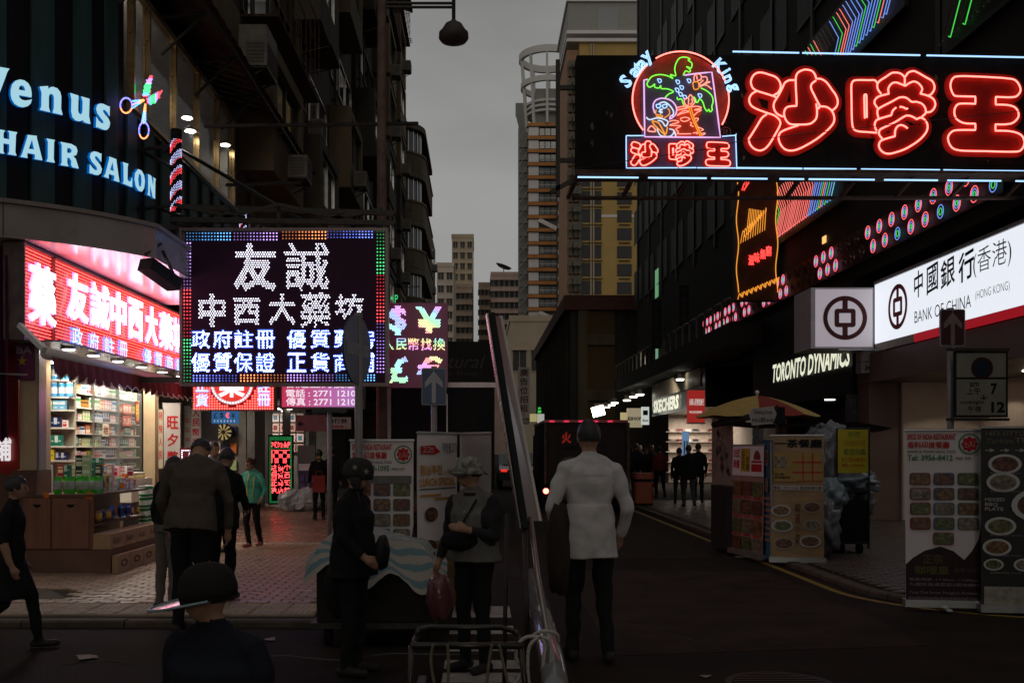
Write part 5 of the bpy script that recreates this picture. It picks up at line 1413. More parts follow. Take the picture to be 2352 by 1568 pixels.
# downlights under the fascia
for y in (12.5, 13.3, 14.2, 15.2, 16.2, 17.2):
    dl = thing('shop_downlight', 'bright recessed downlight in the soffit under the pharmacy fascia', 'lamp', (-5.15, y, 2.82), 'pharmacy downlights')
    m = MB(); m.lathe([(.10,0),(.10,-.03),(.09,-.032)], (-5.15, y, 2.835), 14); part('rim', m, M_alu, dl)
    m = MB(); m.lathe([(.075,0),(.07,-.006)], (-5.15, y, 2.801), 12); part('lens', m, emat('downlight_white', (1,.93,.82), 12), dl)
    la = bpy.data.lights.new('shop_lamp', 'SPOT'); la.energy = 30; la.spot_size = R(140); la.spot_blend = .6; la.color = (1,.88,.70); la.shadow_soft_size = .07
    lo = bpy.data.objects.new('shop_lamp', la); lo.location = (0,0,-.04); lo.parent = dl; col.objects.link(lo)
for y in (13.4, 15.0, 16.6):
    tb = thing('fluorescent_tube', 'white fluorescent tube along the pharmacy shelf top', 'lamp', (-5.72, y, 2.72), 'pharmacy shelf tubes')
    m = MB(); m.tube([(-5.66,y-.55,2.70),(-5.66,y+.55,2.70)], .014, 6); part('tube', m, emat('tube_white', (1,.95,.85), 9), tb)
    m = MB(); m.box(-5.69,-5.63,y-.6,y+.6,2.72,2.76); part('fitting', m, M_white, tb)
    la = bpy.data.lights.new('tube_lamp', 'AREA'); la.shape = 'RECTANGLE'; la.size = 1.1; la.size_y = .05; la.energy = 20; la.color = (1,.92,.78)
    lo = bpy.data.objects.new('tube_lamp', la); lo.location = (.09,0,-.04); lo.rotation_euler = (0, R(25), R(0)); lo.parent = tb; col.objects.link(lo); lo.rotation_euler = (R(0), R(30), R(90)) if False else (0, 0, R(90))
m = MB(); m.box(-5.6, -5.0, 11.9, 19.4, 2.836, 2.86); part('soffit', m, mat('soffit_dark', (.2,.18,.17), rough=.3), ph)

# ---- goods
def srgb(h): 
    h = h.lstrip('#'); return tuple(((int(h[i:i+2],16)/255)**2.2) for i in (0,2,4))
PAL = [('white and blue','#e8ecf0','#2f6fb5'),('white and red','#efe9e4','#b8322c'),('yellow and green','#e3c63d','#4f8a3a'),('pale green','#b9cf8f','#e9eddc'),('orange','#d8702d','#f1e2c8'),('cream and brown','#e6d7b5','#7b4a2b'),('sky blue','#6fb4d9','#eef3f5'),
       ('dark red','#8a1f22','#e8c9a0'),('navy','#1f2d55','#c9d2e0'),('gold','#b58a35','#5a2d16'),('pink','#e3a3ad','#fbf3f2'),('teal','#1e7a68','#dfeee4'),('white and green','#eef0e6','#3f9a4a'),('black','#1c1b1e','#b9b4a8')]
def two_mat(nm, c1):
    return mat('pack_'+nm, srgb(c1), rough=.42, var=.06, scale=20)
BOXES = []
for i, (nm, c1, c2) in enumerate(PAL):
    for w, h, dp in ((.068,.10,.05),(.085,.135,.06)):
        m = MB(); m.m(0).box(-w/2,w/2,-dp/2,dp/2,0,h); m.m(1)
        f = -dp/2-.0008; k = i % 3
        if k == 0: m.quad((-w*.5,f,h*.55),(w*.5,f,h*.55),(w*.5,f,h*.82),(-w*.5,f,h*.82)); m.quad((-w*.35,f,h*.15),(w*.2,f,h*.15),(w*.2,f,h*.25),(-w*.35,f,h*.25))
        elif k == 1: m.quad((-w*.4,f,h*.1),(w*.4,f,h*.1),(w*.4,f,h*.48),(-w*.4,f,h*.48)); m.quad((-w*.4,f,h*.62),(w*.35,f,h*.62),(w*.35,f,h*.76),(-w*.4,f,h*.76))
        else: m.quad((-w*.5,f,h*.3),(0,f,h*.3),(0,f,h*.95),(-w*.5,f,h*.95)); m.quad((w*.08,f,h*.4),(w*.42,f,h*.4),(w*.42,f,h*.5),(w*.08,f,h*.5))
        BOXES.append((nm, link_mesh('medicine_box', m, [two_mat(nm, c1), two_mat(nm+'_2', c2)]), w, h))
def tin_mesh(nm, c1, c2, r, h, name):
    m = MB(); m.m(0).lathe([(r*.96,0),(r,.006),(r,h-.012)], (0,0,0), 12); m.m(1).lathe([(r*1.003,h*.22),(r*1.003,h*.66)], (0,0,0), 12); m.m(2).lathe([(r*1.02,h-.012),(r*1.02,h),(r*.9,h+.001)], (0,0,0), 12)
    return link_mesh(name, m, [two_mat(nm, c1), two_mat(nm+'_2', c2), M_white], smooth=False)
TIN_G = tin_mesh('tin_green','#1f7a35','#eef2e8',.065,.15,'milk_powder_tin'); TIN_B = tin_mesh('tin_blue','#4f9fd0','#e9eef2',.05,.2,'milk_powder_tin'); JAR = tin_mesh('jar_gold','#9a7a3a','#d9c79a',.04,.1,'ointment_jar')
GRPN = 'medicine boxes on the pharmacy shelves'
def put_obj(name, me, loc, rz, label, cat, group, scale=None):
    o = bpy.data.objects.new(name, me); o.location = loc; o.rotation_euler = (0,0,rz); col.objects.link(o)
    if scale: o.scale = scale
    return tag(o, label, cat, group)
ORD = ['lowest','second','third','fourth','fifth','sixth','top']
rp = random.Random(21); nbox = 0
def fill_row(unit, z, lo, hi, fn, rz, ordn, zmax):
    global nbox
    t = lo
    while t < hi - .04:
        nm, me, w, h = rp.choice(BOXES); run = rp.randint(1, 4); s_ = min(1.25, (zmax-.01)/h) * rp.uniform(.72, 1.0)
        for q in range(run):
            if t + w*s_ > hi: return
            if nbox < 295:
                x, y = fn(t + w*s_/2); put_obj('medicine_box', me, (x, y, z+.001), rz+rp.uniform(-.05,.05), '%s medicine box on the %s shelf of the %s' % (nm, ordn, unit), 'box', GRPN, (s_, s_, s_)); nbox += 1
                
            t += w*s_ + .003
        t += rp.uniform(0, .03)
for i, z in enumerate(rowsA):
    if i == len(rowsA)-1: 
        for q in range(6): put_obj('milk_powder_tin', TIN_B, (-6.28+q*.105, 13.99, z), 0, 'tall pale blue milk powder tin on the topmost pharmacy shelf', 'tin', 'blue milk powder tins', (1,1,1.1))
        continue
    if i == len(rowsA)-2:
        for q in range(6): put_obj('milk_powder_tin', TIN_B, (-6.28+q*.105, 13.99, z), 0, 'tall pale blue milk powder tin one shelf below the topmost', 'tin', 'blue milk powder tins')
        continue
    fill_row('corner unit', z, -6.33, -5.76, lambda t: (t, 13.97), 0, ORD[i], (rowsA+[2.8])[i+1]-z-.03)
for i, z in enumerate(rowsB):
    fill_row('pharmacy wall along the pavement', z, 14.26, 17.1, lambda t: (-5.90, t), R(90), ORD[i], (rowsB+[2.6])[i+1]-z-.025)
# awning
aw = thing('shop_awning', 'maroon awning valance with white scalloped edge below a white roller cassette', 'awning', (-4.95, 14.4, 2.5))
m = MB(); m.tube([(-5.0,11.5,2.66),(-5.0,17.5,2.66)], .07, 10); part('roller_cassette', m, mat('cassette_white', (.68,.6,.55), rough=.35, var=.06), aw, smooth=True)
m = MB(); N = 20; pit = 6.0/N; e = MB()
for i in range(N):
    for q in range(6):
        t0, t1 = i+q/6, i+(q+1)/6; f = lambda t: 2.44 - .075*abs(math.sin(math.pi*t)); xx = lambda t: -4.9+.02*math.sin(t*7)
        y0, y1 = 11.5+t0*pit, 11.5+t1*pit
        m.quad((xx(t0),y0,f(t0)),(xx(t1),y1,f(t1)),(-4.93,y1,2.62),(-4.93,y0,2.62)); e.bar((xx(t0)+.004,y0,f(t0)),(xx(t1)+.004,y1,f(t1)),.012)
part('valance', m, mat('maroon_canvas', (.17,.035,.03), rough=.8, var=.15), aw, smooth=True); part('piping', e, mat('piping_white', (.7,.6,.55), rough=.7), aw)
m = MB(); m.bar((-5.0,11.45,2.7),(-5.35,11.6,3.0),.06); part('arm', m, M_white, aw)
# counter
CX0, CX1, CY0, CY1, CZ = -5.5, -4.66, 12.0, 13.9, .98
ct = thing('display_counter', 'brown laminate counter with cabinet doors and open shelves of snacks facing the pavement', 'counter', (-5.1, 12.9, PZ))
m = MB(); m.box(CX0,CX1+.22,CY0,CY1,PZ,.34); part('plinth', m, M_woodd, ct)
m = MB(); m.box(CX0,CX1,CY0+.02,CY0+.06,.345,CZ); m.box(CX0,CX1-.35,CY0+.06,CY1,.345,CZ); part('carcass', m, M_wood, ct)
for z in (.62,): m = MB(); m.box(CX1-.35,CX1+.0,CY0+.06,CY1,z,z+.02); part('shelf', m, M_woodd, ct)
m = MB(); m.box(CX0,CX1+.02,CY0,CY1,CZ+.001,CZ+.03); part('top', m, M_woodd, ct)
for a, b in ((-5.48,-5.16),(-5.13,-4.70)):
    m = MB(); m.box(a,b,CY0-.012,CY0+.019,.36,CZ-.02); dr = part('door', m, M_wood, ct); c_ = (a+b)/2
    m = MB(); m.poly([(c_+.05*math.cos(t), CY0-.014, CZ-.09-.04*math.sin(t)) for t in np.linspace(0, math.pi, 8)], (0,.001,0)); part('handle_slot', m, mat('slot_black', (.01,.01,.01)), dr)
m = MB(); m.box(CX1+.015,CX1+.025,CY0+.1,CY1,CZ+.03,CZ+.11); part('glass_lip', m, M_glass, ct)
m = MB(); m.box(-6.0,CX0-.01,12.35,14.1,PZ,1.05); part('side_cabinet', m, M_woodd, ct)
def bag_mesh(nm, c1, c2, w, h, t, name):
    m = MB(); n = 8; k = 7
    for j in range(n+1):
        z = h*j/n; q = math.sin(math.pi*min(1, (j+.35)/n))**.5
        for i in range(k):
            a = 2*math.pi*i/k; m.v.append((w/2*(.8+.2*q)*math.cos(a)*(1 if j < n-1 else 1.08), t/2*q*math.sin(a)*(.12 if j >= n-1 else 1), z+.006*math.sin(i*2.1+j)))
    for j in range(n):
        for i in range(k): m.f.append((j*k+i, j*k+(i+1)%k, (j+1)*k+(i+1)%k, (j+1)*k+i)); m.mi.append(0 if j < 2 or j > 5 else 1)
    return link_mesh(name, m, [mat('foil_'+nm, srgb(c1), rough=.22, var=.1, scale=30, bump=.6, bscale=60), mat('foil_'+nm+'2', srgb(c2), rough=.25, var=.1, bump=.5, bscale=60)], smooth=True)
BAG_G = bag_mesh('green','#3fae2a','#9aa39a',.11,.2,.07,'snack_bag'); BAG_B = bag_mesh('blue','#2a5fae','#1d2f66',.12,.2,.07,'snack_bag'); BAG_R = bag_mesh('red','#b52f33','#e3b0a0',.13,.17,.06,'snack_bag'); BAG_O = bag_mesh('brown','#7a5a2a','#c79a3f',.13,.17,.06,'snack_bag')
for i in range(7): put_obj('snack_bag', BAG_G, (-5.12+i*.075, 12.1+.07*(i % 2)+.02*i, CZ+.031), rp.uniform(-.3,.3), 'bright green foil bag standing at the front of the pharmacy counter', 'bag', 'green bags on the counter', (1,1,1.05))
for i in range(3): put_obj('snack_bag', BAG_B, (-4.76, 12.34+i*.1, CZ+.031), R(70), 'blue foil bag standing behind the green bags on the counter', 'bag', 'blue bags on the counter')
for i in range(9):
    nm, me, w, h = BOXES[rp.randrange(len(BOXES))]
    for q in range(3): put_obj('counter_box', me, (-5.42+i*.08, 12.55+.18*(i % 3), CZ+.031+q*h*1.15), rp.uniform(-.1,.1), '%s box piled on the pharmacy counter behind the bags' % nm, 'box', 'boxes piled on the counter', (1.1,1.1,1.15))
for i in range(14):
    nm, me, w, h = BOXES[rp.randrange(len(BOXES))]; put_obj('counter_box', me, (-4.78, 12.75+i*.078, CZ+.031), R(90), '%s box standing along the pavement edge of the counter' % nm, 'box', 'boxes along the counter edge', (1,1,rp.uniform(1.1,1.7)))
for i in range(8):
    put_obj('counter_box', BOXES[22][1], (-5.02+.09*(i % 2), 12.95, CZ+.031+.115*(i//2)), 0, 'teal box in the square stack on the pharmacy counter', 'box', 'teal boxes stacked on the counter', (1.2,1.2,.85))
for i in range(6): put_obj('medicine_carton', BOXES[2][1] if i % 2 else BOXES[20][1], (-4.98+.1*(i % 3), 13.6, CZ+.031+.17*(i//3)), R(45), 'tall pale carton stacked behind the counter boxes', 'box', 'pale cartons on the counter', (1.4,1.4,1.4))
for st_i in range(3):
    for q in range(5 if st_i < 2 else 4): put_obj('milk_powder_tin', TIN_G, (-4.72+.02*st_i, 14.02+st_i*.15, PZ+.22+q*.152), rp.uniform(0,6), 'green milk powder tin in the stacks at the end of the counter', 'tin', 'green tins stacked by the counter')
for i in range(16): put_obj('ointment_jar', JAR, (-5.62-.09*(i % 2), 16.0+.09*(i//2), 1.07), 0, 'small gold lidded jar in the row behind the glass door', 'jar', 'gold jars by the glass door')
m = MB(); m.box(-5.8,-5.55,15.9,16.9,.7,1.068); part('jar_ledge', m, M_shelf, ph)
for i in range(15): 
    put_obj('snack_bag', rp.choice((BAG_R,BAG_B,BAG_O,BAG_R)), (CX1-.12+rp.uniform(-.05,.1), 12.2+.11*i, .64+.02), R(90)+rp.uniform(-.5,.5), 'crinkled snack bag lying on the middle counter shelf', 'bag', 'snack bags on the counter shelf', (1,1,.8))
for i in range(12): 
    put_obj('snack_bag', rp.choice((BAG_R,BAG_O,BAG_B)), (CX1-.02+rp.uniform(-.05,.14), 12.2+.13*i, .345), R(90)+rp.uniform(-.6,.6), 'crinkled snack bag lying on the bottom counter shelf', 'bag', 'snack bags on the bottom shelf', (1,1,.75))
M_card = mat('cardboard', (.36,.23,.13), rough=.85, var=.15, scale=5)
for j in range(2):
    for i in range(4):
        y = 12.02+i*.46+j*.0; bm_ = MB(); x0, x1, z0 = CX1+.23, CX1+.30, PZ+.0+j*.2
        bm_.box(CX1-.02+.2*0+.0 if j else CX1+.23, CX1+.30-.09*j, y+.004, y+.452, PZ+.215*j if j == 0 else .345, PZ+.21 if j == 0 else .53)
        c_ = thing('cardboard_box', 'printed cardboard carton in the %s row beneath the snack shelves' % ('lower' if j == 0 else 'upper'), 'box', (CX1+.2, y, PZ), 'cartons under the snack shelves')
        part('carton', bm_, M_card, c_)
        m = MB(); xx = (CX1+.30-.09*j)+.0015; f2 = Fr((xx, 0, 0), (0,1,0), (0,0,1)); put_text(m, f2, '10x20x7' if j else '◎', y+.1, (PZ+.06 if j == 0 else .4), y+.34, (PZ+.15 if j == 0 else .47), c=0, offset=.01); part('print', m, mat('carton_ink', (.09,.05,.03), var=0), c_)

for k, (x, y, z, r_) in enumerate(((-4.70,12.02,.99,.06),(-4.62,12.9,1.08,.05),(-5.0,13.2,1.36,.06),(-5.2,11.985,1.0,.045))):
    m = MB(); m.add([(x+r_*(1 if q % 2 == 0 else .68)*math.cos(q*math.pi/9), y-.012, z+r_*(1 if q % 2 == 0 else .68)*math.sin(q*math.pi/9)) for q in range(18)], [tuple(range(18))])
    solo('price_star', m, mat('price_orange', (.62,.17,.03), rough=.6, var=.05), 'orange star shaped price card on the counter ' + ('corner by the green bags','edge among the boxes','above the teal boxes','door')[k], 'price card')
for k, (y, z, w_, h_) in enumerate(((16.15,2.12,.42,.17),(16.15,1.93,.42,.17),(16.75,2.0,.2,.36),(15.3,1.75,.25,.2))):
    m = MB(); m.box(-5.785,-5.78,y,y+w_,z,z+h_); t_ = thing('shop_notice', 'printed notice stuck on the pharmacy glass, ' + ('upper pink one','lower pink one','tall red one by the post','small pale one')[k], 'notice', (-5.78,y,z)); part('sheet', m, two_mat('notice%d' % k, ('#a8605a','#a8605a','#7a2620','#d9cfbb')[k]), t_)
    m = MB(); put_text(m, Fr((-5.779,0,0),(0,1,0),(0,0,1)), ('優惠價','九折','特價','現金')[k], y+.03, z+.03, y+w_-.03, z+h_-.03, c=.001, offset=.01); part('print', m, two_mat('noticep%d' % k, ('#e8d8cc','#e8d8cc','#e8c46a','#7a2620')[k]), t_)

# ---- neighbouring red shop at the corner
rd = thing('red_snack_shop', 'red fronted shop at the corner beside the beige pillar with a glowing white character', 'shop', (-7.2, 12.3, 0))
m = MB(); m.box(-12, XD(42,12.25), 12.25, 12.5, 1.25, 2.95); part('red_front', m, mat('shop_red', (.30,.015,.012), rough=.4, var=.1), rd)
m = MB(); m.box(-12, XD(34,12.25), 12.2, 12.5, PZ, 1.248); part('base', m, M_woodd, rd)
f3 = Front(0, 1060, 12.24); m = MB(); f3.text(m, '鋪', -14, 1003, 29, 1058, c=.03, offset=.03); part('character', m, emat('pu_white', (.8,.75,.78), .9), rd)
m = MB(); f3.box(m, -160, 560, 46, 800, .0, .12); part('fascia', m, mat('shop_red_dark', (.20,.012,.015), rough=.4, var=.1), rd)
f4 = Front(34, 860, 12.05); m = MB(); f4.box(m, 36, 790, 78, 872, -.02, .0); part('poster', m, mat('poster_magenta', (.14,.02,.08), rough=.4, var=.2), rd)
m = MB(); f4.text(m, '★', 40, 815, 62, 840, c=.004); part('poster_star', m, mat('star_yellow', (.5,.3,.03), var=0), rd); m = MB(); f4.text(m, 'BA', 38, 796, 74, 812, c=.004, offset=.02); part('poster_print', m, mat('poster_grey', (.3,.28,.3), var=0), rd)
m = MB()
for i in range(16):
    for j in range(1):
        u0, u1 = -30+i*3.1, -30+(i+1)*3.1; a, b = .06*math.sin(i*1.1), .06*math.sin((i+1)*1.1)
        m.quad(W(u0,1010-6*math.sin(i),11.7+a), W(u1,1010-6*math.sin(i+1),11.7+b), W(u1-4,585,11.7+b*.6), W(u0-4,585,11.7+a*.6))
solo('cloth_banner', m, mat('magenta_cloth', (.10,.02,.05), rough=.8, var=.4, scale=4), 'dark magenta patterned cloth banner hanging before the red shop', 'banner', smooth=True)
m = MB(); m.tube([W(-40,857,11.6), W(62,860,11.6)], .012, 6); solo('banner_rod', m, M_alu, 'thin metal rod with capped end sticking out before the red shop', 'rod')
# ================================================================ shop row further along the left pavement
def ffront(name, label, cat, u0, v0, u1, v1, d, mt, thick=.05, group=None):
    """a flat board facing the viewer; returns (thing, Front)"""
    t = thing(name, label, cat, W((u0+u1)/2, v1, d), group); f = Front(u0, v1, d)
    m = MB(); f.box(m, u0, v0, u1, v1, -thick, 0); part('board', m, mt, t); return t, f
def ftext(t, f, s_, u0, v0, u1, v1, mt, off=.01, c=.003, name='lettering', **k):
    m = MB(); f.text(m, s_, u0, v0, u1, v1, c=c, offset=off, **k); return part(name, m, mt, t)
M_pink = mat('print_grey', (.25,.22,.22), var=0); M_red_ink = mat('red_ink', (.42,.02,.02), var=0); M_pw = mat('print_white', (.46,.41,.39), rough=.5, var=.05); M_green_ink = mat('green_ink', (.03,.16,.05), var=0); M_gold_ink = mat('gold_ink', (.45,.22,.03), var=0)
# partitions facing the viewer with lit display
def side_shop(name, label, y, x0, x1, zc, wallm):
    t = thing(name, label, 'shop', ((x0+x1)/2, y, 0)); m = MB(); m.box(x0, x1, y, y+.12, PZ, zc); part('partition', m, wallm, t)
    m = MB(); m.box(x0, x1, y-4, y, zc+.001, zc+.08); part('ceiling', m, M_shelf, t); return t
M_dim = mat('shop_grey', (.22,.20,.18), rough=.6, var=.2)
s1 = side_shop('gadget_shop', 'small gadget shop with dart board and blister packs behind the exchange banners', 23.5, -8.3, -5.5, 3.0, M_dim)
for j in range(4):
    for i in range(9):
        x, z = -7.3+i*.19, 1.05+j*.4; m = MB(); m.box(x-.07,x+.07,23.44,23.49,z,z+.24); g = part('blister_pack', m, two_mat(*[(q[0]+'_g', q[1]) for q in [rp.choice(PAL)]][0]), s1)
f = Front(500, 1000, 23.3); c_ = f.p(513, 992)
db = thing('dart_board', 'round black and cream dart board hanging in the gadget shop', 'dart board', c_)
m = MB(); m.poly([c_+Vector((.22*math.cos(t),0,.22*math.sin(t))) for t in np.linspace(0,6.283,25)[:-1]], (0,.03,0)); part('board', m, M_black, db)
for k in range(10):
    m = MB(); a = k*math.pi/5; m.poly([c_+Vector((r_*math.cos(a+q),-.002,r_*math.sin(a+q))) for r_, q in ((.05,0),(.19,0),(.19,.3),(.05,.3))], (0,.001,0)); part('wedge', m, mat('dart_cream', (.55,.45,.2), var=0), db)
s2 = side_shop('gift_box_shop', 'shop with rows of gift boxes under bright ceiling spots beyond the green jacketed woman', 31.5, -8.2, -5.5, 2.9, M_dim)
for j in range(4):
    for i in range(7):
        x, z = -7.2+i*.26, 1.45+j*.32; m = MB(); m.m(0).box(x-.11,x+.11,31.40,31.49,z,z+.26); m.m(1).box(x-.06,x+.06,31.395,31.399,z+.06,z+.2); part('gift_box', m, [two_mat('gift%d' % (j % 2), '#e8d5cf' if j % 2 else '#c9a59b'), two_mat('giftlab%d' % (j % 2), '#4c7fa0' if j % 2 else '#7a2f25')], s2)
for (u_, v_, d_) in ((598,941,30),(613,938,29),(627,941,30),(640,938,30.5),(652,943,31),(607,949,33),(665,938,29)):
    p = W(u_, v_, d_); dl = thing('ceiling_spot', 'small bright ceiling spot in the gift box shop', 'lamp', p, 'gift box shop spots')
    m = MB(); m.lathe([(.09,0),(.08,-.025)], (p.x,p.y,p.z), 10); part('lens', m, emat('spot_white', (1,.93,.86), 6), dl); m = MB(); m.lathe([(.11,.002),(.11,.03)], (p.x,p.y,p.z), 10); part('rim', m, M_alu, dl)
for nm, x, y, en in (('gadget_lamp', -6.6, 22.3, 26), ('gift_lamp', -6.6, 30.2, 45), ('arcade_lamp', -6.8, 26.5, 14), ('arcade_lamp', -6.8, 36, 22)):
    t = thing('strip_light', 'white strip light on the ceiling of the shop row', 'lamp', (x, y, 2.85), 'shop row strip lights')
    m = MB(); m.box(x-.5,x+.5,y-.06,y+.06,2.82,2.86); part('fitting', m, M_white, t); m = MB(); m.tube([(x-.48,y,2.80),(x+.48,y,2.80)], .015, 6); part('tube', m, MATS['tube_white'], t)
    la = bpy.data.lights.new(nm, 'AREA'); la.shape = 'RECTANGLE'; la.size = .9; la.size_y = .08; la.energy = en; la.color = (1,.9,.78); lo = bpy.data.objects.new(nm, la); lo.location = (0,0,-.08); lo.parent = t; col.objects.link(lo)
for (y, x0) in ((19.6,-8.4),(27.4,-8.2),(38,-8.2)):
    m = MB(); m.box(x0,-5.7,y,y+.1,PZ,2.95); part('divider', m, M_dim, s2)
m = MB(); m.box(-5.75,-5.5,19.5,41,2.95,4.4); part('fascia_wall', m, M_concd, s2)
m = MB(); m.box(-5.72,-5.52,25.4,25.7,PZ,2.94); m.box(-5.72,-5.52,33.5,33.8,PZ,2.94); m.box(-5.72,-5.52,29.0,29.2,PZ,2.94); part('post', m, M_dim, s2)
# hanging boards and banners of the row
t, f = ffront('exchange_banner', 'white vertical banner with large dark red characters by the pharmacy end', 'banner', 374, 925, 414, 1075, 17.0, M_pw)
for i, ch_ in enumerate('旺夕幣'): ftext(t, f, ch_, 384, 955+i*40, 410, 985+i*40, M_red_ink, .03)
t, f = ffront('exchange_banner', 'narrow cream strip banner with red characters beside the white exchange banner', 'banner', 364, 940, 374, 1075, 16.6, mat('cream_cloth', (.5,.42,.3)))
for i, ch_ in enumerate('特快人民'): ftext(t, f, ch_, 365, 945+i*30, 373, 965+i*30, M_red_ink, .02)
t, f = ffront('exchange_board', 'white vertical board reading renminbi exchange in dark red', 'sign', 439, 936, 461, 1048, 18.6, M_pw)
for i, ch_ in enumerate('人民幣找換'): ftext(t, f, ch_, 442, 939+i*22, 459, 957+i*22, M_red_ink, .02)
t, f = ffront('rate_board', 'narrow pale board with small exchange rate figures', 'sign', 423, 932, 438, 1048, 18.8, mat('pale_board', (.42,.4,.38)))
for i, s_ in enumerate(('832','102','1180','655')): ftext(t, f, s_, 425, 960+i*22, 436, 970+i*22, M_red_ink, .02)
t, f = ffront('blue_currency_sign', 'blue lightbox with pound, dollar, euro and yen symbols and arrow row', 'sign', 486, 944, 545, 972, 20, emat('blue_box', (.03,.13,.32), .75), .15)
for s_, u_, mt in (('£',490,M_red_ink),('$',505,mat('brown_sym', (.12,.10,.08), var=0)),('¥',531,mat('brown_sym', (.12,.10,.08), var=0))): ftext(t, f, s_, u_, 947, u_+9, 960, mt, .01)
ftext(t, f, '€', 518, 947, 527, 960, emat('sym_red', (1.6,.15,.15), 1), .02); ftext(t, f, '‹ ‹ ‹ ‹ ‹ ‹ ‹', 491, 964, 540, 969, emat('arrow_white', (.6,.65,.7), .8), .02)
t, f = ffront('renminbi_led_box', 'red standing box with white LED border and renminbi characters', 'sign', 413, 1028, 486, 1100, 15.0, mat('box_red', (.20,.012,.02), rough=.4), .12)
m = MB()
for k in range(17): led(m, f.fr, f.a(418+k*3.9), f.b(1034), .009, .0)
for k in range(14): led(m, f.fr, f.a(418), f.b(1038+k*4), .009, .0); led(m, f.fr, f.a(480.5), f.b(1038+k*4), .009, .0)
part('border_lights', m, M_ledw, t, kind='stuff')
for ch_, u_, v_ in (('人',424,1038),('民',424,1062),('找',455,1038),('換',455,1062)):
    m = MB(); A0, B0 = f.a(u_), f.b(v_+22)
    for a, b in led_points(ch_, f.a(u_+22)-A0, 22*f.d/F, .012, offset=.0): led(m, f.fr, A0+a, B0+b, .005, .0, n=4)
    part('character', m, M_ledw, t)
t, f = ffront('salon_arrow_sign', 'dull pink hair salon sign with black arrow over the arcade', 'sign', 681, 953, 748, 990, 22, mat('dusty_pink', (.30,.14,.15), rough=.5), .06)
ftext(t, f, '←', 683, 966, 698, 980, M_ink, .05); ftext(t, f, 'Dream', 713, 958, 742, 968, M_pink, .0, shear=.2); ftext(t, f, 'Salon', 722, 972, 745, 981, M_pink, .0, shear=.2)
t, f = ffront('clinic_sign', 'white bone setting clinic sign with black characters and small red arrow', 'sign', 738, 958, 806, 985, 24, M_pw, .05)
ftext(t, f, '醫打跌', 752, 961, 798, 972, M_ink, .02); ftext(t, f, '← 廣復樓二', 746, 976, 800, 983, M_red_ink, .01)
t, f = ffront('blank_rollup_board', 'blank white roll up board in the arcade behind the plastic bundles', 'banner', 683, 1022, 723, 1092, 26, M_pw, .02)
t, f = ffront('perfume_poster_stand', 'small purple product stand in front of the blank board', 'stand', 685, 1078, 716, 1133, 24.5, mat('purple_stand', (.05,.03,.09), rough=.4), .25)
m = MB(); f.box(m, 686, 1065, 715, 1080, -.05, .02); part('header', m, two_mat('stand_head', '#d9c9d2'), t)
for i in range(4):
    m = MB(); uu, vv = 690+(i % 2)*13, 1090+(i//2)*20; f.box(m, uu, vv, uu+9, vv+14, 0, .03); part('product', m, two_mat('stand_prod', '#5a4a7a'), t)
def crumple(c, r, seed, n=14, m_=9, amp=.35):
    mb = MB(); mb.ball((0,0,0), 1.0, n, m_); out = []
    for (x, y, z) in mb.v:
        k = 1 + amp*noise.noise(Vector((x*2.1+seed, y*2.1, z*2.1))) + amp*.5*noise.noise(Vector((x*5+seed, y*5, z*5)))
        out.append((c[0]+x*r[0]*k, c[1]+y*r[1]*k, c[2]+max(-r[2]*.98, z*r[2]*k)))
    mb.v = out; return mb
M_poly = mat('clear_plastic_bag', (.50,.50,.52), rough=.22, var=.2, scale=6, bump=1.0, bscale=14, alpha=.75)
for i, (u_, v_, r_) in enumerate(((668,1148,.3),(690,1150,.3),(712,1146,.32),(730,1140,.28),(700,1130,.25),(745,1144,.25))):
    p = W(u_, v_, 24); m = crumple((p.x, p.y+.3*(i % 2), PZ+.26*r_/.3), (r_, .28, .27), i); solo('plastic_bundle', m, M_poly, 'clear plastic wrapped bundle on the pavement by the LED stand', 'bundle', 'plastic wrapped bundles', smooth=False)
# red LED stand
t, f = ffront('red_led_stand', 'upright LED board with red characters, checker box and green border on the pavement', 'sign', 616, 998, 672, 1158, 25.2, M_black, .18)
gs, rs_ = MB(), MB(); stp = 2.35
chk = lambda u, v: 622 < u < 668 and 1036 < v < 1062
colz = [('中',655,1066),('西',655,1083),('藥',655,1100),('坊',655,1117),('優',640,1066),('質',640,1083),('商',640,1100),('店',640,1117),('註',625,1066),('冊',625,1083),('正',625,1100),('貨',625,1117)]
v = 1003.0
while v < 1154:
    u = 620.0
    while u < 670:
        edge = u < 622.5 or u > 665.5 or v < 1012 or v > 1149 or 1028 < v < 1031
        if edge: led(gs, f.fr, f.a(u), f.b(v), .0065, 0, n=4)
        elif 1032 < v < 1062:
            cxk = int((u-622)/9) ; cyk = int((v-1032)/10)
            if (cxk+cyk) % 2 == 1 or v < 1035 or u < 626: led(rs_, f.fr, f.a(u), f.b(v), .0085, 0, n=4)
        u += stp
    v += stp
def rl(s_, u0, v0, u1, v1):
    A0, B0 = f.a(u0), f.b(v1)
    for a, b in led_points(s_, f.a(u1)-A0, f.b(v0)-B0, .019, offset=.0): led(rs_, f.fr, A0+a, B0+b, .0085, 0, n=4)
rl('政府註冊藥店', 623, 1014, 666, 1027)
for ch_, u_, v_ in colz: rl(ch_, u_-2, v_+1, u_+11, v_+15)
part('red_dots', rs_, emat('led_stand_red', (1.6,.11,.12), 4.5), t, kind='stuff'); part('green_dots', gs, led_mat('green', 1), t, kind='stuff')
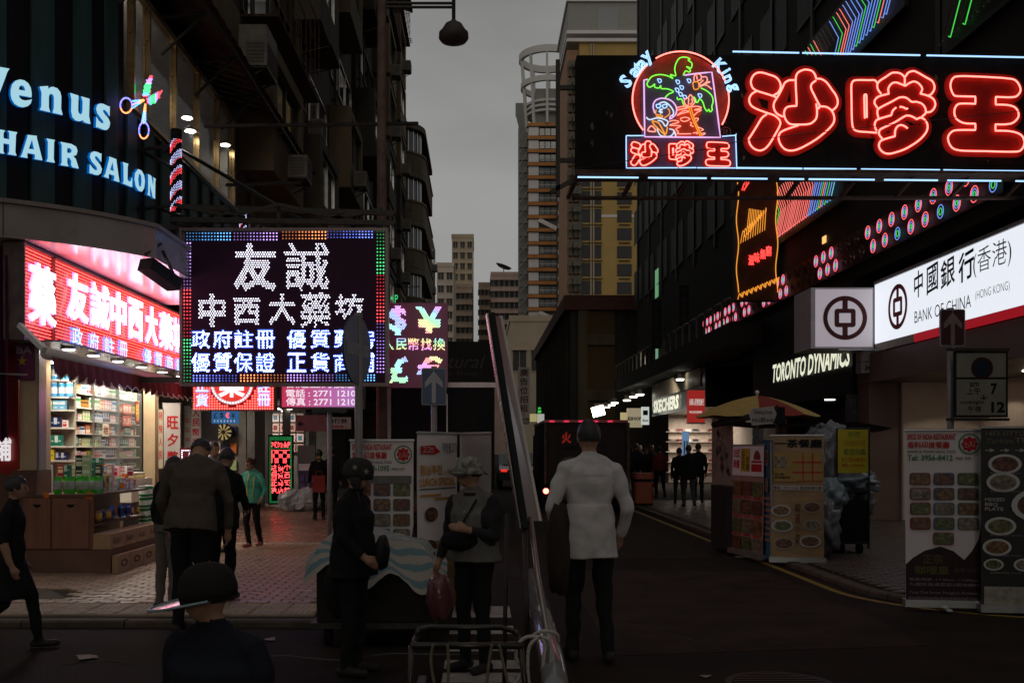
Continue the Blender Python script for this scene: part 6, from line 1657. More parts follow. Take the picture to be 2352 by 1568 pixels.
# W*R neon roundel and dark salon sign
t, f = ffront('round_neon_sign', 'small round blue white neon sign reading W star R beyond the lorry', 'sign', 866, 942, 902, 968, 21, M_black, .05)
ftext(t, f, 'W★R', 870, 951, 898, 961, emat('neon_wr', (.6,.7,1.0), 1.0), .03, c=.02)
m = MB(); m.tube([f.p(884+19*math.cos(a), 957+15*math.sin(a), .03) for a in np.linspace(3.4, 6.0, 14)], .012, 5); part('arc_tube', m, MATS['neon_wr'], t)
t, f = ffront('drinks_lightbox', 'small lightbox with jars and handwritten characters above the round neon', 'sign', 867, 893, 908, 938, 20.5, emat('dim_box', (.05,.05,.07), 1), .1)
ftext(t, f, '年時', 885, 898, 903, 908, M_pw, .0); 
for i in range(6):
    m = MB(); f.box(m, 871+i*6, 924, 876+i*6, 933, 0, .03); part('jar_print', m, emat('jar%d' % (i % 3), ((.25,.2,.05),(.1,.2,.1),(.25,.1,.05))[i % 3], .8), t)
t, f = ffront('dark_salon_sign', 'unlit dark hair design sign with grey script behind the lorry', 'sign', 985, 784, 1141, 882, 32, mat('charcoal_board', (.018,.016,.016), rough=.5, var=.2), .2)
ftext(t, f, 'Natural', 975, 815, 1105, 845, mat('dull_grey_print', (.10,.09,.09), var=0), -.005, shear=.35); ftext(t, f, 'Hair Design', 1008, 852, 1104, 864, mat('dull_grey_print', (.10,.09,.09), var=0), -.01)
t, f = ffront('vacancy_board', 'tall white advertisement space to let board with brown characters and phone figures', 'sign', 1190, 843, 1217, 974, 45, mat('vacancy_white', (.50,.45,.42), rough=.5, var=.06), .15)
for i, ch_ in enumerate('廣告位招租'): ftext(t, f, ch_, 1194, 847+i*20.5, 1213, 864+i*20.5, mat('brown_ink', (.10,.04,.03), var=0), .02)
ftext(t, f, 'TO LET', 1192, 951, 1206, 955, M_ink, .01); ftext(t, f, '2608', 1193, 959, 1216, 966, M_ink, .02); ftext(t, f, '2807', 1193, 968, 1216, 974, M_ink, .02)
t, f = ffront('green_cross_sign', 'small black sign with green lit characters down the street', 'sign', 1232, 932, 1248, 950, 55, M_black, .15); ftext(t, f, '大', 1235, 934, 1243, 941, M_ns_g, .04); ftext(t, f, '押', 1235, 942, 1243, 949, M_ns_g, .04)
t, f = ffront('pale_lit_sign', 'pale yellow lit sign below the vacancy board', 'sign', 1217, 950, 1233, 968, 56, emat('pale_yel', (.32,.28,.12), 1), .15)
t, f = ffront('white_lit_sign', 'white lit sign next to the pale yellow one', 'sign', 1234, 950, 1250, 985, 56.5, emat('pale_whi', (.34,.34,.30), 1), .15)

# ================================================================ street lamp, traffic signs, poles
sl = thing('street_lamp', 'tall street lamp with hanging dome lantern on double arm over the road', 'street lamp', (XD(877,16), 16, PZ))
px, pz = XD(877,16), ZD(8,16)
m = MB(); m.tube([(px,16,PZ),(px,16,3),(px,16,pz+.4)], [.10,.085,.07], 10); part('pole', m, mat('lamp_post_paint', (.14,.085,.07), rough=.6, var=.3), sl, smooth=True)
lx = XD(1042,16)
for v_ in (8, 27-10): m = MB(); m.tube([(px,16,ZD(v_,16)),(lx,16,ZD(v_,16))], .025, 6); part('arm', m, M_steel, sl)
m = MB(); m.tube([(lx,16,ZD(0,16)),(lx,16,ZD(52,16))], .03, 8); part('drop_rod', m, M_steel, sl)
m = MB(); zc = ZD(103,16); m.lathe([(.035,.40),(.06,.37),(.13,.33),(.20,.22),(.235,.19),(.24,.10),(.2,.05),(.02,.0)], (lx,16,zc), 20); part('lantern', m, mat('lantern_bronze', (.07,.06,.05), rough=.5, var=.2), sl, smooth=True)
def one_way(u0, v0, u1, v1, d, label, col_, arrow, vb, xs=0):
    t = thing('one_way_sign', label, 'traffic sign', (XD((u0+u1)/2, d), d, PZ)); f = Front(u0, v1, d)
    w, h = (u1-u0)*d/F, (v1-v0)*d/F; k = .02
    def rr(a0,b0,a1,b1,kk,c): 
        P = []
        for cx, cy, s0 in ((a1-kk,b1-kk,0),(a0+kk,b1-kk,90),(a0+kk,b0+kk,180),(a1-kk,b0+kk,270)):
            for q in (0,45,90): P.append(f.fr.p(cx+kk*math.cos(R(s0+q)), cy+kk*math.sin(R(s0+q)), c))
        return P
    m = MB(); m.poly(rr(0,0,w,h,k,0), (0,.02,0)); part('border_plate', m, mat('sign_grey', (.3,.3,.32), rough=.5), t)
    m = MB(); m.poly(rr(.012,.012,w-.012,h-.012,k*.8,.003), (0,.002,0)); part('plate', m, col_, t)
    A = [(.42,.06),(.58,.06),(.58,.62),(.86,.47),(.86,.62),(.5,.92),(.14,.62),(.14,.47),(.42,.62)]
    m = MB(); m.poly([f.fr.p(a*w, b*h, .007) for a, b in A], (0,.002,0)); part('arrow', m, arrow, t)
    for b in (.94, .05): m = MB(); m.ball(f.fr.p(w/2, h*b, .006), .008, 6, 4); part('bolt', m, M_alu, t)
    m = MB(); m.tube([(XD((u0+u1)/2,d), d+.05, PZ),(XD((u0+u1)/2,d), d+.05, ZD(v0-4,d))], .038, 10); part('pole', m, mat('pole_grey', (.22,.20,.19), rough=.5, metal=.4, var=.2), t, smooth=True)
    return t
M_blue_s = mat('sign_blue', (.02,.045,.13), rough=.4, var=.1); M_arr = mat('sign_pale', (.42,.40,.42), rough=.5, var=.1)
one_way(968, 845, 1025, 930, 12.4, 'blue one way sign with pale upward arrow before the exchange sign', M_blue_s, M_arr, 0)
one_way(2159, 710, 2217, 795, 11.4, 'dark red lit one way sign with upward arrow beside the no stopping plate', mat('sign_dull_red', (.06,.012,.02), rough=.35, var=.1), mat('sign_arrow_dull', (.24,.17,.15), rough=.5), 0)
# no-stopping plate
t = thing('no_stopping_plate', 'white no stopping plate with round symbol and times seven and twelve', 'traffic sign', W(2253, 965, 11.3)); f = Front(2190, 966, 11.3)
m = MB(); f.box(m, 2192, 806, 2315, 958, -.03, 0); part('border_plate', m, M_black, t); m = MB(); f.box(m, 2197, 811, 2310, 866, .001, .004); f.box(m, 2197, 871, 2310, 953, .001, .004); part('plate', m, mat('plate_grey', (.20,.185,.15), rough=.35, var=.15), t)
m = MB(); f.box(m, 2176, 800, 2317, 805, -.04, .02); f.box(m, 2176, 960, 2317, 966, -.04, .02); part('rail', m, M_steel, t)
c0 = f.a(2255), f.b(845)
m = MB(); m.poly(disc(f.fr, *c0, .125, .009), (0,.002,0)); part('roundel', m, mat('roundel_red', (.05,.012,.012)), t); m = MB(); m.poly(disc(f.fr, *c0, .10, .013), (0,.002,0)); part('roundel_blue', m, mat('roundel_blue', (.012,.018,.03)), t)
for s_, a in (('am',(2227,878,2248,888)),('上午',(2220,890,2252,906)),('7',(2275,880,2290,906)),('midnight',(2206,919,2260,930)),('午夜',(2222,932,2254,946)),('12',(2276,922,2308,947)),('↓',(2250,906,2268,918))): ftext(t, f, s_, *a, M_ink, .015 if s_ not in '712' else .04, c=.006)
# round no-entry sign turned almost edge-on
t = thing('no_entry_sign', 'round traffic sign seen nearly edge on against the large LED signboard', 'traffic sign', (XD(822,8.95), 8.95, PZ))
c = W(822, 803, 8.95); an = R(74); ax = Vector((math.cos(an), math.sin(an), 0)); rr_ = .31; nn = Vector((math.sin(an), -math.cos(an), 0))
def edisc(r_, o): return [c + ax*(r_*math.cos(q)) + Vector((0,0,r_*math.sin(q))) + nn*o for q in np.linspace(0, 6.283, 33)[:-1]]
m = MB(); m.poly(edisc(rr_, 0), nn*-.02); part('disc', m, mat('sign_disc_blue', (.04,.05,.10), rough=.4), t); m = MB(); m.poly([c+ax*(a*rr_)+Vector((0,0,b*rr_))+nn*.004 for a, b in ((-.8,-.18),(.8,-.18),(.8,.18),(-.8,.18))], nn*-.003); part('bar', m, mat('sign_bar', (.25,.25,.28)), t)
m = MB(); m.tube([(c.x-.0,c.y+.06,PZ),(c.x,c.y+.06,c.z+.34)], .036, 10); part('pole', m, MATS['pole_grey'], t, smooth=True)
# thin lilac post with direction plate
t = thing('direction_sign_post', 'slim grey post carrying a small street direction plate near the arcade', 'traffic sign', (XD(757,13.2), 13.2, PZ))
m = MB(); m.tube([(XD(757,13.2),13.2,PZ),(XD(757,13.2),13.2,ZD(944,13.2))], .032, 8); part('pole', m, MATS['pole_grey'], t, smooth=True)
f = Front(728, 947, 13.15); m = MB(); f.box(m, 716, 938, 796, 947, -.02, 0); part('plate', m, mat('dark_plate', (.05,.06,.06)), t)

# ================================================================ vehicles
M_lorry = mat('lorry_black', (.008,.008,.008), rough=.55, var=.3); M_rub = mat('tyre_rubber', (.015,.015,.015), rough=.8)
def wheel(t, x, y, r=.38, w=.22):
    m = MB(); m.lathe([(r*.6,-w/2),(r*.95,-w/2),(r,-w*.3),(r,w*.3),(r*.95,w/2),(r*.6,w/2)], (x, y, r), 18, axis='x'); tw = part('wheel', m, M_rub, t); m = MB(); m.lathe([(r*.58,-w*.45),(r*.2,-w*.4),(r*.2,w*.4),(r*.58,w*.45)], (x, y, r), 14, axis='x'); part('rim', m, M_alu, tw)
lo_ = thing('box_lorry', 'large black box lorry parked with its tail towards the trolleys', 'lorry', (-.75, 23, 0)); y0 = 20; x0, x1 = XD(893,20), XD(1136,20); zt = ZD(884,20)
m = MB(); m.box(x0, x1, y0, y0+6.2, .75, zt); part('cargo_box', m, M_lorry, lo_)
for a, b in ((x0+.06,(x0+x1)/2-.01),((x0+x1)/2+.01,x1-.06)):
    m = MB(); m.box(a, b, y0-.03, y0-.002, .8, zt-.12); dr = part('rear_door', m, M_lorry, lo_); m = MB(); xm = b-.1 if a < -.8 else a+.1; m.tube([(xm,y0-.05,.85),(xm,y0-.05,zt-.18)], .016, 6); part('locking_bar', m, M_alu, dr)
m = MB(); m.box(x0-.03, x1+.03, y0-.05, y0+.02, zt-.05, zt+.05); part('roof_trim', m, mat('trim_pink_grey', (.35,.30,.30), rough=.35, metal=.5), lo_)
m = MB(); m.box(x0-.04, x0+.05, y0-.06, y0-.032, .75, zt-.06); part('corner_post', m, mat('trim_pink_grey', (.35,.30,.30)), lo_)
m = MB(); m.box(x0, x1, y0-.12, y0+.1, .45, .62); part('bumper', m, M_steel, lo_); m = MB(); m.box(x0+.2, x1-.2, y0+.2, y0+8, .55, .74); part('chassis', m, M_steel, lo_)
M_tail = emat('tail_light_red', (1.6,.06,.05), 2.2)
for x in (x0+.14, x1-.14):
    m = MB(); m.box(x-.10, x+.10, y0-.14, y0-.121, .50, .60); part('tail_light_cluster', m, mat('tail_dark', (.12,.01,.01)), lo_)
m = MB(); m.lathe([(.035,0),(.03,-.02)], (x1-.1, y0-.145, .55), 10, axis='y'); part('tail_light', m, M_tail, lo_)
m = MB(); m.box(-.98, -.52, y0-.13, y0-.121, .47, .59); part('number_plate', m, mat('plate_dull', (.2,.18,.1)), lo_)
for y in (y0+1.4, y0+6.9):
    for x in (x0+.2, x1-.2): wheel(lo_, x, y, .4)
m = MB(); m.box(x0+.1, x1-.1, y0+6.4, y0+8.2, .6, 2.3); part('cab', m, M_lorry, lo_)
dt = thing('delivery_truck', 'box delivery truck with red trim, round red emblem and lit tail lamp on the road', 'truck', (2.6, 26, 0)); y0 = 24; x0, x1 = XD(1252,24), XD(1440,24); zt = ZD(970,24)
m = MB(); m.box(x0, x1, y0, y0+4.6, .72, zt); part('cargo_box', m, mat('truck_brown', (.022,.016,.014), rough=.5, var=.2), dt)
for a, b in ((x0+.08,(x0+x1)/2-.01),((x0+x1)/2+.01,x1-.08)):
    m = MB(); m.box(a, b, y0-.025, y0-.002, .78, zt-.1); part('rear_door', m, mat('truck_door', (.028,.020,.017), rough=.5, var=.2), dt)
m = MB(); m.box(x0-.02, x1+.02, y0-.05, y0+4.6, zt+.002, zt+.06); part('roof_trim', m, mat('red_trim', (.45,.03,.05), rough=.3), dt)
for x in (x0-.03, x1+.0): m = MB(); m.box(x, x+.06, y0-.05, y0-.001, .7, zt); part('corner_post', m, M_rust, dt)
f = Front(1270, 1080, 24-.03)
m = MB(); m.poly(disc(f.fr, f.a(1302), f.b(1004), .23, .004), (0,.002,0), holes=[disc(f.fr, f.a(1302), f.b(1004), .20, .004)]); part('emblem_ring', m, mat('emblem_ink', (.03,.02,.02)), dt)
m = MB(); f.text(m, '火', 1290, 992, 1312, 1018, c=.004, offset=.04); part('emblem_mark', m, emat('truck_red', (.5,.03,.02), .25), dt); m = MB(); f.text(m, '一品鍋物', 1284, 1024, 1336, 1033, c=.004, offset=.02); part('lettering', m, M_ink, dt)
m = MB(); m.poly(disc(f.fr, f.a(1310), f.b(1080), .33, .004), (0,.002,0)); part('plate_print', m, mat('plate_print', (.05,.035,.025), rough=.4, var=.4), dt)
for k in range(5): m = MB(); xx = x0+.1+k*.35; m.box(xx, xx+.12, y0-.07, y0-.051, zt+.005, zt+.05); part('marker_lamp', m, emat('marker_red', (.7,.03,.08), 1), dt)
m = MB(); m.box(x0, x1, y0-.1, y0+.1, .38, .6); part('bumper', m, M_steel, dt); m = MB(); m.box(x0+.15, x1-.15, y0+.2, y0+6, .5, .71); part('chassis', m, M_steel, dt)
p = W(1252, 1127, 23.86)
m = MB(); m.lathe([(.068,0),(.06,-.03)], (p.x+.02, p.y, p.z), 14, axis='y'); part('tail_light', m, emat('tail_bright', (3,.35,.25), 3), dt); m = MB(); m.lathe([(.085,.03),(.085,.001)], (p.x+.02, p.y, p.z), 14, axis='y'); part('tail_housing', m, M_black, dt)
m = MB(); m.lathe([(.068,0),(.06,-.03)], (x1-.1, p.y, p.z), 14, axis='y'); part('tail_light', m, mat('tail_dark', (.12,.01,.01)), dt)
m = MB(); m.box(x0+.05, x1-.05, y0+4.75, y0+6.3, .5, 1.95); part('cab', m, M_lorry, dt)
for y in (y0+.9, y0+5.4):
    for x in (x0+.15, x1-.15): wheel(dt, x, y, .34)
# distant cars between the two trucks
for (u_, d_, c_) in ((1190, 40, (.05,.05,.055)), (1205, 52, (.16,.15,.14))):
    t = thing('parked_car', ('dark saloon car' if d_ == 40 else 'pale car') + ' further down the road between the lorry and the truck', 'car', (XD(u_, d_), d_, 0)); cx = XD(u_, d_)
    m = MB(); prof = [(-2.1,.35),(-2.15,.75),(-1.6,.92),(-1.05,1.38),(.5,1.42),(1.2,.95),(2.0,.85),(2.1,.4)]
    m.poly([(cx-.8, d_+a, b) for a, b in prof], (1.6,0,0)); part('body', m, mat('car_paint%d' % d_, c_, rough=.2, coat=.6, var=.05), t)
    m = MB(); m.add([(cx-.66,d_-1.61,.95),(cx+.66,d_-1.61,.95),(cx+.6,d_-1.09,1.36),(cx-.6,d_-1.09,1.36)], [(0,1,2,3)]); part('rear_window', m, M_glassd, t)
    for s_ in (-1, 1):
        m = MB(); m.box(cx+s_*.62-.12, cx+s_*.62+.12, d_-2.17, d_-2.151, .68, .78); part('tail_light', m, emat('car_tail', (.8,.03,.02), 1.0), t)
        for yy in (-1.3, 1.35): wheel(t, cx+s_*.75, d_+yy, .3, .18)

# ================================================================ right-hand shops
def rplane(x): return Fr((x,0,0), (0,-1,0), (0,0,1))
tor = thing('clothes_shop', 'dark clothes shop with glowing italic white name along its fascia', 'shop', (RX, 25, 0)); TXx = RX-.2; tf_ = rplane(TXx)
def yt(u, x=TXx): return x*F/(u-U0)
m = MB(); m.box(TXx+.02, RX+2.7, 21.65, 29.5, 2.75, 5.25); part('fascia', m, M_black, tor)
ya_, yb_ = yt(1775), yt(1958)
m = MB(); put_text(m, tf_, 'TORONTO DYNAMICS', -ya_, 3.36, -yb_-.12, 3.86, c=.03, offset=.03, shear=.22); part('letters', m, emat('toronto_white', (.85,.86,.66), .95), tor)
m = MB(); m.box(RX+2.4, RX+2.7, 21.65, 29.4, PZ, 2.74); part('interior_wall', m, mat('interior_dark', (.06,.05,.045)), tor); 
for ya0, ya1 in ((21.65,22.0),(29.2,29.5)): m = MB(); m.box(TXx, TXx+.25, ya0, ya1, PZ, 2.74); part('pier', m, mat('dark_pier', (.10,.11,.12), rough=.25, metal=.5), tor)
for (u_, v_) in ((1906,916),(1925,912),(1945,909),(1880,922),(1960,915),(1975,913)):
    p = W(u_, v_, 24.0 if u_ > 1900 else 26); dl = thing('shop_spot', 'oval ceiling spot glowing inside the clothes shop', 'lamp', p, 'clothes shop ceiling spots')
    m = MB(); m.lathe([(.13,0),(.12,-.03)], (p.x,p.y,p.z), 12); part('lens', m, emat('spot_cool', (.95,.92,.85), 3), dl); m = MB(); m.lathe([(.15,.002),(.15,.04)], (p.x,p.y,p.z), 12); part('rim', m, M_alu, dl)
for k in range(12):
    y = 22.6+k*.5; m = MB(); m.box(RX+1.9, RX+2.3, y, y+.28, 1.3, 2.1); part('hanging_garment', m, two_mat('garm%d' % (k % 4), ('#3a2f2a','#5a2a25','#24262e','#6a5a48')[k % 4]), tor)
la = bpy.data.lights.new('clothes_shop_lamp', 'AREA'); la.size = 1.2; la.energy = 16; la.color = (1,.85,.7); lo = bpy.data.objects.new('clothes_shop_lamp', la); lo.location = Vector((RX+1.5, 24.2, 2.6)) - ORG[tor.name]; lo.parent = tor; col.objects.link(lo)
# shoe shop
sk = thing('shoe_shop', 'lit shoe shop with bold white italic name on a black fascia', 'shop', (RX, 40, 0)); SX = RX-.25; sf = rplane(SX)
def ysk(u): return SX*F/(u-U0)
m = MB(); m.box(SX+.02, RX+2.7, 35.5, 46.4, 3.05, 4.5); part('fascia', m, mat('navy_fascia', (.01,.012,.02), rough=.3), sk)
m = MB(); m.box(SX-.02, SX+.018, 36.2, 45.5, 3.85, 4.5); part('upper_panel', m, mat('cream_fascia', (.55,.48,.36), rough=.5), sk)
m = MB(); put_text(m, sf, 'SKECHERS', -ysk(1503), 3.05+.12, -ysk(1561), 3.74, c=.05, offset=.05, shear=.15); part('letters', m, emat('skechers_white', (.86,.86,.68), .9), sk)
m = MB(); m.box(RX+2.3, RX+2.7, 35.5, 46.4, PZ, 3.04); m.box(RX+.2, RX+2.3, 44.6, 44.7, PZ, 3.04); part('interior_wall', m, mat('shoe_white', (.6,.52,.45)), sk)
for j in range(5):
    m = MB(); z = .5+j*.45; m.box(SX+.3, RX+2.2, 44.35, 44.6, z, z+.03); part('shelf', m, M_shelf, sk)
    for i in range(6): m = MB(); x = SX+.45+i*.35; m.box(x, x+.24, 44.38, 44.5, z+.031, z+.031+.11); part('shoe', m, two_mat('shoe%d' % (i % 4), ('#c9b8b0','#7a3a3a','#e8e2dc','#3a3a44')[i % 4]), sk)
m = MB(); put_text(m, Front(1540, 860, 44.3).fr, 'SKECHERS', 0, -3.2, 0.9, -3.0, c=0, offset=.02)
f = Front(1528, 1035, 44.3); m = MB(); f.text(m, 'SKECHERS', 1535, 1008, 1560, 1013, c=.002, offset=.04); part('inner_lettering', m, M_ink, sk)
for (y, z, en) in ((43.2, 2.95, 55), (41, 2.95, 35)):
    la = bpy.data.lights.new('shoe_shop_lamp', 'AREA'); la.size = 1.0; la.energy = en; la.color = (1,.86,.72); lo = bpy.data.objects.new('shoe_shop_lamp', la); lo.location = Vector((RX+.9, y, z))-ORG[sk.name]; lo.parent = sk; col.objects.link(lo)
t, f = ffront('model_poster', 'tall blue fashion poster beside the shoe shop entrance', 'poster', 1567, 990, 1583, 1050, 39, emat('poster_blue', (.10,.19,.33), .9), .05)
for uu in (1572, 1578): m = MB(); f.box(m, uu-1.6, 1012, uu+1.6, 1044, 0, .01); part('figure_print', m, mat('figure_print', (.12,.10,.10), var=0), t)
t, f = ffront('red_exchange_sign', 'red projecting money exchange sign with white characters by the shoe shop', 'sign', 1581, 895, 1619, 971, 34, emat('exchange_red', (.34,.022,.018), .8), .25)
ftext(t, f, '永興人民幣找換行', 1583, 915, 1617, 931, emat('exchange_white', (.7,.62,.58), .8), .02); ftext(t, f, 'WING HING RENMINBI', 1583, 943, 1612, 949, MATS['exchange_white'], .02)
m = MB(); f.box(m, 1580, 893, 1620, 896, -.27, .02); f.box(m, 1580, 970, 1620, 973, -.27, .02); part('trim', m, M_alu, t)
m = MB(); m.bar(f.p(1619,905,-.1), Vector((RX, f.d+.1, f.p(1619,905).z)), .05); part('bracket', m, M_steel, t)
# small lit boards farther along
t, f = ffront('yellow_lightbox', 'tall narrow yellowish lit box at the far end of the shop row', 'sign', 1426, 947, 1440, 985, 54, emat('yel_box', (.42,.35,.16), .9), .2)
t, f = ffront('cream_shop_board', 'cream lit shop board with dark and red letters in the far shop row', 'sign', 1441, 937, 1475, 981, 50, emat('cream_box', (.30,.25,.16), .9), .2); ftext(t, f, 'ESHOP', 1442, 957, 1474, 965, M_ink, .04)
t, f = ffront('white_shop_board', 'small bright white board with dark square print beside the cream board', 'sign', 1474, 934, 1491, 975, 47, emat('whi_box', (.52,.56,.52), .9), .2); ftext(t, f, 'Best', 1476, 962, 1489, 968, M_ink, .02)
m = MB(); f.box(m, 1477, 942, 1488, 953, 0, .01); part('dark_print', m, M_ink, t)
for (u_, v_, d_, r_, s_) in ((1374,944,55,.42,9),(1470,905,47,.2,5),(1440,918,50,.2,5),(1393,934,54,.2,4),(1562,870,38.5,.16,5),(1455,910,48,.2,4),(1405,929,53,.2,4),(1412,924,52,.2,4)):
    p = W(u_, v_, d_); dl = thing('shop_floodlight' if r_ > .3 else 'canopy_lamp', 'dazzling square floodlight at the far end of the shop row' if r_ > .3 else 'round white lamp under the first floor ledge of the shop row', 'lamp', p, None if r_ > .3 else 'lamps under the ledge')
    m = MB(); m.obox(p, (r_*1.6, .1, r_*1.3), Matrix.Rotation(R(-15), 3, 'Y')) if r_ > .3 else m.lathe([(r_,0),(r_*.9,-.06)], (p.x,p.y,p.z), 12); part('lens', m, emat('flood%d' % s_, (1,.95,.8), s_), dl)
    m = MB(); m.box(p.x-r_*.5,p.x+r_*.5,p.y+.06,p.y+.2,p.z-.02,p.z+r_*.8+.1); part('housing', m, M_steel, dl)
la = bpy.data.lights.new('ledge_lamp', 'AREA'); la.shape = 'RECTANGLE'; la.size = 8; la.size_y = .3; la.energy = 60; la.color = (1,.87,.7); lo = bpy.data.objects.new('ledge_lamp', la); lo.location = Vector((SX-.55, 41, 4.5))-ORG[sk.name]; lo.rotation_euler = (0, R(-25), R(90)); lo.parent = sk; col.objects.link(lo)
# vertical unlit character boards on the upper floors
for (u_, v_, d_) in ((1497,690,40),(1560,655,36)):
    t, f = ffront('unlit_character_board', 'dark unlit vertical board with pale grey characters ' + ('left of' if u_ < 1500 else 'right of') + ' the green lit window', 'sign', u_, v_, u_+22, v_+110, d_, M_black, .1, 'unlit boards on the upper floors')
    for i, ch_ in enumerate('京都里餐廳'): ftext(t, f, ch_, u_+4, v_+4+i*21, u_+18, v_+20+i*21, mat('faint_print', (.05,.048,.042), var=0), .01)
# litter bin at the kerb
t = thing('litter_bin', 'orange red rounded litter bin standing at the right kerb', 'litter bin', (XD(1476,26.5), 26.5, PZ)); bx_, by_ = XD(1476,26.5), 26.5
m = MB(); 
def rbox(mb, cx, cy, z0, z1, w, dp, k=.08, n=3):
    P = []
    for sx, sy, s0 in ((1,1,0),(-1,1,90),(-1,-1,180),(1,-1,270)):
        for q in np.linspace(0, 90, n+1): P.append((cx+sx*(w/2-k)+k*math.cos(R(s0+q)), cy+sy*(dp/2-k)+k*math.sin(R(s0+q)), z1))
    mb.poly(P, (0,0,z0-z1))
M_bin = mat('bin_orange', (.30,.055,.02), rough=.4, var=.2)
rbox(m, bx_, by_, PZ+.06, PZ+.62, .52, .45); part('body', m, M_bin, t); m = MB(); rbox(m, bx_, by_, PZ+.70, PZ+.86, .54, .47, .1); part('lid', m, M_bin, t); m = MB(); rbox(m, bx_, by_, PZ, PZ+.059, .48, .42); part('base', m, M_black, t); m = MB(); rbox(m, bx_, by_, PZ+.621, PZ+.699, .44, .38); part('opening', m, M_black, t)

# ================================================================ roll-up banners with food pictures
def food_mat(i):
    nm = 'food_%d' % i
    if nm in MATS: return MATS[nm]
    m = bpy.data.materials.new(nm); m.use_nodes = True; n = m.node_tree.nodes; l = m.node_tree.links; b = n['Principled BSDF']
    tc = n.new('ShaderNodeTexCoord'); vo = n.new('ShaderNodeTexVoronoi'); vo.inputs['Scale'].default_value = 55+9*i; no = n.new('ShaderNodeTexNoise'); no.inputs['Scale'].default_value = 26; no.inputs['Detail'].default_value = 5
    ra = n.new('ShaderNodeValToRGB'); cols_ = [((.02,.01,.006),(.13,.05,.018),(.26,.16,.06)),((.012,.008,.008),(.10,.025,.015),(.22,.10,.04)),((.015,.018,.008),(.07,.08,.02),(.24,.2,.1)),((.03,.018,.012),(.16,.12,.075),(.28,.24,.18))][i % 4]
    ra.color_ramp.elements[0].color = (*cols_[0],1); ra.color_ramp.elements[0].position = .3; ra.color_ramp.elements[1].color = (*cols_[2],1); ra.color_ramp.elements[1].position = .72; e_ = ra.color_ramp.elements.new(.5); e_.color = (*cols_[1],1)
    mx = n.new('ShaderNodeMix'); mx.data_type = 'RGBA'; mx.inputs[0].default_value = .35
    l.new(tc.outputs['Object'], vo.inputs['Vector']); l.new(tc.outputs['Object'], no.inputs['Vector']); l.new(no.outputs['Fac'], ra.inputs[0]); l.new(ra.outputs[0], mx.inputs[6]); l.new(vo.outputs['Color'], mx.inputs[7])
    mx2 = n.new('ShaderNodeMix'); mx2.data_type = 'RGBA'; mx2.blend_type = 'MULTIPLY'; mx2.inputs[0].default_value = .8; l.new(ra.outputs[0], mx2.inputs[6]); l.new(vo.outputs['Distance'], mx2.inputs[7]); 
    l.new(ra.outputs[0], b.inputs['Base Color']); b.inputs['Roughness'].default_value = .4
    MATS[nm] = m; return m
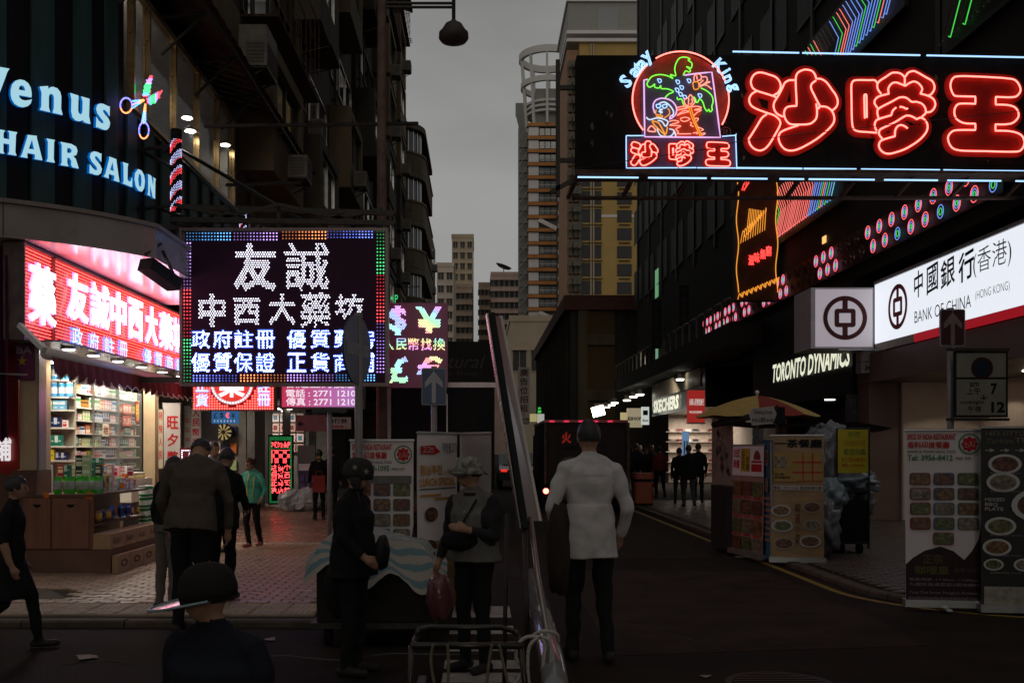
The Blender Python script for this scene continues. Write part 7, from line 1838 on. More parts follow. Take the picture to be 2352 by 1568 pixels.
class Ban:
    """roll-up banner: base line from P0 to P1 on the ground, height h, lean back"""
    def __init__(s, name, label, P0, P1, z0, h, cloth, lean=0.0, cat='banner', base=True, group=None):
        s.P0, s.P1 = Vector(P0), Vector(P1); s.w = (s.P1-s.P0).length; s.h = h
        rt = (s.P1-s.P0).normalized(); nrm = rt.cross(Vector((0,0,1))); up = (Vector((0,0,1)) - nrm*lean).normalized()
        s.t = thing(name, label, cat, s.P0 + Vector((0,0,z0)), group); s.fr = Fr(s.P0+Vector((0,0,z0)), rt, up)
        m = MB(); f = s.fr; N = 8
        for i in range(N):
            a0, a1 = s.w*i/N, s.w*(i+1)/N
            for j in range(8):
                b0, b1 = h*j/8, h*(j+1)/8; k = lambda a, b: .006*math.sin(a*9+b*3)*math.sin(math.pi*b/h)
                m.quad(f.p(a0,b0,k(a0,b0)-.01), f.p(a1,b0,k(a1,b0)-.01), f.p(a1,b1,k(a1,b1)-.01), f.p(a0,b1,k(a0,b1)-.01))
        part('sheet', m, cloth, s.t, smooth=True)
        m = MB(); m.tube([f.p(-.01,h,0), f.p(s.w+.01,h,0)], .012, 6); part('top_rail', m, M_alu, s.t)
        if base:
            m = MB(); m.bar(f.p(-.02,.02,-.0), f.p(s.w+.02,.02,0), .11, .07); part('base_case', m, M_alu, s.t)
            m = MB(); m.bar(f.p(s.w/2,.0,.16)+Vector((0,0,-.03)), f.p(s.w/2,.0,-.16)+Vector((0,0,-.03)), .05, .02); part('foot', m, M_alu, s.t)
        m = MB(); m.tube([f.p(s.w/2,.05,-.05), f.p(s.w/2,h,-.02)], .01, 5); part('support_rod', m, M_alu, s.t)
    def text(s, t, a0, b0, a1, b1, mt, off=.008, name='lettering', c=.004, **k):
        m = MB(); put_text(m, s.fr, t, a0*s.w, b0*s.h, a1*s.w, b1*s.h, c=c, offset=off, **k); part(name, m, mt, s.t)
    def rect(s, a0, b0, a1, b1, mt, name='print', c=.002, k=.0):
        m = MB(); q = [(a0,b0),(a1,b0),(a1,b1),(a0,b1)]
        if k: 
            q = []; kx, ky = k, k*s.w/s.h
            for cx, cy, s0 in ((a1-kx,b1-ky,0),(a0+kx,b1-ky,90),(a0+kx,b0+ky,180),(a1-kx,b0+ky,270)):
                for g in (0,45,90): q.append((cx+kx*math.cos(R(s0+g)), cy+ky*math.sin(R(s0+g))))
        m.add([s.fr.p(a*s.w, b*s.h, c) for a, b in q], [tuple(range(len(q)))]); part(name, m, mt, s.t)
    def poly(s, pts, mt, name='print', c=.002):
        m = MB(); lp = [Vector((a, b, 0)) for a, b in pts]; m.add([s.fr.p(a*s.w, b*s.h, c) for a, b in pts], [tuple(t) for t in tessellate_polygon([lp])]); part(name, m, mt, s.t)
    def dish(s, a, b, r, i, rim=(.5,.48,.45), sq=1.0):
        m = MB(); P = [s.fr.p(a*s.w + r*math.cos(q), b*s.h + r*sq*math.sin(q), .004) for q in np.linspace(0, 6.283, 21)[:-1]]; m.add(P, [tuple(range(20))]); part('plate_print', m, mat('plate_rim_%d%d' % (int(rim[0]*100), int(rim[2]*100)), rim, rough=.4, var=.05), s.t)
        m = MB(); P = [s.fr.p(a*s.w + r*.8*math.cos(q), b*s.h + r*.76*sq*math.sin(q), .006) for q in np.linspace(0, 6.283, 19)[:-1]]; m.add(P, [tuple(range(18))]); part('dish_print', m, food_mat(i), s.t)
M_vinyl = mat('white_vinyl', (.64,.57,.56), rough=.5, var=.04, scale=2); FRM = [mat('frame_red', (.22,.03,.03), var=0), mat('frame_blue', (.05,.10,.2), var=0), mat('frame_green', (.06,.13,.07), var=0), mat('frame_black', (.05,.03,.03), var=0)]
def spice(name, label, P0, P1, z0, tel):
    b = Ban(name, label, P0, P1, z0, 1.68, M_vinyl, lean=.02)
    b.text('SPICE OF INDIA RESTAURANT', .03, .945, .66, .978, M_red_ink, .03); b.text('香料印度餐廳', .03, .895, .58, .935, M_red_ink, .02); b.text('INDIAN & ITALIAN HALAL FOOD', .03, .868, .66, .884, M_ink, .005); b.text('Tel: '+tel, .03, .825, .62, .858, M_green_ink, .02); b.text('FREE WIFI', .66, .83, .86, .845, M_ink, .005)
    c = (.84, .92); r = .125*b.w*1.15
    m = MB(); m.poly([b.fr.p(c[0]*b.w+r*math.cos(q), c[1]*b.h+r*math.sin(q), .004) for q in np.linspace(0,6.283,29)[:-1]], b.fr.N*-.001, holes=[[b.fr.p(c[0]*b.w+r*.88*math.cos(q), c[1]*b.h+r*.88*math.sin(q), .004) for q in np.linspace(0,6.283,29)[:-1]]]); part('emblem_ring', m, M_green_ink, b.t)
    m = MB(); m.add([b.fr.p(c[0]*b.w+r*(.78 if k % 2 == 0 else .58)*math.cos(k*math.pi/8), c[1]*b.h+r*(.78 if k % 2 == 0 else .58)*math.sin(k*math.pi/8), .005) for k in range(16)], [tuple(range(16))]); part('emblem_star', m, M_red_ink, b.t)
    b.text('حلال', .775, .90, .905, .935, M_pw, .0, c=.008)
    i = 0
    for row in range(4):
        for k in range(3):
            a0 = .06+k*.31; b1 = .755-row*.085; b.rect(a0, b1-.07, a0+.27, b1, FRM[(i*5+row) % 4], 'photo_frame', .002, .03); b.rect(a0+.015, b1-.066, a0+.255, b1-.004, food_mat(i), 'food_photo', .004, .025); i += 1
    b.rect(.36, .345, .63, .415, FRM[0], 'photo_frame', .002, .03); b.rect(.375, .349, .615, .411, food_mat(2), 'food_photo', .004, .025)
    b.poly([(0,.0),(1,.0),(1,.52),(.95,.38),(.86,.31),(.76,.26),(.62,.31),(.45,.335),(.25,.31),(.1,.27),(0,.23)], mat('banner_maroon', (.035,.018,.018), rough=.5, var=.2), 'maroon_print', .003)
    b.text('正宗', .22, .235, .48, .29, mat('dull_olive', (.10,.10,.03), var=0), .01, c=.006); b.text('咖哩皇', .12, .175, .56, .225, mat('dull_olive', (.10,.10,.03), var=0), .02, c=.006); b.text('設有堂食', .62, .19, .95, .215, mat('faint_mar', (.10,.07,.06), var=0), .0, c=.006)
    for s_, y in (('營業時間 :11:30am -11:00pm',.135),('九龍旺角通菜街2號地舖M',.108),('Tung Choi Street, Mongkok, Kowloon',.06),('Email:spiceofindiamk@gmail.com',.03)): b.text(s_, .04, y, .94, y+.02, mat('lilac_print', (.22,.18,.2), var=0), .005, c=.006)
    return b
d_ = 9.45
b1 = spice('restaurant_banner', 'white Indian restaurant roll up banner before the striped cart on the left', (XD(803,d_), d_, 0), (XD(949,d_), d_-.02, 0), PZ-.1, '2388-1095')
b1.rect(.04, .755, .97, .80, mat('grey_tape', (.14,.13,.12), rough=.6, var=.35, scale=8), 'grey_smear', .006)
d_ = 9.55
b2 = spice('restaurant_banner', 'white Indian restaurant roll up banner on the right corner pavement', (XD(2086,d_), d_+.05, 0), (XD(2252,d_), d_-.05, 0), PZ, '3956-8412')
# black Turkish restaurant banner
b3 = Ban('turkish_banner', 'black restaurant roll up banner with oval dishes beside the white Indian one', (XD(2254,9.4), 9.4, 0), (XD(2440,9.4), 9.3, 0), PZ-.02, 1.72, mat('black_vinyl', (.012,.011,.011), rough=.45, var=.1))
b3.text('1453 OTTOMAN MEZE', .05, .955, .95, .98, mat('dull_gold', (.18,.15,.11), var=0), .02); b3.text('TURKISH', .38, .915, .9, .945, mat('dull_gold', (.18,.15,.11), var=0), .02); b3.text('Turkiye', .04, .905, .36, .94, mat('dull_gold', (.18,.15,.11), var=0), .0, shear=.3); b3.text('→ → →', .04, .865, .5, .885, M_pw, .02)
b3.rect(.62, .84, .98, .90, M_red_ink, 'flag_print', .003); b3.text('☾', .68, .85, .80, .89, M_pw, .02, c=.006)
for i, (a, bb, r_) in enumerate(((.27,.80,.15),(.82,.80,.14),(.25,.70,.15),(.82,.69,.14),(.68,.575,.26),(.22,.46,.14),(.74,.45,.15),(.18,.345,.13),(.66,.335,.13),(.14,.25,.09),(.5,.25,.10),(.85,.25,.09))): b3.dish(a, bb, r_, i+1, sq=.62)
b3.text('MIXED\nBBQ\nPLATE', .04, .545, .27, .615, M_pw, .01)
for (a, bb) in ((.1,.745),(.1,.645),(.1,.405),(.1,.295),(.1,.2)): b3.text('串燒雞肉配飯 Chicken', a, bb, a+.36, bb+.012, M_pink, .0); b3.text('烤羊肉拼盤', a+.5, bb, a+.8, bb+.012, M_pink, .0)
b3.rect(.03, .03, .72, .13, mat('map_print', (.28,.25,.2), rough=.5, var=.4, scale=12), 'map_print', .003); b3.text('6/F', .8, .08, .95, .105, M_pw, .0)
# Korean lunch banner and blank back one
b4 = Ban('lunch_banner', 'Korean lunch special roll up banner with brown dishes behind the bucket hat person', (XD(960,9.3), 9.3, 0), (XD(1052,9.9), 9.9, 0), PZ-.13, 1.78, M_vinyl)
b4.rect(0, 0, 1, .42, mat('wood_print', (.30,.19,.08), rough=.5, var=.25, scale=6), 'wood_print', .001)
b4.text('점심추천', .05, .775, .58, .83, M_gold_ink, .03); b4.text('午市推介', .62, .775, .84, .795, M_gold_ink, .0); b4.text('LUNCH SPECIAL', .05, .715, .93, .76, M_gold_ink, .04); b4.rect(.05, .698, .94, .703, M_ink); b4.rect(.05, .66, .56, .672, M_gold_ink); b4.rect(.4, .64, .82, .652, M_gold_ink)
b4.poly([(.06,.89),(.4,.885),(.55,.9),(.44,.92),(.4,.935),(.06,.93)], M_red_ink, 'brush_print'); b4.text('고고!!', .1, .893, .36, .925, M_pw, .01, c=.005); b4.text('먹방불고기', .6, .89, .95, .95, M_ink, .0)
b4.dish(.32,.565,.11,0,(.05,.03,.02),.62); m = MB(); P = [b4.fr.p(.82*b4.w+.075*math.cos(q), .575*b4.h+.10*math.sin(q), .005) for q in np.linspace(0,6.283,21)[:-1]]; m.add(P, [tuple(range(20))]); part('price_patch', m, mat('price_red', (.22,.02,.02), var=0), b4.t); b4.text('$38', .66, .545, .98, .605, M_pw, .03, c=.009)
b4.dish(.28,.385,.12,1,(.03,.02,.02),.66); b4.dish(.8,.44,.09,2,(.04,.03,.02),.6); b4.dish(.36,.26,.12,3,(.03,.03,.02),.6); b4.dish(.72,.34,.10,0,(.05,.05,.03),.62); b4.text('新店', .45, .03, .9, .1, M_red_ink, .03)
b5 = Ban('blank_banner', 'plain white back of a roll up banner beside the lunch banner', (XD(1054,9.95), 9.95, 0), (XD(1126,9.4), 9.4, 0), PZ-.13, 1.78, mat('vinyl_back', (.34,.30,.29), rough=.6, var=.06))
# ================================================================ street stall on the right kerb
um = thing('stall_parasol', 'yellow parasol with one red panel over the poster stall', 'parasol', (XD(1745,15), 15, PZ)); c = Vector((XD(1739,15), 15, 0)); zr, za = ZD(955,15), ZD(908,15)
M_uy = mat('parasol_yellow', (.42,.29,.09), rough=.8, var=.15); M_ur = mat('parasol_red', (.25,.04,.03), rough=.8, var=.15)
NP = 8
for k in range(NP):
    a0, a1 = 2*math.pi*k/NP-.2, 2*math.pi*(k+1)/NP-.2; m = MB(); rows = 5; rr = .82
    def P(t, a): s_ = .5-.5*math.cos(2*math.pi*(a-a0)/(a1-a0)); return c + Vector((rr*1.12*t*math.cos(a), rr*t*math.sin(a), za - (za-zr)*t**1.5 - .03*s_*t))
    for j in range(rows):
        for q in range(3):
            b0, b1 = a0+(a1-a0)*q/3, a0+(a1-a0)*(q+1)/3; m.quad(P(j/rows,b0), P((j+1)/rows,b0), P((j+1)/rows,b1), P(j/rows,b1))
    part('panel', m, M_ur if k == 6 else M_uy, um, smooth=True)
    m = MB(); m.tube([P(t, a0)-Vector((0,0,.012)) for t in (0.05,.3,.6,.98)], .006, 4); part('rib', m, M_alu, um)
m = MB(); m.tube([c+Vector((0,0,PZ)), c+Vector((0,0,za+.05))], .018, 8); part('pole', m, M_alu, um); m = MB(); m.ball(c+Vector((0,0,za+.05)), .03); part('finial', m, M_white, um)
# stall roof sheet and frame
stl = thing('market_stall', 'dark folding stall frame with tarpaulin roof behind the posters', 'stall', (XD(1830,15.4), 15.6, PZ))
p0, p1 = W(1640, 962, 16.5), W(2005, 985, 15.2)
m = MB(); n = 10
for i in range(n):
    for j in range(4):
        def Q(i, j):
            t, s_ = i/n, j/4; q = p0.lerp(p1, t); return Vector((q.x, q.y-1.4*s_+.7, q.z - .06*math.sin(math.pi*t*2)-.05*math.sin(math.pi*s_)))
        m.quad(Q(i,j),Q(i+1,j),Q(i+1,j+1),Q(i,j+1))
part('tarpaulin', m, mat('dark_tarpaulin', (.035,.035,.032), rough=.5, var=.3), stl, smooth=True)
for u_, d_ in ((1648,15.8),(1900,14.6),(1995,15.0),(1790,16.4)):
    m = MB(); x = XD(u_, d_); m.tube([(x,d_,PZ),(x,d_,ZD(972,d_))], .02, 6); part('post', m, M_steel, stl)
m = MB(); m.box(XD(1640,15.4), XD(1700,15.4), 14.6, 15.6, PZ, 1.0); m.box(XD(1700,15.4), XD(1900,15.4), 14.9, 15.8, PZ, 1.4); part('covered_goods', m, mat('dark_goods', (.03,.026,.024), rough=.7, var=.3), stl)
m = MB(); m.tube([W(1640,975,15.2), W(1720,958,14.2)], .05, 8); part('rolled_awning', m, mat('dark_canvas', (.04,.038,.036)), stl)
# street name plate
t = thing('street_name_sign', 'white pointed street name plate reading Shantung Street above the posters', 'street sign', (XD(1752,13.5), 13.5, PZ)); f = Front(1721, 977, 13.5)
m = MB(); m.poly([f.p(u_, v_, 0) for u_, v_ in ((1721,951),(1728,938),(1776,932),(1784,950),(1776,972),(1728,977))], (0,.02,0)); part('plate', m, mat('street_plate', (.36,.33,.32), rough=.5), t)
ftext(t, f, 'Shantung Street', 1732, 941, 1774, 953, M_ink, .005, rise=-.0); ftext(t, f, '90-40 山東街 46-40G', 1727, 958, 1777, 970, M_ink, .01)
m = MB(); f.box(m, 1786, 934, 1804, 972, -.2, -.02); part('end_box', m, M_black, t); m = MB(); m.tube([(XD(1785,13.6),13.6,PZ),(XD(1785,13.6),13.6,ZD(930,13.6))], .025, 8); part('pole', m, M_steel, t)
# posters
b6 = Ban('sichuan_skewer_banner', 'tall poster with yellow patch and grid of grilled food under the parasol', (XD(1679,14.6), 14.6, 0), (XD(1750,13.6), 13.6, 0), PZ, 1.55, mat('poster_rose', (.30,.17,.13), rough=.5, var=.08), lean=.02)
b6.rect(0,.72,1,1,M_vinyl,'header_print',.001); b6.text('川式', .04, .88, .24, .97, M_red_ink, .03); b6.text('串燒', .04, .78, .24, .87, M_red_ink, .03); b6.rect(.28,.76,.58,.97,mat('poster_yellow', (.42,.27,.03), var=.05),'yellow_print',.003); b6.text('安\n安', .32, .78, .42, .95, M_ink, .0, c=.006); b6.text('安\n燒', .46, .77, .56, .9, M_ink, .0, c=.006); b6.rect(.62,.84,.95,.86,M_red_ink); b6.rect(.62,.76,.95,.83,M_red_ink); 
m = MB(); m.add([b6.fr.p(.8*b6.w+.11*math.cos(q), .87*b6.h+.13*math.sin(q), .005) for q in np.linspace(0,3.1416,12)], [tuple(range(12))]); part('arch_print', m, FRM[0], b6.t)
for row in range(4):
    for k in range(3): b6.rect(.03+k*.32, .54-row*.17, .32+k*.32, .67-row*.17, food_mat(row*3+k), 'food_photo', .004); b6.rect(.08+k*.32,.515-row*.17,.28+k*.32,.53-row*.17,M_red_ink,'caption',.005)
b7 = Ban('tea_restaurant_banner', 'orange tea restaurant poster with street map and dish photos beside the kerb', (XD(1770,13.35), 13.35, 0), (XD(1893,13.2), 13.2, 0), PZ, 1.68, mat('poster_orange', (.30,.18,.08), rough=.45, var=.3, scale=3, stretch=(1,1,5)), lean=.03)
b7.text('一茶餐廳', .08, .90, .97, .97, M_ink, .03); b7.rect(.05,.63,.97,.86,mat('poster_tan', (.36,.23,.08), var=.1),'map_panel',.001)
for (a0,c0,a1,c1) in ((.42,.78,.97,.79),(.42,.70,.97,.71),(.6,.64,.62,.86),(.78,.64,.8,.86),(.5,.635,.97,.64)): b7.rect(a0,c0,a1,c1,M_red_ink,'map_line',.003)
b7.rect(.08,.74,.3,.83,food_mat(3),'shop_photo',.003); b7.text('旺角', .08, .68, .25, .70, M_ink, .01); b7.text('茶餐廳美食', .08, .655, .38, .675, M_ink, .01); b7.rect(.04,.565,.97,.60,M_pw,'phone_strip',.002); b7.text('電話 : 2771 1618  歡迎致電外賣', .06, .57, .95, .595, M_ink, .005, c=.005)
for i, (a, bb, r_) in enumerate(((.2,.40,.13),(.78,.43,.13),(.22,.28,.14),(.78,.29,.12),(.74,.16,.14),(.25,.14,.14))): b7.dish(a, bb, r_, i, (.3,.22,.15) if i % 2 else (.42,.38,.34), .6)
b7.text('精\n選\n小\n菜', .46, .14, .56, .46, mat('brush_brown', (.10,.03,.02), var=0), .0)
b8 = Ban('blue_side_poster', 'narrow blue poster with salmon text between the two stall posters', (XD(1742,13.9), 13.75, 0), (XD(1772,13.4), 13.36, 0), PZ, 1.62, mat('poster_blue_dull', (.05,.12,.18), rough=.5, var=.1), base=False)
for k in range(8): b8.rect(.15, .5-k*.05, .85, .52-k*.05, mat('salmon_ink', (.35,.15,.1), var=0))
b8.dish(.5,.85,.07,1,(.25,.2,.2),1.6); b8.dish(.5,.62,.06,3,(.25,.2,.2),1.6)
b9 = Ban('faded_poster', 'faded pale poster with brown blotches at the left end of the stall', (XD(1634,16.0), 16.0, 0), (XD(1682,15.0), 15.0, 0), .95, 1.1, mat('faded_paper', (.25,.20,.16), rough=.6, var=.25, scale=4), base=False)
for k in range(11): b9.dish(.15+.7*rp.random(), .1+.75*rp.random(), .05, k, (.10,.06,.04), 1.0)
# yellow hand-lettered poster on a trolley
t = thing('goods_trolley', 'black covered hand trolley with frame holding the yellow poster', 'trolley', (XD(1960,14.2), 14.2, PZ)); x0, x1 = XD(1922,14.2), XD(1996,14.2)
m = MB(); m.tube([(x0,14.2,PZ+.2),(x0,14.2,ZD(983,14.2)),(x1,14.2,ZD(983,14.2)),(x1,14.2,PZ+.2)], .015, 6); part('handle_frame', m, M_steel, t)
m = MB(); m.box(x0, x1+.02, 14.25, 14.9, PZ+.17, .82); part('covered_load', m, mat('black_cover', (.012,.011,.01), rough=.6), t)
for x in (x0+.1, x1-.1):
    m = MB(); m.lathe([(.02,-.03),(.075,-.03),(.075,.03),(.02,.03)], (x, 14.3, PZ+.075), 12, axis='x'); part('wheel', m, M_rub, t)
m = MB(); m.box(x0, x1, 14.2, 14.9, PZ+.14, PZ+.169); part('platform', m, M_steel, t)
t, f = ffront('yellow_poster', 'bright yellow hand lettered Korean food poster hung on the trolley frame', 'poster', 1925, 986, 1994, 1086, 14.15, mat('poster_bright_yellow', (.46,.37,.03), rough=.6, var=.08), .01)
for s_, a, mt in (('好吃',(1948,990,1976,1004),M_green_ink),('韓國料理',(1938,1010,1988,1024),M_gold_ink),('歡迎光臨',(1938,1030,1988,1044),M_green_ink),('女人街24號地下',(1932,1050,1990,1060),M_red_ink),('電話 : 25062066',(1934,1064,1984,1071),M_red_ink)): ftext(t, f, s_, *a, mt, .0)
M_bag = mat('crumpled_clear_plastic', (.20,.20,.21), rough=.25, var=.25, scale=5, bump=1.0, bscale=9, alpha=.85); M_bagb = mat('crumpled_blue_plastic', (.18,.23,.26), rough=.3, var=.25, scale=5, bump=1.0, bscale=9)
for i, (u_, v_, d_, r_, mt) in enumerate(((1890,1055,14.6,(.28,.3,.52),M_bag),(1905,1000,14.9,(.2,.25,.2),M_bag),(1950,1105,14.5,(.42,.35,.16),M_bagb),(1905,1140,14.1,(.22,.25,.24),M_bagb),(1892,1210,13.8,(.2,.25,.4),M_bag),(1985,1150,14.7,(.14,.2,.2),M_bag))):
    p = W(u_, v_, d_); solo('plastic_sack', crumple((p.x,p.y,max(p.z, PZ+r_[2])), r_, 31+i, 60, 36, .34), mt, ('crumpled clear plastic sack piled behind the orange poster' if mt is M_bag else 'bluish crumpled plastic sack heaped beside the trolley'), 'sack', 'plastic sacks at the stall', smooth=True)

# ================================================================ foreground: cart with striped cover, trolley, leaning panel
cv = thing('covered_cart', 'cart of goods under a blue and white striped sheet behind the two hat wearers', 'cart', (-.75, 8.2, 0))
sm = bpy.data.materials.new('striped_sheet'); sm.use_nodes = True; n = sm.node_tree.nodes; l = sm.node_tree.links; b = n['Principled BSDF']
tc = n.new('ShaderNodeTexCoord'); wv = n.new('ShaderNodeTexWave'); wv.wave_type = 'BANDS'; wv.bands_direction = 'Y'; wv.inputs['Scale'].default_value = 2.0*3.0; wv.inputs['Distortion'].default_value = .6; wv.inputs['Detail'].default_value = 1
ra = n.new('ShaderNodeValToRGB'); ra.color_ramp.interpolation = 'CONSTANT'; ra.color_ramp.elements[0].color = (.10,.17,.19,1); ra.color_ramp.elements[1].color = (.30,.26,.22,1); ra.color_ramp.elements[1].position = .42
l.new(tc.outputs['Object'], wv.inputs['Vector']); l.new(wv.outputs['Color'], ra.inputs[0]); l.new(ra.outputs[0], b.inputs['Base Color']); b.inputs['Roughness'].default_value = .7; MATS['striped_sheet'] = sm
m = MB(); NX, NY = 60, 50
def SH(i, j):
    a, q = i/NX, j/NY; x = -1.35 + a*1.05; y = 7.75 + q*1.1
    e = min(a, 1-a, q, 1-q)
    z = .78 + .12*(1-a) - .0 + .05*noise.noise(Vector((x*3, y*3, 0))) + .02*math.sin(x*9+y*4) + .022*noise.noise(Vector((x*9+y*4, y*7, 2))) + .01*noise.noise(Vector((x*22, y*16, 5)))
    if e < .16: z -= (.16-e)/.16*.30 * (1 + .25*math.sin((x+y)*14))
    return (x + (.05*(a-.5) if e < .16 else 0), y, z)
for i in range(NX):
    for j in range(NY): m.quad(SH(i,j), SH(i+1,j), SH(i+1,j+1), SH(i,j+1))
part('striped_sheet', m, sm, cv, smooth=True)
m = MB(); m.box(-1.28,-.38,7.85,8.75,.2,.66); part('load', m, mat('dark_load', (.02,.018,.016)), cv)
m = MB(); m.box(-1.32,-.34,7.8,8.8,.15,.195); part('platform', m, M_steel, cv)
for x in (-1.2,-.45):
    for y in (7.95, 8.65): m = MB(); m.lathe([(.02,-.025),(.075,-.025),(.075,.025),(.02,.025)], (x,y,.075), 12, axis='x'); part('wheel', m, M_rub, cv)
# folding trolley in the foreground
tl = thing('folding_trolley', 'tubular steel trolley frame standing on the road in the foreground', 'trolley', (.0, 4.7, 0)); M_tube = mat('trolley_tube', (.05,.042,.036), rough=.35, metal=.7, var=.3)
dT = 4.75
def tb(name, pts, r): m = MB(); m.tube([W(*p) for p in pts], r, 8); part(name, m, M_tube, tl, smooth=True)
tb('handle_bar', [(955,1462,dT),(962,1445,dT),(985,1440,dT+.05),(1150,1440,dT+.05),(1185,1450,dT),(1190,1462,dT)], .014)
tb('cross_bar', [(945,1482,dT-.1),(1200,1482,dT-.1)], .017); tb('side_bar', [(945,1482,dT-.1),(940,1640,dT-.15)], .014); tb('side_bar', [(1195,1482,dT-.1),(1215,1640,dT-.15)], .014); tb('side_bar', [(957,1460,dT),(947,1482,dT-.1)], .014); tb('side_bar', [(1190,1460,dT),(1197,1482,dT-.1)], .014)
tb('low_bar', [(940,1640,dT-.15),(1215,1640,dT-.15)], .016); tb('low_bar', [(950,1690,dT+.6),(1190,1690,dT+.6)], .016)
for x in (950, 1205):
    p = W(x, 1640, dT-.15); m = MB(); m.box(p.x-.02,p.x+.02,p.y,p.y+.75,p.z-.03,p.z+.01); part('deck_rail', m, M_tube, tl)
    for yy in (.05, .7): m = MB(); rw = p.z-.03; m.lathe([(.02,-.02),(rw/2,-.02),(rw/2,.02),(.02,.02)], (p.x,p.y+yy,rw/2), 12, axis='x'); part('wheel', m, M_rub, tl)
def cordage(name, pts, r, mt, label):
    m = MB(); P = smooth_line([tuple(W(*p)) for p in pts], 6); m.tube(P, r, 6)
    return solo(name, m, mt, label, 'cord', smooth=True)
M_bng = mat('bungee_dull', (.16,.14,.09), rough=.7, var=.3)
for i, pts in enumerate(([(995,1478,dT-.13),(990,1520,dT-.13),(1003,1600,dT-.13)],[(1028,1478,dT-.13),(1030,1540,dT-.13),(1026,1600,dT-.13)],[(1130,1478,dT-.13),(1122,1530,dT-.13),(1115,1600,dT-.13)],[(1146,1478,dT-.13),(1160,1540,dT-.13),(1175,1600,dT-.13)])):
    cordage('elastic_cord', pts, .007, M_bng, ('elastic cord looped over the trolley bar, ' + ('outermost by the bag', 'second from the bag', 'second from the rope', 'next to the tied rope')[i]))
# tall leaning metal panel and its rail
lp = thing('leaning_panel', 'tall narrow steel faced panel leaning upright beside the trolley', 'panel', W(1200, 1480, 6.2)); M_ss = mat('brushed_steel', (.30,.25,.22), rough=.28, metal=.85, var=.25, scale=3, stretch=(1,1,.2)); M_pan = mat('worn_panel', (.22,.17,.15), rough=.35, metal=.5, var=.35, scale=4, stretch=(1,1,.25))
t0, t1 = W(1128, 722, 6.3), W(1205, 1215, 5.7); q0, q1 = W(1150, 728, 6.9), W(1243, 1215, 6.0)
m = MB(); m.add([t0, q0, q1, t1, t0+Vector((-.02,.03,0)), q0+Vector((-.02,.03,0)), q1+Vector((-.02,.03,0)), t1+Vector((-.02,.03,0))], [(0,3,2,1),(4,5,6,7),(0,1,5,4),(1,2,6,5),(2,3,7,6),(3,0,4,7)]); part('face', m, M_pan, lp)
m = MB(); m.bar(t0, t1, .035, .05); part('edge_rail', m, M_black, lp); m = MB(); m.bar(t0+Vector((-.028,-.005,0)), t1+Vector((-.028,-.005,0)), .008, .03); part('edge_strip', m, M_ss, lp); m = MB(); m.bar(q0, q1, .02, .03); part('far_rail', m, M_ss, lp)
m = MB(); m.bar(t1+Vector((-.03,0,.02)), q1+Vector((.03,0,.02)), .05, .06); part('foot_bracket', m, M_steel, lp)
m = MB(); m.tube([W(1218,1190,5.75), W(1235,1320,5.4), W(1262,1480,5.0), W(1275,1560,4.8)], .016, 8); part('prop_tube', m, M_ss, lp, smooth=True)
m = MB(); m.tube([W(1205,1215,5.7), W(1210,1400,5.65), W(1212,1590,5.6)], .014, 8); part('support_leg', m, M_steel, lp, smooth=True); m = MB(); m.tube([W(1165,1180,6.4), W(1160,1420,6.4), W(1158,1590,6.4)], .014, 8); part('support_leg', m, M_steel, lp, smooth=True)
tu = thing('rolled_tube', 'thick rolled plastic tube lying on the trolley with rope tied round its end', 'tube', W(1255, 1500, 4.9))
m = MB(); m.tube([W(1222,1325,6.6), W(1248,1430,5.4), W(1268,1520,4.75), W(1285,1640,4.3)], .062, 14); part('roll', m, mat('clear_roll', (.16,.15,.15), rough=.18, var=.3, coat=.5), tu, smooth=True)
M_rope = mat('white_rope', (.42,.38,.34), rough=.9, var=.25, scale=60, bump=.8, bscale=90)
cordage('knotted_rope', [(1225,1458,4.72),(1250,1448,4.66),(1278,1456,4.7),(1282,1472,4.74)], .010, M_rope, 'white rope wound round the rolled tube end'); cordage('knotted_rope', [(1240,1462,4.66),(1210,1462,4.66),(1190,1480,4.66),(1186,1510,4.66),(1200,1530,4.66),(1196,1550,4.66),(1178,1575,4.66)], .009, M_rope, 'white rope end trailing down from the knot in a long curve')
cordage('knotted_rope', [(1240,1462,4.64),(1262,1470,4.64),(1266,1500,4.64),(1262,1530,4.64),(1250,1536,4.64),(1248,1515,4.64),(1252,1480,4.64),(1238,1460,4.64)], .009, M_rope, 'white rope loop hanging below the knot'); cordage('knotted_rope', [(1236,1464,4.65),(1218,1480,4.65),(1212,1510,4.65),(1214,1560,4.65),(1220,1590,4.65)], .009, M_rope, 'thin straight rope end hanging beside the loop')
# ================================================================ PEOPLE
M_skin = mat('skin', (.34,.19,.125), rough=.5, var=.08, scale=20); M_hair = mat('black_hair', (.010,.008,.007), rough=.45, var=.3, scale=40, bump=.5, bscale=120); M_shoe = mat('dark_shoe', (.025,.022,.02), rough=.5)
def ring_tube(mb, stations, n=14):
    """stations: (centre, rx, ry, axis-matrix) lofted"""
    vs = []; fs = []
    for (c, rx, ry, mx) in stations:
        for k in range(n):
            a = 2*math.pi*k/n; vs.append(Vector(c) + mx @ Vector((rx*math.cos(a), ry*math.sin(a), 0)))
    for i in range(len(stations)-1):
        for k in range(n):
            k2 = (k+1) % n; fs.append((i*n+k, i*n+k2, (i+1)*n+k2, (i+1)*n+k))
    fs.append(tuple(range(n-1,-1,-1))); fs.append(tuple((len(stations)-1)*n+k for k in range(n)))
    mb.add(vs, fs)
I3 = Matrix.Identity(3)
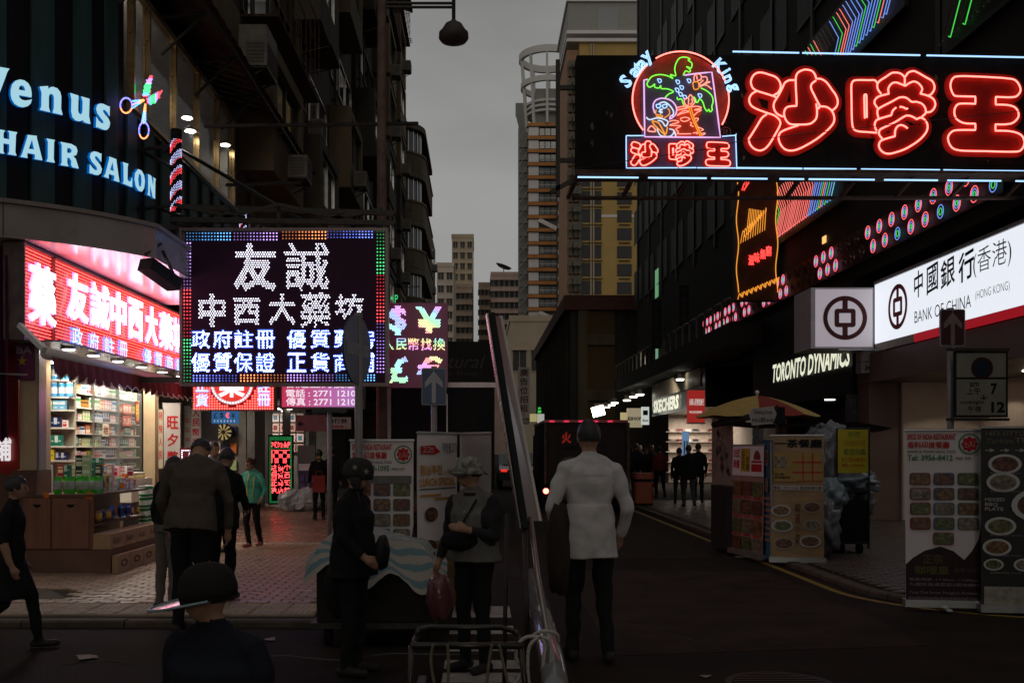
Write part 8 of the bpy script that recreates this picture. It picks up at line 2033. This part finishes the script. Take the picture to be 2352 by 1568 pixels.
def person(label, u, d, H, facing, cloth, z0=0.0, lean=0, head=(0,0), arms=None, legs=None, hair='short', voxel=.011, fat=1.0, wide=1.0, hem=None, skirt=False, seedk=0, extra=None, group=None, x=None, name='person'):
    s = H/1.70; px = XD(u, d) if x is None else x
    root = thing(name, label, 'person', (px, d, z0), group)
    Lm = Matrix.Rotation(R(lean), 3, 'X')      # leaning forward (towards -Y)
    pel = Vector((0,0,.93))
    def T(p): return pel + Lm @ (Vector(p)-pel)
    segs = []   # (p0,p1,r0,r1,tag)
    mb = MB()
    def limb(pts, rs, tg, n=10):
        st = []
        P = [Vector(p) for p in pts]
        for i in range(len(P)-1):
            segs.append((P[i], P[i+1], rs[i], rs[i+1], tg)); mb.ball(P[i], rs[i], 10, 6)
            t = (P[i+1]-P[i]); 
            if t.length < 1e-5: continue
            q = t.to_track_quat('Z', 'Y').to_matrix()
            ring_tube(mb, [(P[i].lerp(P[i+1], w), rs[i]+(rs[i+1]-rs[i])*w, rs[i]+(rs[i+1]-rs[i])*w, q) for w in (0,.5,1)], n)
        mb.ball(P[-1], rs[-1], 10, 6)
    # torso
    tor = [(.86,.150,.108),(.93,.165,.118),(1.05,.148*fat,.112*fat),(1.15,.150*fat,.112*fat),(1.28,.172*fat,.118*fat),(1.36,.168*wide,.105),(1.41,.115*wide,.085),(1.46,.062,.062)]
    ring_tube(mb, [(T((0,0,z)), rx, ry, Lm) for z, rx, ry in tor], 18)
    segs.append((T((0,0,1.05)), T((0,0,1.38)), .14, .13, 'top')); segs.append((T((-.14,0,1.38)), T((.14,0,1.38)), .07, .07, 'top')); segs.append((T((0,0,.98)), T((0,0,1.05)), .14, .14, 'top'))
    segs.append((Vector((0,0,.86)), Vector((0,0,.93)), .14, .14, 'legs'))
    if hem:
        ring_tube(mb, [(T((0,0,1.12)), .16*fat, .12*fat, Lm), (T((0,0,.98)), .178*fat, .132*fat, Lm), (T((0,0,hem)), .19*fat, .142*fat, Lm)], 18)
        segs.append((T((0,0,hem+.05)), T((0,0,1.0)), .17, .17, 'top'))
    if skirt:
        ring_tube(mb, [(Vector((0,0,.95)), .15, .115, I3), (Vector((0,.03,.75)), .20, .16, I3), (Vector((0,.06,.52)), .27, .25, I3)], 18); segs.append((Vector((0,0,.9)), Vector((0,.05,.54)), .15, .25, 'legs'))
    # head and neck
    yaw, pit = head
    Hm = Lm @ Matrix.Rotation(R(yaw), 3, 'Z') @ Matrix.Rotation(R(pit), 3, 'X')
    nb, hc0 = T((0,0,1.44)), None
    nk = nb + Hm @ Vector((0,-.015,.10)); hc = nb + Hm @ Vector((0,-.03,.170))
    limb([nb + Vector((0,0,-.02)), nk], [.056,.052], 'skin')
    hb = MB(); hb.ball((0,0,0), (.074,.094,.112), 16, 12)
    hb.ball((0,-.03,-.06), (.052,.055,.052), 12, 8); hb.ball((0,-.098,-.012), (.012,.018,.024), 8, 6); hb.ball((.075,.005,-.012), (.012,.024,.032), 8, 6); hb.ball((-.075,.005,-.012), (.012,.024,.032), 8, 6); hb.ball((0,-.085,-.055), (.022,.014,.008), 8, 5)
    mb.add([hc + Hm @ Vector(p) for p in hb.v], hb.f); segs.append((hc + Hm @ Vector((0,0,.03)), hc + Hm @ Vector((0,-.03,-.06)), .095, .06, 'skin'))
    # arms
    arms = arms or {}
    for sd in (-1, 1):
        sh = T((sd*.168*wide, 0, 1.368)); limb([T((sd*.03,0,1.445)), T((sd*.09*wide,0,1.418)), sh], [.05,.05,.056], 'top'); e_, w_ = arms.get(sd, ((sd*.06,.02,-.28),(sd*.06,-.06,-.52)))
        el = sh + Vector(e_); wr = sh + Vector(w_)
        limb([sh, el], [.06*wide**.5,.05], 'sleeve'); limb([el, el.lerp(wr,.8)], [.05,.038], 'fore'); limb([el.lerp(wr,.8), wr], [.034,.028], 'skin')
        hd = (wr-el).normalized(); side = Vector((sd,0,0)) - hd*hd.dot(Vector((sd,0,0))); side = side.normalized() if side.length > .1 else Vector((0,-1,0)); fl = hd.cross(side)*(-sd)
        pc = wr + hd*.05
        limb([wr, pc], [.028,.034], 'skin'); 
        for k, (off, ln) in enumerate(((-.026,.066),(-.009,.078),(.009,.072),(.025,.056))):
            b0 = pc + hd*.028 + fl*off*1.0 + side*0; b1 = b0 + hd*ln*.5 + side*(-.012); b2 = b1 + (hd*.6 - side*.8).normalized()*ln*.5
            limb([b0, b1, b2], [.0095,.0088,.0078], 'skin', 7)
        th0 = wr + hd*.02 - fl*.028; th1 = th0 + hd*.03 - fl*.022 - side*.008; th2 = th1 + hd*.028 - side*.01; limb([th0, th1, th2], [.012,.0105,.009], 'skin', 7)
    # legs
    legs = legs or {}
    for sd in (-1, 1):
        hp = Vector((sd*.088, 0, .90)); k_, a_ = legs.get(sd, ((sd*.095,-.01,.49),(sd*.10,.02,.085)))
        kn, an = Vector(k_), Vector(a_)
        limb([hp, kn], [.092,.066], 'legs'); limb([kn, an], [.062,.05], 'legs')
        toe = an + Vector((sd*.02,-.17,-.045)); heel = an + Vector((0,.05,-.045)); limb([heel, toe], [.04,.036], 'shoe'); limb([an, heel.lerp(toe,.35)], [.045,.045], 'shoe')
    # one continuous skin over all of it
    me = bpy.data.meshes.new('body_raw'); me.from_pydata([(p[0]*s, p[1]*s, p[2]*s) for p in mb.v], [], mb.f); me.update()
    tmp = bpy.data.objects.new('body_raw', me); TMPS.objects.link(tmp)
    md = tmp.modifiers.new('r', 'REMESH'); md.mode = 'VOXEL'; md.voxel_size = voxel; md.use_smooth_shade = True
    sm_ = tmp.modifiers.new('s', 'SMOOTH'); sm_.factor = .5; sm_.iterations = 3
    TMPV.update(); dg = TMPV.depsgraph; ev = tmp.evaluated_get(dg).to_mesh()
    n = len(ev.vertices); V = np.zeros(n*3); ev.vertices.foreach_get('co', V); V = V.reshape(-1,3)
    NN = np.zeros(n*3); ev.vertices.foreach_get('normal', NN); NN = NN.reshape(-1,3)
    Fs = [tuple(p.vertices) for p in ev.polygons]; tmp.evaluated_get(dg).to_mesh_clear(); bpy.data.objects.remove(tmp); bpy.data.meshes.remove(me)
    P = V/s; best = np.full(n, 1e9); tagi = np.zeros(n, int); tags = []
    for (a, b, r0, r1, tg) in segs:
        if tg not in tags: tags.append(tg)
        a = np.array(a); b = np.array(b); ab = b-a; t = np.clip(((P-a)@ab)/max(ab@ab,1e-9), 0, 1); dist = np.linalg.norm(P-(a+t[:,None]*ab), axis=1)-(r0+(r1-r0)*t)
        k = dist < best; best[k] = dist[k]; tagi[k] = tags.index(tg)
    if hem:
        ax0 = np.array(pel); Li = np.array(Lm.inverted()); zl = ((P-ax0)@Li.T)[:,2] + .93
        for nm_, cond in (('top', (zl > hem-.004) & (zl < 1.05) & (tagi == tags.index('legs'))), ('legs', (zl < hem-.004) & (tagi == tags.index('top')))): tagi[cond] = tags.index(nm_)
    clothy = np.array([tags[i] not in ('skin','shoe') for i in tagi])
    for i in np.nonzero(clothy)[0]:          # folds of the cloth
        p = P[i]; V[i] += NN[i]*(.015*noise.noise(Vector((p[0]*4+p[2]*2+seedk, p[1]*5, p[2]*8-abs(p[0])*6))) + .004*noise.noise(Vector((p[0]*12+p[2]*9, p[1]*9+seedk, p[2]*13-p[0]*12))))*s
    cl = dict(skin=M_skin, shoe=M_shoe, sleeve=cloth['top'], fore=cloth['top'], legs=M_black); cl.update(cloth)
    mats_ = [cl[t] for t in tags]
    c_, s_ = math.cos(R(facing)), math.sin(R(facing))
    def world(p): return (px + p[0]*c_ - p[1]*s_, d + p[0]*s_ + p[1]*c_, z0 + p[2])
    ob = MB(); ob.v = [world(p) for p in V]; ob.f = Fs; 
    ob.mi = [int(np.bincount([tagi[i] for i in f]).argmax()) for f in Fs]
    part('body', ob, mats_, root, smooth=True)
    def local(mbx, m3=None, o3=None, nm='part', mt=None, smooth=True):
        mbx.v = [world(((o3 or Vector()) + (m3 or I3) @ Vector(p))*s) for p in mbx.v]; return part(nm, mbx, mt, root, smooth=smooth)
    # eyes
    for sd in (-1, 1):
        e = MB(); e.ball((sd*.031,-.083,.006), (.013,.008,.006), 8, 6); local(e, Hm, hc, 'eye', M_ink); e = MB(); e.ball((sd*.031,-.087,.024), (.019,.006,.004), 8, 5); local(e, Hm, hc, 'eyebrow', M_hair)
    # hair
    if hair:
        hm = MB(); hm.ball((0,.008,.012), (.086,.104,.116), 22, 16); keep = []
        for f in hm.f:
            c = sum((Vector(hm.v[i]) for i in f), Vector())/len(f)
            front = c.y < -.035; 
            if (front and c.z < .055) or (c.z < -.035 and hair == 'short') or (abs(c.x) > .06 and c.y < .0 and c.z < .0): continue
            keep.append(f)
        hm.f = keep; hm.mi = [0]*len(keep); hm.v = [tuple(Vector(v)*(1+.07*noise.noise(Vector(v)*22+Vector((seedk,0,0)))+.05*noise.noise(Vector(v)*70))) for v in hm.v]
        local(hm, Hm, hc, 'hair', cloth.get('hair', M_hair))
        if hair == 'long':
            hm = MB(); ring_tube(hm, [(Vector((0,.05,.05)),.08,.06,I3),(Vector((0,.075,-.08)),.085,.045,I3),(Vector((0,.095,-.24)),.09,.035,I3),(Vector((0,.10,-.38)),.06,.02,I3)], 14); local(hm, Hm, hc, 'long_hair', M_hair)
        if hair == 'bun':
            hm = MB(); hm.ball((.02,.10,.05), .05, 10, 8); local(hm, Hm, hc, 'hair_bun', cloth.get('hair', M_hair))
    return root, dict(T=T, hc=hc, Hm=Hm, local=local, s=s, world=world, nb=nb, Lm=Lm)
TMPSC = bpy.data.scenes.new('tmp_scene'); TMPS = TMPSC.collection; TMPV = TMPSC.view_layers[0]
def fab(nm, c, rough=.85, bump=.35, bs=90, var=.15): return mat('cloth_'+nm, c, rough=rough, var=var, scale=9, bump=bump, bscale=bs)
C_blk = fab('black', (.012,.011,.011)); C_dk = fab('charcoal', (.028,.026,.027)); C_nv = fab('navy', (.015,.017,.024)); C_jean = fab('jeans', (.045,.05,.065)); C_gry = fab('grey_knit', (.14,.13,.12)); C_swt = fab('brown_sweater', (.075,.058,.045)); C_wht = fab('white_shirt', (.50,.46,.45), bump=.1); C_red = fab('red_shirt', (.11,.022,.018)); C_grn = fab('green_fleece', (.07,.30,.22)); C_grtr = fab('grey_trousers', (.12,.10,.085))
def strap(root, pts, w, t, mt, nm='strap'):
    m = MB(); P = [Vector(p) for p in smooth_line([tuple(p) for p in pts], 5)]
    for i in range(len(P)-1): m.bar(P[i], P[i+1], w, t)
    part(nm, m, mt, root)
def soft_bag(name, label, c, r, mt, seed=0, amp=.15): return solo(name, crumple(c, r, seed, 18, 12, amp), mt, label, 'bag', smooth=True)

# 1 man in the white shirt, seen from behind
r1, q = person('man in a pale rumpled shirt and dark trousers walking away down the road', 1354, 7.36, 1.74, 183, dict(top=C_wht, legs=C_blk), hem=.74, fat=1.08, wide=1.08, voxel=.0085, head=(4,2),
   arms={1:((.10,.03,-.27),(.06,-.12,-.46)), -1:((-.09,.04,-.28),(-.06,-.10,-.50))}, legs={1:((.11,-.05,.49),(.12,-.02,.085)), -1:((-.10,.0,.49),(-.115,.12,.10))})
m = MB(); Tt = q['T']; ring_tube(m, [(Tt((0,.0,1.415)),.085,.082,I3),(Tt((0,-.005,1.445)),.074,.070,I3),(Tt((0,-.01,1.475)),.070,.066,I3)], 18); q['local'](m, None, None, 'collar', C_wht)
m = MB(); m.v = []; 
for i in range(15): 
    a = R(20+i*10); m.v += [tuple(Tt((.176*math.cos(a), .121*math.sin(a), 1.34))), tuple(Tt((.178*math.cos(a), .123*math.sin(a), 1.334)))]
m.f = [(2*i,2*i+1,2*i+3,2*i+2) for i in range(14)]; m.mi = [0]*14; q['local'](m, None, None, 'yoke_seam', mat('cloth_seam', (.42,.40,.42)))
p = W(1284, 1225, 7.3); soft_bag('jacket_bundle', 'dark jacket hanging over the arm of the man in the pale shirt', (p.x, p.y, p.z-.1), (.09,.10,.36), C_swt if False else fab('brown_jacket', (.035,.026,.02)), 4, .25)
# 2 person in bucket hat and varsity jacket
r2, q = person('person in camouflage bucket hat and grey varsity jacket with dark sleeves turned to talk', 1088, 7.0, 1.47, -38, dict(top=C_gry, sleeve=C_dk, fore=C_dk, legs=C_blk), fat=1.3, wide=1.18, hem=.90, voxel=.0085, head=(-48,4),
   arms={1:((.06,-.06,-.26),(-.06,-.26,-.20)), -1:((-.10,.04,-.26),(-.15,-.03,-.50))})
def hat_profile(q, prof, nm, mt, tilt=0, sq=1.15):
    m = MB(); m.lathe(prof, (0,0,0), 24); m.v = [(x, y*sq, z+.03*math.sin(math.atan2(y,x)*3)*(math.hypot(x,y) > .12)) for x, y, z in m.v]; q['local'](m, q['Hm'] @ Matrix.Rotation(R(tilt),3,'X'), q['hc'], nm, mt)
camo = mat('camouflage', (.20,.19,.17), rough=.85, var=.95, scale=26)
hat_profile(q, [(.155,-.005),(.10,.035),(.098,.08),(.09,.118),(.05,.132),(.0,.134)], 'bucket_hat', camo, -6)
Tt = q['T']; w = q['world']; S_ = q['s']
def loc_pts(q, P): return [q['world'](Vector(p)*q['s']) for p in P]
strap(r2, loc_pts(q, [(.10,-.09,1.40),(.02,-.16,1.22),(-.10,-.165,1.02)]), .035, .008, C_blk, 'cross_strap')
m = MB(); 
for z in (1.30, 1.18, 1.06): m.ball((.03,-.138*1.12,z), .009, 8, 6)
q['local'](m, None, None, 'snap_button', M_alu)
m = MB(); ring_tube(m, [(Tt((0,-.01,1.425)),.085,.08,I3),(Tt((0,-.015,1.45)),.072,.068,I3)], 16); q['local'](m, None, None, 'ribbed_collar', C_dk); m = MB(); ring_tube(m, [(Tt((0,-.015,1.452)),.073,.07,I3),(Tt((0,-.015,1.457)),.072,.068,I3)], 16); q['local'](m, None, None, 'collar_trim', M_pink)
hp = Vector(w((q['T']((-.185,0,1.385))+Vector((-.15,-.03,-.58)))*S_))
soft_bag('pink_plastic_bag', 'thin pink plastic shopping bag hanging from the hand of the bucket hat person', (hp.x-.0, hp.y, hp.z-.20), (.10,.10,.17), mat('pink_plastic', (.16,.05,.06), rough=.3, var=.2, bump=.8, bscale=20), 9, .2)
wp = Vector(w((.02,-.19,.93))); soft_bag('waist_pouch', 'black pouch worn at the waist of the bucket hat person', (wp.x, wp.y, wp.z), (.13,.08,.07), C_blk, 2, .1)
# 3 person in patterned knit hat, shoulder bag
r3, q = person('person in black jacket and patterned ear flap knit hat facing the bucket hat person', 812, 6.9, 1.46, 72, dict(top=C_blk, legs=C_blk), fat=1.32, wide=1.15, hem=.80, voxel=.0085, head=(12,2), arms={1:((.07,.06,-.26),(.05,.0,-.50)), -1:((-.07,-.03,-.26),(-.03,-.20,-.40))})
knit = mat('knit_pattern', (.035,.033,.03), rough=.9, var=.3, scale=40, bump=.6, bscale=160); hat_profile(q, [(.108,-.03),(.112,.02),(.105,.07),(.08,.115),(.04,.135),(.0,.138)], 'knit_hat', knit, 4)
for sd in (-1, 1):
    m = MB(); ring_tube(m, [(Vector((sd*.085,.0,-.02)),.03,.055,I3),(Vector((sd*.088,-.005,-.08)),.02,.04,I3),(Vector((sd*.08,-.02,-.13)),.01,.015,I3)], 10); q['local'](m, q['Hm'], q['hc'], 'ear_flap', knit)
    m = MB(); m.tube([(sd*.08,-.02,-.13),(sd*.075,-.04,-.22),(sd*.07,-.05,-.30)], .010, 6); m.ball((sd*.07,-.05,-.32), .025, 8, 6); q['local'](m, q['Hm'], q['hc'], 'tassel', knit)
for (a, b) in ((70,.03),(110,.07),(150,.02),(200,.06),(30,.06),(240,.03)):
    m = MB(); th = R(a+150); R0 = .118; c = Vector((R0*math.cos(th), R0*1.15*math.sin(th), b))
    tt = Vector((-math.sin(th), math.cos(th), 0)); P = [c + (tt*math.cos(k*math.pi/6) + Vector((0,0,1))*math.sin(k*math.pi/6))*(.028 if k % 2 == 0 else .009) for k in range(12)]; m.add(P, [tuple(range(12))]); q['local'](m, q['Hm'], q['hc'], 'flower_motif', mat('motif_white', (.30,.29,.26), var=0), smooth=False)
strap(r3, loc_pts(q, [(-.14,.05,1.42),(-.17,-.10,1.25),(-.20,-.16,1.0)]), .03, .008, C_blk, 'bag_strap')
p = W(878, 1268, 6.75); soft_bag('shoulder_bag', 'rounded black shoulder bag worn by the knit hat person', (p.x, p.y, p.z), (.05,.15,.12), fab('black_nylon', (.015,.014,.014), rough=.5), 3, .12)
p = W(775, 1350, 7.0); soft_bag('dark_tote', 'limp dark tote bag hanging behind the knit hat person', (p.x, p.y, p.z), (.09,.10,.22), C_blk, 12, .2)
# 4 child in visor cap close to the camera
r4, q = person('child in dark cap with stiff shiny brim standing close in the foreground', 497, 3.1, 1.17, -24, dict(top=C_nv, legs=C_blk), fat=1.4, wide=1.25, voxel=.008, head=(-52,6), hair='short')
m = MB(); m.lathe([(.118,-.02),(.122,.02),(.112,.075),(.085,.115),(.04,.135),(.0,.14)], (0,.012,.01), 26); m.v = [(x,y*1.1,z) for x,y,z in m.v]; q['local'](m, q['Hm'], q['hc'], 'cap_crown', fab('cap', (.022,.018,.016)))
m = MB(); nb_ = 18; inner, outer = [], []
for i in range(nb_+1):
    a = R(180+ 180*i/nb_); inner.append(Vector((.118*math.cos(a), .012+.128*math.sin(a), -.012))); outer.append(Vector((.135*math.cos(a)*1.02, .012+.128*math.sin(a)-.135*math.sin(R(180*i/nb_))**.7, -.022-.022*math.cos(math.pi*(i/nb_-.5))**1+.012)))
m.add(inner+outer, [(i,i+1,nb_+2+i,nb_+1+i) for i in range(nb_)]); m.add([p+Vector((0,0,-.006)) for p in inner+outer], [(i,nb_+1+i,nb_+2+i,i+1) for i in range(nb_)])
q['local'](m, q['Hm'], q['hc'], 'cap_brim', mat('shiny_brim', (.03,.03,.035), rough=.18, var=.1, coat=.6)); m = MB(); m.tube(outer, .006, 6); q['local'](m, q['Hm'], q['hc'], 'brim_edge', mat('brim_edge', (.22,.30,.32), rough=.35))
# 5..9 the group by the counter
person('man in brown sweater bending his head, seen from behind near the child', 438, 8.45, 1.73, 176, dict(top=C_swt, legs=C_blk), lean=14, head=(6,38), fat=1.22, wide=1.15, hem=.84, voxel=.010, arms={1:((.10,.0,-.27),(.06,-.10,-.52)), -1:((-.10,.0,-.27),(-.07,-.06,-.53))}, seedk=3)
person('man in black shirt with his back turned beside the man in brown sweater', 510, 9.9, 1.50, 172, dict(top=C_blk, legs=C_blk), z0=PZ, lean=5, head=(-6,14), fat=1.1, hem=.8, arms={1:((.06,-.06,-.26),(.02,-.22,-.36)), -1:((-.06,-.06,-.26),(-.02,-.22,-.36))}, seedk=5)
person('long haired woman in black top and pale grey trousers behind the brown sweater', 384, 9.3, 1.42, 150, dict(top=C_blk, legs=C_grtr), z0=PZ, hair='long', lean=5, head=(20,12), seedk=7)
r8, q = person('man in striped cap and dark jacket facing the group at the counter', 452, 12.2, 1.43, 12, dict(top=C_blk, legs=C_blk), z0=PZ, head=(-8,12), seedk=9)
hat_profile(q, [(.10,.02),(.104,.05),(.09,.10),(.05,.128),(.0,.13)], 'cap_crown', mat('cap_camo', (.05,.045,.03), var=.8, scale=30)); m = MB(); m.poly([Vector((.08*math.cos(a),-.09-.07*abs(math.sin(a)),.03)) for a in np.linspace(math.pi, 2*math.pi, 9)], (0,0,.008)); q['local'](m, q['Hm'], q['hc'], 'cap_peak', MATS['cap_camo'])
person('bare headed young man in pale shirt standing behind the striped cap', 487, 14.4, 1.58, 38, dict(top=fab('pale_vest', (.2,.19,.2)), legs=C_blk), z0=PZ, head=(14,6), seedk=11)
# 10 woman in green hooded jacket
r10, q = person('woman in green hooded jacket with yellow zip walking towards the counter', 578, 15.2, 1.34, -18, dict(top=C_grn, legs=C_blk, shoe=mat('pink_sandal', (.35,.12,.1)), hair=mat('brown_hair', (.05,.025,.012), rough=.5)), z0=PZ, fat=1.3, wide=1.15, hem=.86, hair='bun', voxel=.0095, head=(-14,10), arms={1:((.11,.0,-.26),(.10,-.13,-.42)), -1:((-.09,-.02,-.26),(.02,-.20,-.34))}, legs={1:((.10,.02,.49),(.10,.16,.10)), -1:((-.09,-.05,.49),(-.06,.0,.085))})
M_zip = mat('yellow_zip', (.50,.45,.04), rough=.6, var=0)
strap(r10, loc_pts(q, [(.02,-.115,1.42),(.01,-.158,1.3),(.0,-.165,1.1),(.0,-.19,.88)]), .016, .006, M_zip, 'zip'); strap(r10, loc_pts(q, [(.12,-.11,1.36),(.13,-.15,1.2),(.11,-.175,1.0),(.14,-.17,.92)]), .014, .006, M_zip, 'yellow_cord')
m = MB(); ring_tube(m, [(q['T']((0,.05,1.40)),.14,.10,I3),(q['T']((0,.06,1.46)),.12,.085,I3),(q['T']((0,.05,1.50)),.095,.07,I3)], 16); q['local'](m, None, None, 'hood', C_grn)
# 11 walker at the left edge
person('small person in dark top and flared skirt striding past the corner kerb', 28, 7.7, 1.33, 100, dict(top=C_blk, legs=C_blk, fore=M_skin), skirt=True, fat=1.05, legs={1:((.09,-.16,.52),(.10,-.22,.09)), -1:((-.09,.05,.48),(-.09,.34,.22))}, head=(0,6), seedk=13)
# 12 arcade man with red bag
r12, q = person('man in dark jacket with lime collar holding a red bag in the arcade', 733, 21, 1.46, 200, dict(top=C_blk, legs=C_blk), z0=PZ, voxel=.016, arms={1:((.06,-.02,-.27),(.06,-.12,-.48)), -1:((-.05,0,-.28),(-.05,-.05,-.52))})
m = MB(); ring_tube(m, [(q['T']((0,0,1.42)),.085,.08,I3),(q['T']((0,0,1.46)),.075,.07,I3)], 14); q['local'](m, None, None, 'lime_collar', mat('lime_cloth', (.3,.4,.05)))
p = W(733, 1108, 20.8); m = MB(); m.box(p.x-.13,p.x+.13,p.y-.06,p.y+.06,p.z-.2,p.z+.15); m.tube([(p.x-.07,p.y,p.z+.15),(p.x-.05,p.y,p.z+.24),(p.x+.05,p.y,p.z+.24),(p.x+.07,p.y,p.z+.15)], .008, 5); solo('red_carrier_bag', m, mat('bag_red', (.22,.03,.025), rough=.5), 'upright dark red carrier bag held by the man in the arcade', 'bag')
person('dark clad passer by standing in shadow beside the lime collared man', 762, 22.5, 1.5, 150, dict(top=C_blk, legs=C_blk), z0=PZ, voxel=.018)
# pedestrians on the right pavement
walk = {1:((.10,-.12,.50),(.11,-.06,.09)), -1:((-.10,.03,.48),(-.11,.20,.13))}
person('man in black jacket and faded jeans walking past the shoe shop', 1582, 25.5, 1.57, 182, dict(top=C_blk, legs=C_jean), z0=PZ, fat=1.15, hem=.8, legs=walk, voxel=.016)
person('person in dark red top walking near the shoe shop door', 1516, 30, 1.55, 185, dict(top=C_red, legs=C_blk), z0=PZ, legs=walk, voxel=.018, fat=1.1)
person('slim person in patterned trousers beside the man in faded jeans', 1556, 27, 1.5, 175, dict(top=C_blk, legs=C_dk), z0=PZ, legs=walk, voxel=.018, x=XD(1560, 27))
person('tall dark figure close behind the man in faded jeans', 1604, 27.5, 1.62, 178, dict(top=C_blk, legs=C_blk), z0=PZ, voxel=.018)
for i, (u_, d_, h_, f_, lb) in enumerate(((1432,36,1.6,10,'leftmost of the crowd by the litter bin'),(1447,34,1.58,190,'with bowed head in the crowd by the litter bin'),(1462,37,1.66,175,'tallest of the crowd behind the litter bin'),(1484,33,1.5,5,'stocky figure in the crowd right of the litter bin'),(1470,40,1.62,0,'half hidden figure at the back of the crowd'),(1420,42,1.55,180,'far walker between truck and crowd'),(1497,38,1.6,20,'figure before the far lit boards'))):
    person('dark clad pedestrian, ' + lb, u_, d_, h_, f_, dict(top=(C_blk,C_dk,C_nv)[i % 3], legs=C_blk), z0=PZ, voxel=.022, fat=1.1, hair=('short','long')[i % 2], group='crowd on the right pavement')
bpy.data.scenes.remove(TMPSC)
